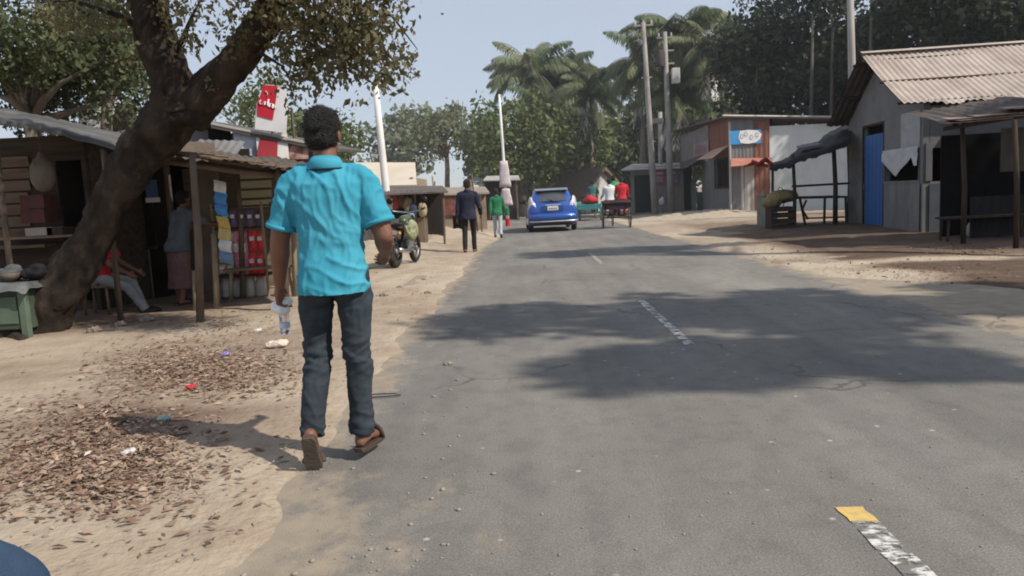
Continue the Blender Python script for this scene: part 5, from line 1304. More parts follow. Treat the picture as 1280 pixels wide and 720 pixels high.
# ---- left middle distance: beige roofed house, clutter shop, brown huts, pale house
Y2 = 27.0; a = at(440, 290, Y2)
bh = thing('house', 'house with plain beige sheet roof behind the pale concrete pole', 'house', (a.x, Y2, 0))
MB().slab(at(440, 232, Y2 - .6), at(521, 231, Y2 - .6), at(519, 203, Y2 + 2.4), at(444, 203, Y2 + 2.4), .05).build('roof', mat('beige_roof_sheet', (.50, .43, .34), (.56, .49, .40), scale=1.0, rough=.85), bh, world=True)
zz = at(480, 234, Y2).z; wall(MB(), (at(446, 250, Y2).x, Y2), (at(517, 250, Y2).x, Y2), -.1, zz, (), .1).build('wall', mud, bh, world=True)
wall(MB(), (at(517, 250, Y2).x + .003, Y2 + .1), (at(517, 250, Y2).x + .003, Y2 + 4), -.1, zz + .3, (), .1).build('side_wall', mud, bh, world=True)
Y3 = 20.5; a = at(505, 300, Y3)
cs = thing('roadside_shop', 'dim shop with low tin awning and hanging goods behind the motorcycle', 'shop', (a.x, Y3, 0))
MB().slab(at(468, 243, Y3 - 1), at(560, 239, Y3 - .6), at(553, 232, Y3 + 1.6), at(474, 233, Y3 + 1.6), .04).build('awning', tin_dark, cs, world=True)
Pw, Qw = (at(455, 260, Y3 + 1.2).x, Y3 + 1.2), (at(553, 260, Y3 + 1.2).x, Y3 + 1.2)
wall(MB(), Pw, Qw, -.1, at(510, 236, Y3 + 1.2).z, (), .08).build('back_wall', dark_in, cs, world=True)
for x in (478, 520, 555):
    q = at(x, 290, Y3 - .5); MB().tube([(q.x, q.y, -.1), (q.x + .03, q.y, at(x, 240, Y3 - .5).z)], .035, 6).build('post', bamboo_d, cs, world=True)
q = at(500, 285, Y3 - .2); MB().box((q.x, q.y, .4), (1.4, .6, .85)).build('counter', mat('brown_counter', (.13, .09, .06), (.18, .13, .09), scale=3), cs, world=True, bevel=.01)
for i, (x, y, c_) in enumerate(((494, 252, (.30, .05, .04)), (502, 250, (.11, .05, .03)), (487, 254, (.5, .5, .52)), (510, 256, (.25, .18, .10)), (528, 262, (.42, .33, .20)), (516, 262, (.05, .06, .10)))):
    q = at(x, y, Y3 - .55); r_ = thing('hanging_bag', ['dark red', 'brown', 'white', 'tan', 'cream', 'navy'][i] + ' bag hanging under the low tin awning behind the motorcycle', 'bag', (q.x, q.y, q.z), 0, 'bags hanging at the roadside shop')
    b2 = MB(); b2.ell((0, 0, 0), .12, .08, .2, 12, 8); remesh(b2, 'cloth', mat('bag_cloth_%s' % 'red brown white tan cream navy'.split()[i], c_, tuple(v * .7 for v in c_), scale=8), r_, .025, 1, disp=folds(.02, 6, 6, 3, i)); MB().tube([(0, 0, .17), (0, 0, at(x, 238, Y3 - .55).z - q.z)], .008, 5).build('string', bamboo_d, r_)
Y4 = 29.0; Pb, Qb = (at(528, 270, Y4).x, Y4), (at(606, 270, Y4).x, Y4 + 1.5)
br_ = thing('hut', 'low brown mud hut with thin sagging roof left of the navy shirted man', 'hut', (Pb[0], Y4, 0))
zb = pl(560, 244, Pb, Qb)[1]; wall(MB(), Pb, Qb, -.1, zb, [(pl(565, 260, Pb, Qb)[0], pl(577, 260, Pb, Qb)[0], .1, zb - .35)], .1).build('wall', mat('brown_mud', (.17, .125, .09), (.24, .18, .13), scale=2, dirt=(.10, .075, .055), dirt_scale=1.5), br_, world=True)
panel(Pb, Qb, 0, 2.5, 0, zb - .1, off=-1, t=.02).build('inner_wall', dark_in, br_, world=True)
MB().slab(at(522, 243, Y4 - .8), at(612, 240, Y4 + .6), at(606, 233, Y4 + 4), at(530, 235, Y4 + 3), .07).build('roof', mat('brown_roof', (.24, .20, .155), (.31, .26, .21), scale=2), br_, world=True)
Y5 = 46.0; Pp, Qp = (at(592, 255, Y5).x, Y5), (at(628, 255, Y5).x, Y5)
ph = thing('house', 'pale house with light sloping roof behind the two walkers', 'house', (Pp[0], Y5, 0))
wall(MB(), Pp, Qp, -.1, at(610, 240, Y5).z, (), .1).build('wall', mat('pale_ochre_wall', (.42, .40, .31), (.48, .46, .37), scale=1), ph, world=True)
MB().slab(at(590, 238, Y5 - .6), at(630, 240, Y5 - .6), at(616, 208, Y5 + 3.5), at(594, 209, Y5 + 3.5), .06).build('roof', mat('pale_roof', (.50, .50, .47), (.56, .56, .53), scale=1), ph, world=True)
Y6 = 40.5; r_ = thing('shed', 'dark open shed with straight tin edge behind the banner pole', 'shed', (at(622, 260, Y6).x, Y6, 0))
MB().slab(at(604, 225, Y6 - .5), at(650, 224, Y6 - .5), at(648, 219, Y6 + 2), at(608, 220, Y6 + 2), .06).build('roof', tin_pale, r_, world=True)
wall(MB(), (at(606, 250, Y6 + 1.5).x, Y6 + 1.5), (at(648, 250, Y6 + 1.5).x, Y6 + 1.5), -.1, at(620, 226, Y6 + 1.5).z, (), .1).build('back_wall', dark_in, r_, world=True)
for x in (607, 647): q = at(x, 268, Y6 - .3); MB().tube([(q.x, q.y, -.1), (q.x, q.y, at(x, 225, Y6 - .3).z)], .05, 6).build('post', bamboo_d, r_, world=True)

# ---- poles
def pole(label, bx, by, tx, ty, r0, r1, m_, Y=None, name='utility_pole'):
    b = gr(bx, by) if Y is None else at(bx, by, Y); b.z = 0; q = at(tx, ty, b.y)
    r_ = thing(name, label, 'pole', tuple(b)); d = q - b
    MB().tube([(0, 0, -.2), d * .33, d * .66, d], [r0, r0 * .67 + r1 * .33, r0 * .33 + r1 * .67, r1], 12).build('shaft', m_, r_, smooth=True); return r_, d, b
r_, d, b = pole('leaning white concrete pole behind the motorcycle, right of the turquoise shirt', 490, 312, 469, 104, .115, .078, mat('white_pole', (.66, .65, .63), (.74, .73, .71), scale=3, stretch=(1, 1, .3), dirt=(.5, .48, .45), dirt_scale=3))
MB().tube([d * .99, d * 1.008], [.085, .083], 12).build('cap', concrete, r_)
r_, d, b = pole('thin white pole wrapped in pale banners near the walkers', 635, 281, 624, 118, .075, .045, mat('white_thin_pole', (.70, .69, .67), (.76, .75, .73), scale=3), Y=33)
for i, (t0, t1, w_) in enumerate(((.30, .50, .30), (.16, .29, .34))):
    m_ = MB(); rg = []
    for j in range(7):
        s = t0 + (t1 - t0) * j / 6; c = d * s; ww = w_ * (.75 + .25 * math.sin(j * 1.3 + i)) * (1 - .35 * (j / 6 if i == 0 else 0))
        ww = w_ * (.62 + .38 * (1 - j / 6)) * (.8 if i else .85); rg.append([c + Vector((math.copysign(abs(math.cos(a)) ** .35, math.cos(a)) * ww + .03 * noise.noise(Vector((j * .8, i, a))), math.sin(a) * .10 - .02 + .05 * noise.noise(Vector((j, a * 2, i))), 0)) for a in [2 * PI * k / 16 for k in range(16)]])
    m_.rings(rg).build('banner', mat('pale_banner', (.60, .54, .54), (.50, .42, .43), scale=5, dirt=(.36, .30, .31), dirt_scale=4), r_, smooth=True)
MB().lathe(d * .05, [(.10, -.3), (.10, .05)], 12).build('red_band', red_c, r_)
MB().lathe(d * .12, [(.095, -.2), (.095, .1)], 12).build('green_band', green_c, r_)
r_, d, b = pole('left of two tall bare utility poles beside the kiosk', 819, 262, 804, 28, .17, .10, conc_d, Y=37.5)
MB().box(d * .985, (.9, .08, .08)).build('crossarm', conc_d, r_); MB().box(d * .72, (.5, .06, .06)).build('crossarm', conc_d, r_)
for s in (-.38, 0, .38): MB().lathe(d * .985 + Vector((s, 0, .04)), [(.03, 0), (.05, .05), (.03, .1), (.045, .14), (.01, .19)], 10).build('insulator', concrete, r_)
r_, d, b = pole('right of two tall utility poles, carrying white boxes', 839, 262, 831, 40, .17, .10, conc_d, Y=38.2)
MB().box(d * .76 + Vector((.42, -.12, 0)), (.38, .3, .72)).build('meter_box', concrete, r_, bevel=.02); MB().box(d * .52 + Vector((-.5, -.12, 0)), (.5, .35, .25)).build('transformer', conc_d, r_, bevel=.03)
MB().lathe(d * .86 + Vector((-.32, -.1, -.4)), [(.2, 0), (.22, .05), (.22, .7), (.2, .75)], 14).build('drum', mat('dark_drum', (.07, .06, .055)), r_, smooth=True, auto=40)
for f_ in (.97, .9, .83): MB().box(d * f_, (.8, .07, .07)).build('crossarm', conc_d, r_)
for s in (-.3, .3): MB().lathe(d * .97 + Vector((s, 0, .04)), [(.03, 0), (.05, .05), (.03, .1), (.045, .14), (.01, .19)], 10).build('insulator', concrete, r_)
r_, d, b = pole('bare pale pole rising in the dark trees left of the grey roof', 1069, 280, 1062, -40, .16, .10, mat('pole_dim', (.30, .28, .26), (.36, .34, .31), scale=3, stretch=(1, 1, .3)), Y=27)
r_, d, b = pole('short stub of concrete pole left of the tallest palm trunk', 826, 262, 825, 140, .12, .11, conc_d, Y=41)
# ------------------------------------------------------------------ left row of shops under the tree; wall, awning, counter colours darkened for shade
cloth_grey = mat('grey_counter_cloth', (.075, .08, .078), (.14, .142, .138), scale=5, rough=.9)
# ---- plank shop at the far left
Ya = 10.0; Pa, Qa = (at(-90, 300, Ya).x, Ya), (at(112, 300, Ya).x, Ya + .1)
ps_ = thing('wooden_shop', 'plank shop with grey sheet awning at the far left behind the leaning trunk', 'shop', (Pa[0], Pa[1], 0))
ztop = pl(20, 172, Pa, Qa)[1]
pu0, pu1, pz0, pz1 = pl(78, 280, Pa, Qa)[0], pl(110, 280, Pa, Qa)[0], -.1, pl(95, 200, Pa, Qa)[1]
wall(MB(), Pa, Qa, -.1, ztop, [(pu0, pu1, pz0, pz1)], .06).build('front_wall', mat('shade_dark_board', (.045, .034, .027), (.075, .057, .045), scale=3, rough=.95, stretch=(.5, 4, 5)), ps_, world=True)  # board colour darkened in place of the shade under the awning
pk = MB()
for i in range(7):
    y0 = 200 + i * 15; a, z = pl(-60, y0, Pa, Qa); u1, _ = pl(37, y0, Pa, Qa)
    pk.slab(on(Pa, Qa, a, z - .13, .02 + .006 * (i % 2)), on(Pa, Qa, u1 + .01 * (i % 3), z - .13, .02 + .006 * (i % 2)), on(Pa, Qa, u1 + .01 * (i % 3), z, .04), on(Pa, Qa, a, z, .04), .02)
pk.build('plank_shutter', mat('brown_shutter_plank', (.11, .078, .055), (.17, .122, .088), scale=2.5, rough=.9, stretch=(.6, 5, 5), dirt=(.13, .085, .06), dirt_scale=2.2), ps_, world=True)
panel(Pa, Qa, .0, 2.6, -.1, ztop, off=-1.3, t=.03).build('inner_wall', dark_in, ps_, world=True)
wall(MB(), (Qa[0] + .004, Qa[1] + .07), (Qa[0] + .1, Qa[1] + 2.2), -.1, ztop, (), .05).build('side_wall', mat('shade_dark_board', (1, 1, 1)), ps_, world=True)
# awning of overlapping sheets with a wavy front edge
fe = [at(-60, 150, 8.8), at(20, 152, 8.8), at(50, 158, 8.8), at(90, 168, 8.9), at(152, 184, 9.0)]
be = [at(-60, 128, 11.6), at(10, 136, 11.6), at(60, 146, 11.6), at(100, 155, 11.6), at(158, 168, 11.6)]
m_ = MB(); vs = []; fs = []; NN = 28; nv = 6
for i in range(NN + 1):
    s = i / NN * 4; k = min(int(s), 3); f_ = s - k; A_, B_ = fe[k].lerp(fe[k + 1], f_), be[k].lerp(be[k + 1], f_)
    A_ = A_ + Vector((0, 0, .05 * noise.noise(Vector((i * .35, 1, 1))))); 
    vs.append(A_ + Vector((0, .01, -.05)))
    for j in range(nv): vs.append(A_.lerp(B_, j / (nv - 1)) + Vector((0, 0, .02 * noise.noise(Vector((i * .6, j, 2))))))
for i in range(NN):
    for j in range(nv): a = i * (nv + 1) + j; fs.append((a, a + nv + 1, a + nv + 2, a + 1))
m_.add(vs, fs).build('awning', mat('grey_awning_sheet', (.055, .053, .05), (.105, .10, .095), scale=1.6, rough=.8, dirt=(.16, .15, .14), dirt_scale=1.2), ps_, world=True, smooth=True)
for x in (8, 140):
    q = at(x, 300, 9.05); tpz = at(x, 165 if x < 50 else 186, 9.05).z; MB().tube([(q.x, q.y, -.1), (q.x + .02, q.y, tpz)], .035, 7).build('post', bamboo_d, ps_, world=True, smooth=True)
lg = MB(); lg.slab(on(Pa, Qa, pl(-60, 306, Pa, Qa)[0], pl(20, 306, Pa, Qa)[1], .3), on(Pa, Qa, pl(72, 306, Pa, Qa)[0], pl(20, 306, Pa, Qa)[1], .3), on(Pa, Qa, pl(72, 306, Pa, Qa)[0], pl(20, 306, Pa, Qa)[1], .02), on(Pa, Qa, pl(-60, 306, Pa, Qa)[0], pl(20, 306, Pa, Qa)[1], .02), .04)
lg.build('ledge', wood_tan, ps_, world=True)
q = at(53, 218, Ya - .35); r_ = thing('hanging_sack', 'pale bulging sack hanging beside the plank shutters', 'sack', tuple(q)); b2 = MB(); b2.ell((0, 0, 0), .15, .11, .22, 14, 10); b2.tube([(0, 0, .15), (.01, 0, .28)], [.07, .03], 8)
remesh(b2, 'cloth_bag', mat('tan_sack', (.13, .105, .085), (.18, .15, .12), scale=5, rough=.95), r_, .014, 2, disp=folds(.012, 6, 6, 3, 3)); MB().tube([(0.01, 0, .26), (.01, 0, .62)], .008, 5).build('string', bamboo_d, r_)
for i, (x, y, w_, h_) in enumerate(((48, 252, .30, .17), (49, 270, .30, .17), (76, 290, .2, .13), (56, 289, .34, .10))):
    q = at(x, y, Ya - .25); r_ = thing('crate', ['dull red crate, topmost on the plank shop shelf', 'dull red crate, lower one below the topmost on the shelf', 'small brown crate right of the flat pale box on the shelf', 'flat pale box under the crates on the shelf'][i], 'crate', (q.x, q.y, q.z - h_ / 2))
    mm_ = [mat('dull_red_crate', (.07, .026, .022), (.10, .04, .034), scale=4), mat('dull_red_crate', (1, 1, 1)), wood_dark, mat('pale_box', (.30, .25, .21), (.36, .31, .27), scale=4)][i]
    b2 = MB(); b2.box((0, 0, .012), (w_, .26, .024))
    b2.build('base', mm_, r_)
    for s in (-1, 1): MB().box((0, s * .122, h_ / 2 + .012), (w_, .016, h_ - .024)).build('long_side', mm_, r_); MB().box((s * (w_ / 2 - .008), 0, h_ / 2 + .012), (.016, .226, h_ - .024)).build('short_side', mm_, r_)
shf = MB(); q = at(52, 296, Ya - .22); shf.box((q.x, q.y, q.z), (1.0, .36, .03)); shf.build('shelf', wood_tan, ps_, world=True)
# ---- green counter cart with a cloth-covered top
Yc = 8.0; a, b_ = at(-80, 350, Yc), at(28, 350, Yc); zc = at(20, 358, Yc).z
gc = thing('counter_cart', 'green painted counter under a grey cluttered cloth at the far left', 'counter', ((a.x + b_.x) / 2, Yc + .4, 0))
gm = mat('faded_green_paint', (.028, .044, .031), (.046, .068, .047), scale=3, rough=.75, dirt=(.07, .075, .055), dirt_scale=2)  # green taken darker to hold the shade at the counter
W_ = b_.x - a.x
MB().box((0, 0, zc / 2 + .05), (W_, .8, zc - .1)).build('cabinet', gm, gc, bevel=.012)
for s in (-1, 1):
    for s2 in (-1, 1): MB().box((s * (W_ / 2 - .03), s2 * .38, zc / 2), (.075, .075, zc)).build('leg', mat('pale_green_post', (.075, .105, .075), (.11, .145, .105), scale=4), gc, bevel=.006)
MB().box((0, -.407, zc * .55), (W_ * .8, .012, zc * .5)).build('front_panel', mat('pale_green_post', (1, 1, 1)), gc)
m_ = MB(); vs = []; fs = []; nu, nv = 26, 14
for i in range(nu + 1):
    for j in range(nv + 1):
        s, t_ = i / nu, j / nv; x = (s - .5) * (W_ + .16); y = -.5 + t_ * .98
        dr = max(0, (abs(x) - W_ / 2) / .08) + max(0, (-.42 - y) / .08)
        vs.append(Vector((x, y, zc + .03 - .07 * dr * (1 + .5 * noise.noise(Vector((x * 6, y * 6, 1)))) + .03 * noise.noise(Vector((x * 4, y * 4, 3))) ** 2)))
for i in range(nu):
    for j in range(nv): aa = i * (nv + 1) + j; fs.append((aa, aa + nv + 1, aa + nv + 2, aa + 1))
r_ = m_.add(vs, fs).build('tablecloth', cloth_grey, None, smooth=True); r_.location = gc.location; tag(r_, 'wrinkled grey cloth draped over the green counter', 'cloth')
for i, (dx, dy, k) in enumerate(((.30, -.1, 1), (.10, -.2, .8), (-.05, .0, 1.2), (.42, .15, .7))):
    bx_ = ['folded dark bundle', 'small dark bowl', 'folded grey bundle', 'small dark jar'][i]
    r_ = thing(['bundle', 'bowl', 'bundle', 'jar'][i], bx_ + ' on the grey cloth of the green counter', ['bundle', 'bowl', 'bundle', 'jar'][i], (gc.location.x + dx + .1, gc.location.y + dy, zc + .045))
    if i in (0, 2): b2 = MB(); b2.ell((0, 0, .06), .16 * k, .12, .07, 12, 8); b2.ell((.05, 0, .12), .09, .08, .05, 10, 6); remesh(b2, 'cloth', [black_c, 0, cloth_grey][i], r_, .014, 2, disp=folds(.012, 9, 9, 9, i))
    elif i == 1: MB().lathe((0, 0, 0), [(.05, 0), (.09, .03), (.12, .09), (.115, .09), (.085, .035), (.0, .02)], 18).build('bowl_body', tin_dark, r_, smooth=True)
    else: MB().lathe((0, 0, 0), [(.05, 0), (.055, .01), (.055, .12), (.04, .14), (.04, .17)], 16).build('jar_body', mat('dark_glass', (.03, .035, .03), rough=.2), r_, smooth=True); MB().lathe((0, 0, .171), [(.043, 0), (.043, .025)], 16).build('lid', red_c, r_)

# ---- mud walled shop in the middle, its window and dark doorway
Yb = 11.2; Pb_, Qb_ = (at(118, 300, Yb).x, Yb), (at(262, 300, Yb).x, Yb + .5)
ms = thing('mud_shop', 'tan walled shop with a small dark window behind the leaning trunk', 'shop', (Pb_[0], Pb_[1], 0))
zt_ = pl(200, 180, Pb_, Qb_)[1]
W0, W1, Z0, Z1 = pl(166, 275, Pb_, Qb_)[0], pl(193, 275, Pb_, Qb_)[0], pl(180, 308, Pb_, Qb_)[1], pl(180, 238, Pb_, Qb_)[1]
D0, D1 = pl(217, 300, Pb_, Qb_)[0], pl(250, 300, Pb_, Qb_)[0]
wall(MB(), Pb_, Qb_, -.1, zt_, [(W0, W1, Z0, Z1), (D0, D1, -.1, zt_ - .3)], .12).build('wall', mat('tan_mud_wall', (.15, .12, .092), (.21, .168, .13), scale=2.5, rough=1, dirt=(.14, .11, .085), dirt_scale=1.8, bump=.4, bscale=16), ms, world=True)
wn2 = MB()
for (u0, u1, z0, z1) in ((W0 - .05, W0, Z0, Z1), (W1, W1 + .05, Z0, Z1), (W0 - .05, W1 + .05, Z1, Z1 + .05), (W0 - .05, W1 + .05, Z0 - .05, Z0)): wn2.slab(on(Pb_, Qb_, u0, z0, .03), on(Pb_, Qb_, u1, z0, .03), on(Pb_, Qb_, u1, z1, .03), on(Pb_, Qb_, u0, z1, .03), .08)
wn2 = wn2.build('window', wood_dark, ms, world=True); panel(Pb_, Qb_, W0 - .02, W1 + .02, Z0 - .02, Z1 + .02, off=-.06, t=.02).build('shutter', mat('dark_red_shutter', (.07, .035, .025), (.10, .05, .035), scale=3, stretch=(5, 5, .6)), wn2, world=True)
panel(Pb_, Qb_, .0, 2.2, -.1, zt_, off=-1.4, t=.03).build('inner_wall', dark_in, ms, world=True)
MB().corr(at(270, 178, 13.4), at(120, 172, 13.4) - at(270, 178, 13.4), Vector((.1, -2.9, -.28)), 5, amp=.016, pitch=.13, sag=.02).build('roof', tin_dark, ms, world=True, smooth=True)
pb = board('poster', 'blue and white printed poster on the tan wall right of the trunk', Pb_, Qb_, 183, 225, 200, 252, mat('blue_poster', (.06, .12, .24), (.09, .16, .30), scale=4), .05, .01, 'poster')
pxpanel(Pb_, Qb_, 183, 247, 201, 253, .062, .004).build('poster_strip', white_c, pb, world=True)

# ---- bamboo shelter with snacks
sp = [gr(250, 403), gr(357, 390), gr(303, 374), gr(271, 387)]
bs = thing('bamboo_shelter', 'bamboo post shelter with dark sheet roof over the snack stall on the left', 'shelter', (sp[0].x, sp[0].y, 0))
for q, tx, ty, r_, m2 in ((sp[0], 240, 192, .042, bamboo_d), (sp[1], 347, 206, .042, bamboo_d), (sp[2], 296, 206, .036, bamboo_d)):
    t_ = at(tx, ty, q.y); mid = q.lerp(t_, .5) + Vector((.025, 0, 0)); MB().tube([(q.x, q.y, -.08), mid, t_], [r_ * 1.1, r_, r_ * .85], 9).build('post', m2, bs, world=True, smooth=True)
for (bx, by, tx, ty) in ((271, 387, 267, 292), (369, 372, 366, 250), (245, 388, 243, 338)):
    q = gr(bx, by); t_ = at(tx, ty, q.y); MB().tube([(q.x, q.y, -.08), t_], [.038, .032], 8).build('stake', bamboo, bs, world=True, smooth=True)
f0, f1, k0, k1 = at(186, 192, 8.75), at(392, 219, 9.45), at(196, 182, 11.8), at(400, 203, 12.2)
rf2 = MB().corr(k1, k0 - k1, (f0 - k0) * 1.0 + Vector((0, 0, .0)), 6, amp=.014, pitch=.12, sag=.05, jag=.0, seed=9).build('roof', mat('dark_brown_sheet', (.07, .054, .042), (.125, .098, .077), scale=2.5, rough=.8, dirt=(.07, .055, .045), dirt_scale=2), bs, world=True, smooth=True)
for dz, dy, sc in ((-.045, .06, 1.0), (-.05, .9, 1), (-.04, 1.8, 1)): MB().tube([f0 + Vector((-.1, dy, dz + dy * .02)), f0.lerp(f1, .5) + Vector((0, dy, dz - .03 + dy * .02)), f1 + Vector((.1, dy, dz + dy * .02))], .035, 8).build('rafter', bamboo_d, bs, world=True, smooth=True)
th2 = MB(); rr = random.Random(3)
for i in range(34):
    s = rr.random(); a = f0.lerp(f1, s) + Vector((0, rr.uniform(-.02, .25), .015 + rr.random() * .05)); d = (f1 - f0).normalized(); L = rr.uniform(.25, .7); th2.tube([a, a + d * L + Vector((0, rr.uniform(-.1, .1), rr.uniform(-.05, .04)))], rr.uniform(.008, .02), 5)
th2.build('roof_sticks', bamboo_d, rf2, world=True)
# back wall of planks and mats behind the snacks
Pd, Qd = (at(236, 300, 12.0).x, 12.0), (at(420, 300, 12.3).x, 12.3)
bw = thing('stall_back_wall', 'tan plank and mat wall behind the snack rack', 'wall', (Pd[0], Pd[1], 0))
wall(MB(), Pd, Qd, -.1, pl(300, 208, Pd, Qd)[1], (), .05).build('boarding', mat('mat_wall', (.14, .11, .08), (.20, .16, .118), scale=3, rough=.95, stretch=(1, 1, 6), dirt=(.12, .09, .065), dirt_scale=1.5), bw, world=True)
for y in (214, 226, 238, 250): pxpanel(Pd, Qd, 298, y, 340, y + 9, .03, .012).build('cream_plank', mat('cream_plank', (.42, .37, .24), (.50, .45, .31), scale=3, stretch=(.5, 5, 5)), bw, world=True)
pxpanel(Pd, Qd, 255, 212, 272, 285, .035, .012).build('tan_mat', wood_tan, bw, world=True)
# snack rack with packets and jars
Yr = 10.7; a, b_ = at(272, 345, Yr), at(334, 345, Yr)
rk = thing('snack_rack', 'wooden rack of snack packets and jars under the bamboo shelter', 'rack', ((a.x + b_.x) / 2, Yr + .2, 0)); Wk = b_.x - a.x
zs1, zs2, zs3 = at(300, 345, Yr).z, at(300, 285, Yr).z, at(300, 258, Yr).z
for s in (-1, 1):
    for s2 in (-1, 1): MB().tube([(s * Wk / 2, s2 * .2, -.05), (s * Wk / 2, s2 * .2, zs3 + .05)], .02, 7).build('upright', bamboo, rk)
for z in (zs1, zs2, zs3): MB().box((0, 0, z), (Wk + .06, .42, .025)).build('shelf', wood_dark, rk)
pcs = [('cream_packet', (.52, .42, .28)), ('pink_packet', (.62, .22, .26)), ('red_packet', (.62, .05, .05)), ('white_packet', (.66, .62, .6)), ('dark_packet', (.08, .07, .09)), ('violet_packet', (.16, .10, .2))]
pm = [mat(n_, c_, tuple(v * .72 for v in c_), scale=18, rough=.4, lo=.45, hi=.6) for n_, c_ in pcs]
def packet(x, y0, y1, w_, mi, lab, Y_, grp):
    q = at(x, (y0 + y1) / 2, Y_); h_ = (y1 - y0) / FOC * Y_; r_ = thing('snack_packet', lab, 'packet', (q.x, q.y, q.z - h_ / 2), random.uniform(-.1, .1), grp); ww = w_ / FOC * Y_
    vs = []; fs = []; nx, ny = 6, 8
    for sd_ in (-1, 1):
        for j in range(ny + 1):
            for i in range(nx + 1):
                s, t_ = i / nx * 2 - 1, j / ny * 2 - 1; vs.append(Vector((s * ww / 2, sd_ * .03 * (1 - s ** 4) * (1 - t_ ** 4), (t_ + 1) / 2 * h_)))
    k = (nx + 1) * (ny + 1)
    for j in range(ny):
        for i in range(nx):
            aa = j * (nx + 1) + i; fs.append((aa, aa + 1, aa + nx + 2, aa + nx + 1)); fs.append((k + aa, k + aa + nx + 1, k + aa + nx + 2, k + aa + 1))
    MB().add(vs, fs).build('pouch', pm[mi], r_, smooth=True)
    MB().box((0, -.036, h_ * .62), (ww * .62, .006, h_ * .2)).build('printed_band', pm[3 if mi != 3 else 2], r_)
for i, x in enumerate((278, 288)):
    for j in range(4): packet(x, 290 + j * 13.5, 302 + j * 13.5, 9, 0, 'cream snack packet in the left columns of the snack rack', Yr + .02, 'cream packets on the rack')
for x in (297, 306): packet(x, 289, 343, 9, 1, 'tall pink packet in the middle of the snack rack', Yr + .03, 'pink packets on the rack')
for x in (316, 326):
    for j in range(2): packet(x, 288 + j * 28, 314 + j * 28, 9.5, 2, 'red and white packet at the right of the snack rack', Yr, 'red packets on the rack')
for i, x in enumerate((282, 292, 303, 313, 323)): packet(x, 262, 284, 8, 4 + i % 2, 'dark packet on the upper shelf of the snack rack', Yr, 'dark packets on the rack')
for i, x in enumerate((280, 296, 310, 324)):
    q = at(x, 362, Yr + .05); r_ = thing('jar', 'cloudy plastic jar on the ground under the snack rack', 'jar', (q.x, q.y + .1, 0.02), 0, 'jars under the rack'); MB().lathe((0, 0, 0), [(.07, 0), (.085, .015), (.085, .2), (.06, .24), (.06, .27)], 16).build('jar_body', mat('cloudy_plastic', (.42, .38, .33), (.5, .46, .4), rough=.3, scale=6), r_, smooth=True); MB().lathe((0, 0, .271), [(.066, 0), (.066, .04)], 16).build('lid', pm[2 if i % 2 else 1], r_)
# hanging strip of sachets: blue, yellow, white
q = at(278, 222, 9.6); hsx = thing('sachet_strip', 'hanging strip of blue, yellow and white sachets beside the bamboo post', 'strip', tuple(q))
top_s, bot_s = at(274, 226, 9.6), at(284, 330, 9.6); cols_ = [(.72, .70, .68), (.08, .28, .62), (.08, .28, .62), (.62, .44, .12), (.62, .50, .22), (.66, .68, .7), (.15, .25, .4)]
for i, c_ in enumerate(cols_):
    t0, t1 = i / 7, (i + .96) / 7; A_, B_ = top_s.lerp(bot_s, t0), top_s.lerp(bot_s, t1); ww = .075
    vs = []
    for j in range(5):
        c = A_.lerp(B_, j / 4) + Vector((.012 * math.sin(i * 1.7 + j), -.025 * math.sin(PI * j / 4), 0)); vs += [c + Vector((-ww, .01, .02)), c + Vector((0, -.012, 0)), c + Vector((ww, .012, -.02))]
    fs = [(j * 3 + k, j * 3 + k + 1, j * 3 + k + 4, j * 3 + k + 3) for j in range(4) for k in range(2)]
    MB().add(vs, fs).build('sachet', mat('sachet_%s' % 'white blue azure gold sand pale slate'.split()[i], c_, tuple(v * .8 for v in c_), scale=12, rough=.4), hsx, world=True, smooth=True)
MB().tube([top_s, top_s + Vector((.01, 0, .28))], .006, 5).build('string', bamboo_d, hsx, world=True)
# narrow bench in front of the stall
q = gr(322, 378); bn = thing('bench', 'narrow plank bench beside the bamboo posts', 'bench', (q.x - .05, q.y + .35, 0), R(15))
MB().box((0, 0, .44), (.95, .22, .035)).build('seat', wood_tan, bn, bevel=.005)
for s in (-1, 1):
    for s2 in (-1, 1): MB().tube([(s * .38, s2 * .07, .425), (s * .42, s2 * .09, 0)], .02, 7).build('leg', bamboo, bn, smooth=True)

# ---- tin hut behind with advertising boards
Yh = 13.6; Ph, Qh = (at(222, 180, Yh).x, Yh), (at(392, 190, Yh).x, Yh + .3)
th3 = thing('tin_hut', 'small grey tin hut with dark sloping roof edge behind the bamboo shelter', 'hut', (Ph[0], Ph[1], 0))
zl, zr_ = pl(250, 146, Ph, Qh)[1], pl(385, 187, Ph, Qh)[1]; Wq = (Vector(Qh) - Vector(Ph)).length
m_ = MB(); n_ = 12
for i in range(n_):
    u0, u1 = Wq * i / n_, Wq * (i + 1) / n_; m_.slab(on(Ph, Qh, u0, -.1), on(Ph, Qh, u1, -.1), on(Ph, Qh, u1, zl + (zr_ - zl) * (i + .5) / n_ - .06), on(Ph, Qh, u0, zl + (zr_ - zl) * (i + .5) / n_ - .06), .05)
m_.build('wall', tin_grey, th3, world=True)
a, b_ = on(Ph, Qh, -.25, zl + .05, .35), on(Ph, Qh, Wq + .15, zr_ - .0, .35)
MB().slab(a, b_, b_ + Vector((0, 3.6, .15)), a + Vector((0, 3.6, .15)), .05).build('roof', mat('dark_hut_roof', (.075, .07, .065), (.12, .11, .10), scale=2), th3, world=True)
MB().slab(a + Vector((0, -.012, .01)), b_ + Vector((0, -.012, .01)), b_ + Vector((0, -.004, .05)), a + Vector((0, -.004, .05)), .01).build('fascia', mat('pale_fascia', (.34, .31, .27), (.28, .25, .22), scale=3), th3, world=True)
pxpanel(Ph, Qh, 262, 158, 290, 205, .03, .02).build('opening_shade_panel', dark_in, th3, world=True)  # flat dark panel on the wall stands for a shaded opening
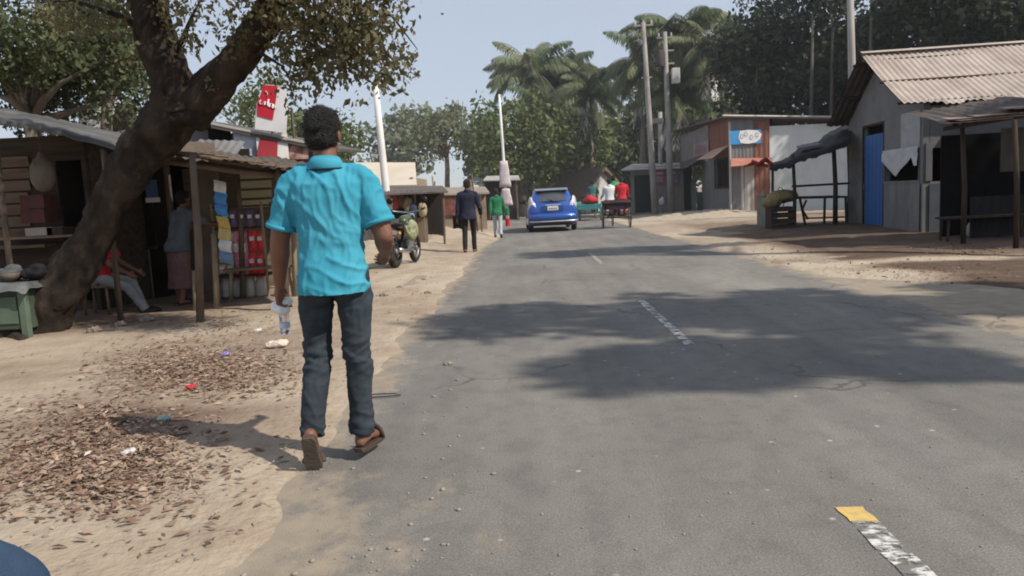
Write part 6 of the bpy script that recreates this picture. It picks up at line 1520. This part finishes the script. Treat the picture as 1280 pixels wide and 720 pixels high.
MB().corr(at(288, 205, Yh - 1.2), at(226, 203, Yh - 1.2) - at(288, 205, Yh - 1.2), Vector((0, .8, .42)), 3, amp=.012, pitch=.12).build('porch_sheet', tin_grey, th3, world=True, smooth=True)
s1 = board('advertising_board', 'white and grey picture board under the dark hut roof', Ph, Qh, 297, 166, 327, 196, mat('pale_board_print', (.60, .61, .64), (.30, .34, .44), scale=5, lo=.4, hi=.68), .25, .02)
s2 = board('advertising_board', 'orange red drink board with white right side under the hut roof', Ph, Qh, 326, 169, 364, 201, mat('board_white', (.70, .68, .62), (.78, .76, .70), scale=4), .32, .02)
def grad(name, stops, axis=2):
    m, nt, b = _nodes(name); L = nt.links.new; tc = N(nt, 'ShaderNodeTexCoord'); sx = N(nt, 'ShaderNodeSeparateXYZ'); L(tc.outputs['Generated'], sx.inputs[0]); rp = N(nt, 'ShaderNodeValToRGB'); e = rp.color_ramp.elements
    for i, (p, c) in enumerate(stops):
        el = e[0] if i == 0 else (e[1] if i == len(stops) - 1 else e.new(p)); el.position = p; el.color = c4(c)
    L(sx.outputs[axis], rp.inputs['Fac']); L(rp.outputs['Color'], b.inputs['Base Color']); b.inputs['Roughness'].default_value = .6; return m
signpoly(s2, Ph, Qh, [(325.5, 201), (351, 201), (352, 171), (331, 168)], grad('drink_print', [(0, (.45, .045, .04)), (.3, (.55, .14, .08)), (.6, (.60, .24, .11)), (.85, (.38, .03, .05)), (1, (.26, .015, .04))]), .333, 'drink_print')
s3 = board('advertising_board', 'small brown and pink board at the right end of the hut roof', Ph, Qh, 364, 180, 388, 200, mat('brown_pink_print', (.20, .11, .08), (.50, .30, .26), scale=6, lo=.42, hi=.62), .28, .02)
s4 = board('roof_sign', 'tall red and white drink banner standing above the hut roof', Ph, Qh, 327, 112, 363, 172, mat('banner_white', (.68, .66, .66), (.60, .57, .57), scale=3), .42, .025)
# banner shape trimmed like the photographed one
bd_ = [c for c in s4.children][0]; bpy.data.objects.remove(bd_)
def prism(P, Q, ring, off, t, mt, name, par):
    f_ = [on(P, Q, *pl(x, y, P, Q), off) for x, y in ring]; bk_ = [on(P, Q, *pl(x, y, P, Q), off - t) for x, y in ring]; n = len(ring)
    m_ = MB(); m_.add(f_ + bk_, [tuple(range(n)), tuple(range(2 * n - 1, n - 1, -1))] + [(i, i + n, (i + 1) % n + n, (i + 1) % n) for i in range(n)]); return m_.build(name, mt, par, world=True)
prism(Ph, Qh, [(325, 164), (363, 169), (365, 130), (361, 112), (338, 110), (327, 134)], .42, .025, mat('banner_white', (1, 1, 1)), 'board', s4)
signpoly(s4, Ph, Qh, [(328, 148), (347, 153), (351, 128), (353, 112), (336, 110.5), (328, 134)], mat('banner_red', (.42, .012, .03), (.48, .02, .035), scale=3, rough=.6), .432, 'red_field')
def stroke(r_, P, Q, pts, rad, mt, off, name='lettering'):
    p = [on(P, Q, *pl(x, y, P, Q), off) for x, y in pts]; return MB().tube(p, rad, 5, flat=.4).build(name, mt, r_, world=True, smooth=True)
wm = mat('banner_script', (.78, .72, .72), (.7, .62, .63), scale=4)
for pts in ([(333, 129), (331, 131), (332, 134), (335, 134), (336, 131), (338, 131)], [(338, 131), (337, 135), (340, 135), (341, 132), (340, 131)], [(342, 128), (341, 136), (343, 137)], [(344, 133), (343, 137), (346, 138), (347, 134), (345, 133)], [(348, 134), (347, 139), (350, 139), (350, 136)]): stroke(s4, Ph, Qh, pts, .014, wm, .44)
stroke(s4, Ph, Qh, [(338, 118), (341, 121), (340, 124)], .016, wm, .44, 'white_swirl')
for x in (331, 358): q = at(x, 165, Yh - .36); MB().tube([q + Vector((0, .42, -.5)), q + Vector((0, .42, .45))], .025, 6).build('support_post', bamboo_d, s4, world=True)
# ---- white gable house behind, far left
Yw = 19.5; a = at(90, 158, Yw); wg = thing('house', 'whitewashed gable peeping above the grey awning at the far left', 'house', (a.x, Yw, 0))
p0, p1, p2, p3, p4 = at(92, 158, Yw), at(132, 163, Yw), at(150, 131, Yw), at(118, 127, Yw), at(97, 136, Yw)
fr_ = [Vector((p0.x, Yw, -.1)), Vector((p1.x, Yw, -.1)), p1, p2, p3, p4, p0]
fr_ = [Vector((p0.x, Yw, -.1)), Vector((p2.x, Yw, -.1)), p2, p3, p4]
m_ = MB(); n = len(fr_); m_.add(fr_ + [v + Vector((0, 3, 0)) for v in fr_], [tuple(range(n)), tuple(range(2 * n - 1, n - 1, -1))] + [(i, i + n, (i + 1) % n + n, (i + 1) % n) for i in range(n)]); m_.build('wall', white_wall, wg, world=True)
MB().slab(at(136, 166, Yw - .5), at(172, 158, Yw - .5), at(168, 131, Yw + .8), at(146, 130, Yw - .4), .05).build('roof', wood_dark, wg, world=True)
MB().slab(at(88, 137, Yw - .3), at(120, 124, Yw - .3), at(172, 128, Yw + 1.5), at(150, 132, Yw + 2), .05).build('roof', tin_pale, wg, world=True)

# ---- fence of sticks and litter: small loose things on the verge
q = gr(346, 436); r_ = thing('crumpled_paper', 'crumpled cream paper on the sand left of the man in turquoise', 'litter', (q.x, q.y, ground_z(q.x, q.y))); b2 = MB(); b2.ell((0, 0, .025), .10, .05, .03, 14, 8); b2.ell((.05, .02, .03), .05, .05, .03, 10, 6); remesh(b2, 'sheet', mat('cream_paper', (.58, .50, .42), (.5, .42, .34), scale=6), r_, .008, 1, disp=folds(.018, 16, 16, 16, 4))
for i, (x, y, c_, nm) in enumerate(((238, 492, (.55, .02, .04), 'crimson'), (281, 446, (.22, .16, .55), 'violet'), (205, 535, (.30, .38, .36), 'grey green'), (160, 576, (.60, .57, .54), 'white'), (322, 380 + 36, (.62, .60, .58), 'off white'))):
    q = gr(x, y); r_ = thing('wrapper', nm + ' crumpled wrapper ' + ['among the brown leaves left of the man', 'at the upper edge of the leaf litter', 'in the shadow on the leaf litter', 'on the sand at the lower left', 'on the sand under the hanging bottle'][i], 'litter', (q.x, q.y, ground_z(q.x, q.y)))
    b2 = MB(); b2.ell((0, 0, .015), .032, .024, .018, 10, 8); b2.ell((.02, .012, .022), .02, .024, .014, 8, 6); remesh(b2, 'film', mat('wrapper_' + nm.replace(' ', '_'), c_, tuple(v * .7 for v in c_), scale=20, rough=.35), r_, .005, 1, disp=folds(.010, 40, 40, 40, i))
q = gr(478, 497); r_ = thing('wire_scrap', 'thin dark bent wire lying on the road edge right of the man', 'wire', (q.x, q.y, .012)); MB().tube([(-.16, 0, .0), (-.05, .012, .01), (.08, .018, .008), (.12, -.002, .0), (.04, -.02, .0), (-.1, -.03, .0)], .004, 6).build('strand', mat('dark_wire', (.04, .035, .03)), r_, smooth=True)
for i, (x, y, s_) in enumerate(((183, 402, .09), (150, 408, .07), (118, 415, .08), (560, 456, .035), (535, 368, .05), (500, 360, .05), (480, 372, .06), (530, 350, .04), (452, 330, .07), (1135, 353, .035), (1245, 381, .03), (1275, 389, .03))):
    q = gr(x, y); r_ = MB(); r_.ell((0, 0, s_ * .25), s_, s_ * .8, s_ * .5, 10, 7)
    o = remesh(r_, 'stone', mat('verge_stone', (.30, .25, .20), (.20, .165, .13), scale=8, rough=1), None, s_ * .16, 1, disp=lambda c, n, k=s_: k * .35 * noise.noise(c * (2.2 / k))); o.location = (q.x, q.y, max(ground_z(q.x, q.y), 0 if q.x > -1 and q.x < 3.7 else -1)); tag(o, 'rough brown stone lying on the sandy roadside', 'stone', 'stones along the roadside')

# ---- rubble, firewood and leaning bamboo between the motorcycle and the navy shirted man
bk_ = MB(); rr = random.Random(8)
for i in range(70):
    q = gr(rr.gauss(522, 7), rr.gauss(292, 3.5)); bk_.box((q.x, q.y + rr.uniform(-.4, .8), .04 + rr.random() ** 2 * .35), (.22, .11, .07), rr.uniform(0, 3), rr.uniform(-.5, .5), rr.uniform(-.5, .5))
o = bk_.build('brick_rubble', mat('broken_brick', (.26, .13, .09), (.36, .22, .16), scale=4, rough=.95, dirt=(.38, .31, .24), dirt_scale=3), kind='stuff'); tag(o, 'heap of broken brick on the sand right of the motorcycle', 'rubble')
q = gr(562, 283); r_ = thing('firewood_pile', 'pile of cut branches stacked before the brown mud hut', 'firewood', (q.x, q.y, 0))
for i in range(16):
    z_ = .05 + .09 * (i // 5); y_ = (i % 5) * .11 + .05 * (i // 5); MB().tube([(-.6 + rr.uniform(-.1, .1), y_, z_), (0, y_ + rr.uniform(-.03, .03), z_ + .01), (.6 + rr.uniform(-.1, .1), y_, z_)], rr.uniform(.035, .05), 7).build('branch', [bamboo_d, wood_dark, bamboo][i % 3], r_, smooth=True)
for i, (x, lean_) in enumerate(((536, .25), (541, .15), (547, -.1), (583, .2), (590, .05), (597, -.12))):
    q = at(x, 280, 28.6); r_ = thing('bamboo_pole', 'bamboo pole leaning on the front of the brown mud hut', 'pole', (q.x, 28.5, 0), 0, 'poles leaning on the mud hut'); MB().tube([(0, 0, 0), (lean_ * .5, .12, .85), (lean_, .22, 1.75 + .2 * (i % 3))], .03, 7).build('stem', [bamboo, bamboo_d][i % 2], r_, smooth=True)
q = at(571, 283, 27.8); r_ = thing('laundry_cloth', 'dark red cloth hanging on a line before the brown mud hut', 'cloth', (q.x, q.y, 0))
rag((-.45, 0, 1.25), (.9, 0, 0), (0, .02, -.55), 12, 6, 3, .02, .1, .05).build('fabric', mat('faded_maroon', (.15, .05, .04), (.22, .09, .07), scale=5), r_, smooth=True)
MB().tube([(-.9, 0, 1.3), (0, 0, 1.255), (.9, 0, 1.3)], .008, 5).build('line', bamboo_d, r_)
for s in (-1, 1): MB().tube([(s * .9, 0, 0), (s * .9, 0, 1.4)], .03, 6).build('post', bamboo_d, r_)
# ------------------------------------------------------------------ vehicles
rubber = mat('black_rubber', (.014, .014, .014), (.028, .026, .024), scale=8, rough=.85, dirt=(.08, .065, .05), dirt_scale=4)
chrome = mat('dull_chrome', (.5, .5, .5), (.6, .6, .6), rough=.25, metal=1)
blk = mat('black_paint', (.012, .012, .013), (.02, .02, .02), rough=.4)
steel = mat('dull_steel', (.20, .20, .20), (.28, .27, .26), rough=.5, metal=.6)
car_blue = mat('car_blue_paint', (.022, .085, .36), (.027, .10, .40), scale=1, rough=.28, metal=.35, coat=.8, spec=.5)
glass_d = mat('dark_car_glass', (.05, .055, .06), (.065, .07, .075), rough=.06, spec=.7, coat=.6)
lens_r = mat('red_lens', (.42, .015, .015), (.48, .03, .03), rough=.15, coat=1)
lens_c = mat('clear_lens', (.72, .70, .70), (.62, .60, .60), rough=.12, coat=1, spec=.6)
silver = mat('silver_trim', (.55, .56, .58), (.62, .62, .64), rough=.3, metal=.4)
plate_m = mat('number_plate', (.70, .71, .70), (.62, .63, .62), rough=.5, scale=3)
# ---- blue hatchback seen from behind; local frame: rear at y=0, facing +Y
cl_, cr_ = gr(662, 291), gr(722, 288)
cc = thing('car', 'blue hatchback driving away down the road ahead', 'car', ((cl_.x + cr_.x) / 2, 26.0, 0), R(1.5))
def sect(y, zb, zm, zt, wb, wm, wt, n=8):
    """half-round body ring: sill, waist, shoulder"""
    pts = [(-wb * .9, zb), (-wb, zb + .05), (-wm, zb + (zm - zb) * .45), (-wm * .995, zm), (-wt, zt - .03), (-wt * .93, zt), (0, zt + .012), (wt * .93, zt), (wt, zt - .03), (wm * .995, zm), (wm, zb + (zm - zb) * .45), (wb, zb + .05), (wb * .9, zb)]
    return [Vector((x, y, z)) for x, z in pts]
sec = [(-.03, .36, .62, .86, .66, .74, .66), (.02, .28, .66, .95, .76, .82, .72), (.22, .22, .70, .98, .81, .845, .78), (.6, .19, .72, .98, .83, .848, .80), (1.5, .18, .70, .95, .83, .848, .80), (2.6, .18, .68, .92, .83, .845, .79), (3.2, .20, .66, .88, .82, .84, .76), (3.7, .24, .6, .76, .78, .80, .68), (3.98, .32, .52, .62, .62, .66, .5)]
MB().rings([sect(*s) for s in sec]).build('body', car_blue, cc, smooth=True, auto=50)
cab = []
for y, zt, wb, wt in ((.10, 1.0, .74, .70), (.30, 1.22, .76, .63), (.50, 1.40, .77, .585), (.75, 1.455, .78, .58), (1.4, 1.475, .78, .575), (2.0, 1.43, .77, .565), (2.45, 1.25, .76, .60), (2.95, .93, .75, .70)):
    cab.append([Vector(p) for p in ((-wb, y, .93), (-(wb * .55 + wt * .45), y, .93 + (zt - .93) * .55), (-wt, y, zt - .045), (-wt * .85, y, zt), (0, y, zt + .012), (wt * .85, y, zt), (wt, y, zt - .045), ((wb * .55 + wt * .45), y, .93 + (zt - .93) * .55), (wb, y, .93))])
MB().rings(cab).build('cabin', car_blue, cc, smooth=True, auto=50)
# rear window, wrapped spoiler, lamps, bumper
def strip(rows): 
    n = len(rows[0]); return MB().add([q for r in rows for q in r], [(j * n + i, j * n + i + 1, (j + 1) * n + i + 1, (j + 1) * n + i) for j in range(len(rows) - 1) for i in range(n - 1)])
rw = [[(x * w_, y + .10 * x * x - .0, z) for x in (-1, -.6, -.2, .2, .6, 1)] for y, z, w_ in ((.055, 1.03, .60), (.16, 1.14, .585), (.29, 1.27, .56), (.40, 1.36, .54))]
rg_ = strip(rw).build('rear_window', glass_d, cc, smooth=True)
MB().tube([(.02, .05, 1.05), (-.12, .10, 1.075), (-.24, .13, 1.07)], .012, 6).build('wiper', blk, rg_)
MB().add([Vector(p) for p in ((-.56, .30, 1.425), (.56, .30, 1.425), (.575, .75, 1.47), (-.575, .75, 1.47), (-.55, .31, 1.385), (.55, .31, 1.385), (.57, .75, 1.44), (-.57, .75, 1.44))], [(0, 1, 2, 3), (7, 6, 5, 4), (0, 4, 5, 1), (1, 5, 6, 2), (3, 2, 6, 7), (0, 3, 7, 4)]).build('spoiler', mat('spoiler_pale', (.30, .33, .38), (.36, .39, .44), rough=.3, coat=.5), cc, bevel=.012)
for s in (-1, 1):
    lm = strip([[(s * x, y, z) for x, y, z in r] for r in (((.56, -.012, .74), (.70, .03, .74), (.80, .14, .76)), ((.56, -.02, .86), (.70, .03, .87), (.815, .16, .90)), ((.60, .015, .98), (.70, .045, 1.0), (.795, .18, 1.06)), ((.665, .06, 1.08), (.72, .10, 1.10), (.765, .2, 1.15)), ((.68, .13, 1.17), (.70, .17, 1.18), (.725, .24, 1.2)))])
    lm = lm.build('tail_light', lens_c, cc, smooth=True)
    sm_ = lm.modifiers.new('t', 'SOLIDIFY'); sm_.thickness = .03; sm_.offset = 0
    strip([[(s * .60, -.035, .77), (s * .70, .012, .775)], [(s * .60, -.038, .84), (s * .71, .01, .85)]]).build('red_lens', lens_r, lm)
    MB().box((s * .97, 2.35, 1.02), (.2, .1, .15)).build('side_mirror', blk, cc, bevel=.03)
    strip([[(s * .772, .55, 1.0), (s * .775, 1.4, 1.0), (s * .77, 2.2, .99), (s * .765, 2.75, .98)], [(s * .645, .65, 1.32), (s * .63, 1.4, 1.38), (s * .62, 2.0, 1.35), (s * .685, 2.45, 1.16)]]).build('side_window', glass_d, cc)
bpm = MB(); pts = []
for x in (-.80, -.70, -.4, 0, .4, .70, .80): pts.append(Vector((x, -.06 + .16 * abs(x / .8) ** 3.5, .50)))
bpm.tube(pts, [.10, .13, .14, .14, .14, .13, .10], 12, flat=1.0); bm2 = bpm.build('rear_bumper', car_blue, cc, smooth=True)
tr = MB(); tr.tube([p + Vector((0, -.07, -.14)) for p in pts], [.028] * 7, 8); tr.build('bumper_trim', silver, bm2, smooth=True)
MB().box((0, .06, .30), (1.3, .2, .16)).build('under_tray', blk, cc, bevel=.03)
MB().box((0, -.055, .80), (.74, .05, .17)).build('plate_recess', mat('recess_blue', (.03, .07, .26), rough=.5), cc, bevel=.015)
pt_ = MB().box((0, -.088, .80), (.36, .012, .14)).build('number_plate', plate_m, cc)
for i in range(5): MB().box((-.12 + .06 * i, -.0965, .785), (.035, .004, .05)).build('lettering', mat('plate_ink', (.12, .14, .12)), pt_)
MB().box((0, -.088, .905), (.5, .02, .03)).build('garnish', silver, cc, bevel=.006)
def wheel(par, x, y, r, w_, spokes=7):
    t = MB().torus((x, y, r), r - w_ * .42, w_ * .46, 'X', 26, 10, 1.05).build('tyre', rubber, par, smooth=True)
    MB().lathe((x, y, r), [(.05, -w_ * .4), (r * .62, -w_ * .42), (r * .66, -w_ * .3), (r * .66, w_ * .3), (r * .62, w_ * .42), (.05, w_ * .4)], 20, 'X').build('rim', silver, t, smooth=True, auto=40)
for x in (-.745, .745):
    for y in (.66, 3.2): wheel(cc, x, y, .29, .185)

# ---- cycle rickshaw seen from behind, with two passengers and its puller
def spoked(par, c, r, tw=.022, n=20, hub=.035, axis='X', name='wheel'):
    t = MB().torus(c, r - tw, tw, axis, 30, 8).build('wheel', rubber, par, smooth=True)
    MB().torus(c, r - tw * 2.3, tw * .6, axis, 30, 6).build('rim', steel, t, smooth=True)
    sp_ = MB(); c = Vector(c)
    for i in range(n):
        a = 2 * PI * i / n; h = .03 if i % 2 else -.03
        if axis == 'X': e, o_ = Vector((0, math.cos(a), math.sin(a))), Vector((h, 0, 0))
        else: e, o_ = Vector((math.cos(a), math.sin(a), 0)), Vector((0, 0, h))
        sp_.tube([c + o_ + e * hub * .8, c + e * (r - tw * 2.3)], .0035, 4)
    sp_.build('spokes', steel, t); MB().lathe(c, [(hub * .5, -.05), (hub, -.03), (hub, .03), (hub * .5, .05)], 12, axis).build('hub', steel, t)
    return t
frame_g = mat('rickshaw_green', (.02, .09, .07), (.03, .12, .09), rough=.45); seat_r = mat('dark_red_vinyl', (.12, .015, .02), (.16, .025, .03), rough=.5); hood_m = mat('green_hood', (.02, .14, .10), (.03, .18, .13), scale=4, rough=.8); dk_m = mat('dark_maroon_panel', (.05, .025, .035), (.08, .04, .05), scale=3, rough=.7)
rq = gr(771, 285); RY = rq.y
rk_ = thing('cycle_rickshaw', 'cycle rickshaw seen from behind carrying a person in white and one in red', 'rickshaw', (rq.x, RY, 0), R(-2))
for x in (-.46, .46): spoked(rk_, (x, 0, .39), .39)
spoked(rk_, (0, 1.75, .34), .34, .02)
fr_ = MB()
fr_.tube([(-.5, 0, .36), (.5, 0, .36)], .022, 8); fr_.tube([(-.3, 0, .4), (-.05, .85, .42), (0, .95, .42)], .02, 7); fr_.tube([(.3, 0, .4), (.05, .85, .42), (0, .95, .42)], .02, 7)
fr_.tube([(0, .95, .42), (0, 1.5, .95)], .02, 7); fr_.tube([(0, .85, .42), (0, .78, .98)], .02, 7); fr_.tube([(0, .78, .9), (0, 1.5, .9)], .018, 7); fr_.tube([(0, 1.5, 1.0), (0, 1.58, .72), (.05, 1.75, .34)], .017, 7); fr_.tube([(0, 1.58, .72), (-.05, 1.75, .34)], .017, 7)
fr_.build('frame', blk, rk_, smooth=True)
MB().tube([(-.26, 1.36, 1.1), (-.2, 1.5, 1.08), (0, 1.52, 1.05), (.2, 1.5, 1.08), (.26, 1.36, 1.1)], .013, 7).build('handlebar', chrome, rk_, smooth=True)
MB().ell((0, .76, 1.0), .09, .14, .045, 12, 8).build('saddle', blk, rk_, smooth=True)
MB().box((0, .10, .70), (.78, .5, .12), taper=1.06).build('seat_box', dk_m, rk_, bevel=.03); MB().box((0, .16, .80), (.84, .46, .10)).build('seat', seat_r, rk_, bevel=.035)
MB().box((0, -.15, .90), (.86, .07, .14), rx=R(8)).build('backrest', dk_m, rk_, bevel=.035); MB().box((0, .52, .44), (.78, .34, .03)).build('footboard', dk_m, rk_, bevel=.01)
for s in (-1, 1):
    MB().box((s * .45, .1, .83), (.035, .5, .22)).build('side_panel', frame_g, rk_, bevel=.012)
    ar = [(s * .46, .38 * math.cos(a), .39 + .42 * math.sin(a)) for a in [R(15 + 15 * k) for k in range(11)]]; MB().tube(ar, .045, 6, flat=.25, up=(1, 0, 0)).build('mudguard', frame_g, rk_, smooth=True)
hd = MB()
for k in range(5): hd.tube([(-.46, -.2 - .035 * k, .80 + .01 * k), (-.44, -.22 - .03 * k, .84 + .01 * k), (0, -.24 - .03 * k, .85 + .01 * k), (.44, -.22 - .03 * k, .84 + .01 * k), (.46, -.2 - .035 * k, .80 + .01 * k)], .032, 7)
hd.build('folded_hood', mat('dark_hood', (.04, .03, .045), (.08, .05, .07), scale=6, rough=.7), rk_, smooth=True)
MB().box((0, -.19, .70), (.5, .015, .13)).build('rear_plate', mat('painted_tin_panel', (.14, .04, .08), (.05, .07, .12), scale=7, rough=.5, lo=.42, hi=.58), rk_, bevel=.005)
def rider(label, dx, dy, zb, H, top, bot, rz=0, arm=(R(30), R(8), R(35), 0), leg=(R(82), R(80), 0, 0, .03), **k):
    q = Vector((rq.x, RY, 0)) + Matrix.Rotation(R(-2), 3, 'Z') @ Vector((dx, dy, 0))
    return human('person', label, tuple(q), rz, H, dict(lean=.02, armL=arm, armR=arm, legL=leg, legR=leg, tuck=True), top, bot, ('sandal', dark_shoe), sleeve='long', hipz=zb, **k)
rider('passenger in white seated at the left of the cycle rickshaw', -.20, .08, .95, 1.62, white_c, mat('pink_cloth', (.45, .30, .30), (.52, .38, .38), scale=5), R(6))
rider('passenger in bright red seated at the right of the cycle rickshaw', .21, .08, .97, 1.66, red_c, red_c, R(-5))
rider('rickshaw puller in a green shirt on the front saddle', .0, .76, 1.06, 1.62, mat('bright_green_shirt', (.02, .30, .13), (.03, .34, .16), scale=5), navy_c, 0, (R(52), R(8), R(14), 0), (R(58), R(62), 0, 0, .02))
# ---- teal flat-bed cycle van further on, carrying red bundles
q = gr(734, 278); Vy = 35.0; vx_ = at(738, 272, Vy).x
vn = thing('cycle_van', 'teal flat bed cycle van loaded with red cloth, ahead of the blue car', 'cycle van', (vx_, Vy, 0), R(-12)); teal = mat('teal_paint', (.05, .24, .24), (.07, .29, .28), scale=4, rough=.6)
for x in (-.48, .48): spoked(vn, (x, 0, .33), .33)
spoked(vn, (0, 2.0, .33), .33, .02)
MB().box((0, .3, .70), (1.15, 1.6, .06)).build('flat_bed', teal, vn, bevel=.01)
for s in (-1, 1): MB().box((s * .56, .3, .80), (.03, 1.6, .12)).build('side_board', teal, vn); MB().tube([(s * .5, -.4, .0 + .36), (s * .52, -.4, .7)], .025, 7).build('stay', teal, vn)
MB().box((0, -.48, .62), (1.1, .03, .22)).build('tail_board', teal, vn)
f2 = MB(); f2.tube([(-.5, 0, .33), (.5, 0, .33)], .022, 7); f2.tube([(0, .2, .6), (0, 1.2, .42), (0, 1.75, .95), (.04, 2.0, .33)], .02, 7); f2.tube([(0, 1.2, .42), (0, 1.12, .95)], .02, 7); f2.build('frame', teal, vn)
MB().tube([(-.26, 1.6, 1.12), (0, 1.76, 1.02), (.26, 1.6, 1.12)], .014, 7).build('handlebar', chrome, vn); MB().ell((0, 1.1, .98), .09, .13, .04).build('saddle', blk, vn, smooth=True)
b2 = MB(); b2.ell((.08, .1, .90), .28, .34, .18, 14, 10); b2.ell((-.14, .3, .88), .22, .28, .14, 12, 8); b2.ell((.0, .15, 1.02), .18, .22, .12, 12, 8)
M_ = Matrix.Translation((vx_, Vy, 0)) @ Matrix.Rotation(R(-12), 4, 'Z'); r_ = thing('cloth_bundle', 'bright red cloth bundle lying on the teal cycle van', 'bundle', (vx_, Vy, 0), R(-12)); remesh(b2, 'cloth', red_c, r_, .03, 2, disp=folds(.03, 5, 5, 5, 2))
human('person', 'rider in dark clothes on the teal cycle van', tuple(M_ @ Vector((0, 1.1, 0))), R(-12), 1.64, dict(lean=.2, armL=(R(55), R(8), R(10), 0), armR=(R(55), R(8), R(10), 0), legL=(R(55), R(60), 0, 0, .02), legR=(R(70), R(70), 0, 0, .02), tuck=True), mat('faded_teal_cotton', (.04, .12, .12), (.05, .15, .15), scale=4), black_c, ('sandal', dark_shoe), sleeve='long', hipz=1.05)

# ---- parked motorcycle on the left verge, its wide tyre turned to us
mq = gr(492, 337); my = mq.y + .25
mc = thing('motorcycle', 'parked motorcycle with a fat dark tyre and bags, left verge behind the man in turquoise', 'motorcycle', (mq.x, my, ground_z(mq.x, my)), R(-9))
# local: rear wheel towards the viewer (y=0), front at +Y
def mwheel(y, r, w_, nm='wheel'):
    t = MB().torus((0, y, r), r - w_ * .5, w_ * .52, 'X', 30, 10, 1.0).build('wheel', rubber, mc, smooth=True); MB().torus((0, y, r), r - w_, .018, 'X', 26, 6, 2.2).build('rim', steel, t, smooth=True)
    MB().lathe((0, y, r), [(.03, -.08), (.06, -.05), (.06, .05), (.03, .08)], 14, 'X').build('hub', steel, t)
    sp_ = MB()
    for i in range(10): a = 2 * PI * i / 10; sp_.tube([(0.02 if i % 2 else -.02, y, r), (0, y + math.cos(a) * (r - w_), r + math.sin(a) * (r - w_))], .007, 5)
    sp_.build('spokes', steel, t); return t
mwheel(0, .31, .14); mwheel(1.28, .31, .10)
g2 = mat('olive_green_paint', (.05, .075, .035), (.075, .10, .05), scale=4, rough=.35, coat=.4)
ar = [(0, .36 * math.cos(a), .33 + .37 * math.sin(a)) for a in [R(60 + 13 * k) for k in range(9)]]
MB().tube(ar, .085, 8, flat=.25, up=(1, 0, 0)).build('mudguard', mat('grey_mudguard', (.20, .20, .22), (.27, .27, .29), rough=.4), mc, smooth=True)
ar = [(0, 1.28 + .35 * math.cos(a), .33 + .36 * math.sin(a)) for a in [R(20 + 15 * k) for k in range(9)]]; MB().tube(ar, .06, 8, flat=.25, up=(1, 0, 0)).build('mudguard', g2, mc, smooth=True)
f2 = MB()
for s in (-1, 1):
    f2.tube([(s * .09, 0, .31), (s * .10, .45, .36), (s * .09, .9, .40)], .022, 7); f2.tube([(s * .11, .02, .34), (s * .12, .22, .70)], .028, 8); f2.tube([(s * .09, 1.28, .31), (s * .09, 1.12, .72), (s * .07, 1.02, .98)], .024, 8)
f2.tube([(0, .1, .74), (0, .6, .70), (0, 1.02, .88)], .03, 8); f2.build('frame', blk, mc, smooth=True)
e_ = MB(); e_.box((0, .62, .40), (.28, .36, .26)); e_.lathe((0, .72, .56), [(.09, -.1), (.11, -.06), (.11, .06), (.09, .1)], 14, 'X'); e_.build('engine', steel, mc, bevel=.03)
MB().tube([(.13, .72, .34), (.17, .35, .28), (.18, -.25, .36)], [.025, .03, .045], 10).build('exhaust', chrome, mc, smooth=True)
b2 = MB(); b2.ell((0, .78, .86), .14, .27, .13, 16, 10); b2.build('fuel_tank', g2, mc, smooth=True)
MB().tube([(0, -.16, .84), (0, .1, .82), (0, .5, .80)], [.12, .13, .10], 12, flat=.42, up=(0, 0, 1), round_cap=True).build('seat', blk, mc, smooth=True)
MB().tube([(-.38, .86, 1.10), (-.28, .98, 1.06), (0, 1.03, 1.02), (.28, .98, 1.06), (.38, .86, 1.10)], .016, 8).build('handlebar', chrome, mc, smooth=True)
for s in (-1, 1):
    MB().tube([(s * .27, .98, 1.06), (s * .34, .97, 1.24)], .007, 5).build('mirror_stem', blk, mc); MB().lathe((s * .36, .96, 1.27), [(.02, -.012), (.065, -.01), (.065, .0), (.02, .012)], 14, 'Y').build('mirror', blk, mc, smooth=True); MB().tube([(s * .32, .92, 1.08), (s * .40, .83, 1.11)], .022, 8).build('grip', blk, mc)
    MB().ell((s * .17, -.16, .66), .035, .04, .035, 10, 8).build('indicator', mat('amber_lens', (.6, .25, .03), rough=.2), mc, smooth=True)
MB().ell((0, 1.14, .92), .10, .08, .11, 14, 10).build('headlight', chrome, mc, smooth=True)
MB().box((0, -.24, .68), (.14, .05, .08)).build('tail_light', lens_r, mc, bevel=.015); MB().box((0, -.31, .54), (.2, .01, .14), rx=R(-12)).build('number_plate', plate_m, mc)
MB().tube([(-.1, .5, .32), (-.3, .45, .02)], .014, 6).build('kickstand', steel, mc)
Mm = Matrix.Translation(mc.location) @ Matrix.Rotation(R(-9), 4, 'Z')
for i, (x, y, z, rx_, ry2, rz2, c_, nm) in enumerate(((.27, .25, .70, .12, .24, .20, (.30, .31, .18), 'yellowish white sack tied to the right side of the motorcycle'), (-.22, .15, .66, .11, .22, .18, (.10, .16, .11), 'dark green bag tied to the left side of the motorcycle'))):
    p = Mm @ Vector((x, y, z)); r_ = thing('saddle_bag', nm, 'bag', tuple(p), R(-9)); b2 = MB(); b2.ell((0, 0, 0), rx_, ry2, rz2, 14, 10); remesh(b2, 'cloth', mat('saddle_bag_%s' % 'cream green'.split()[i], c_, tuple(v * .65 for v in c_), scale=9, rough=.8, lo=.42, hi=.58), r_, .016, 2, disp=folds(.022, 8, 8, 8, i)); MB().torus((0, 0, .02), rz2 * .99, .012, 'X', 18, 6).build('tie', blk, r_)
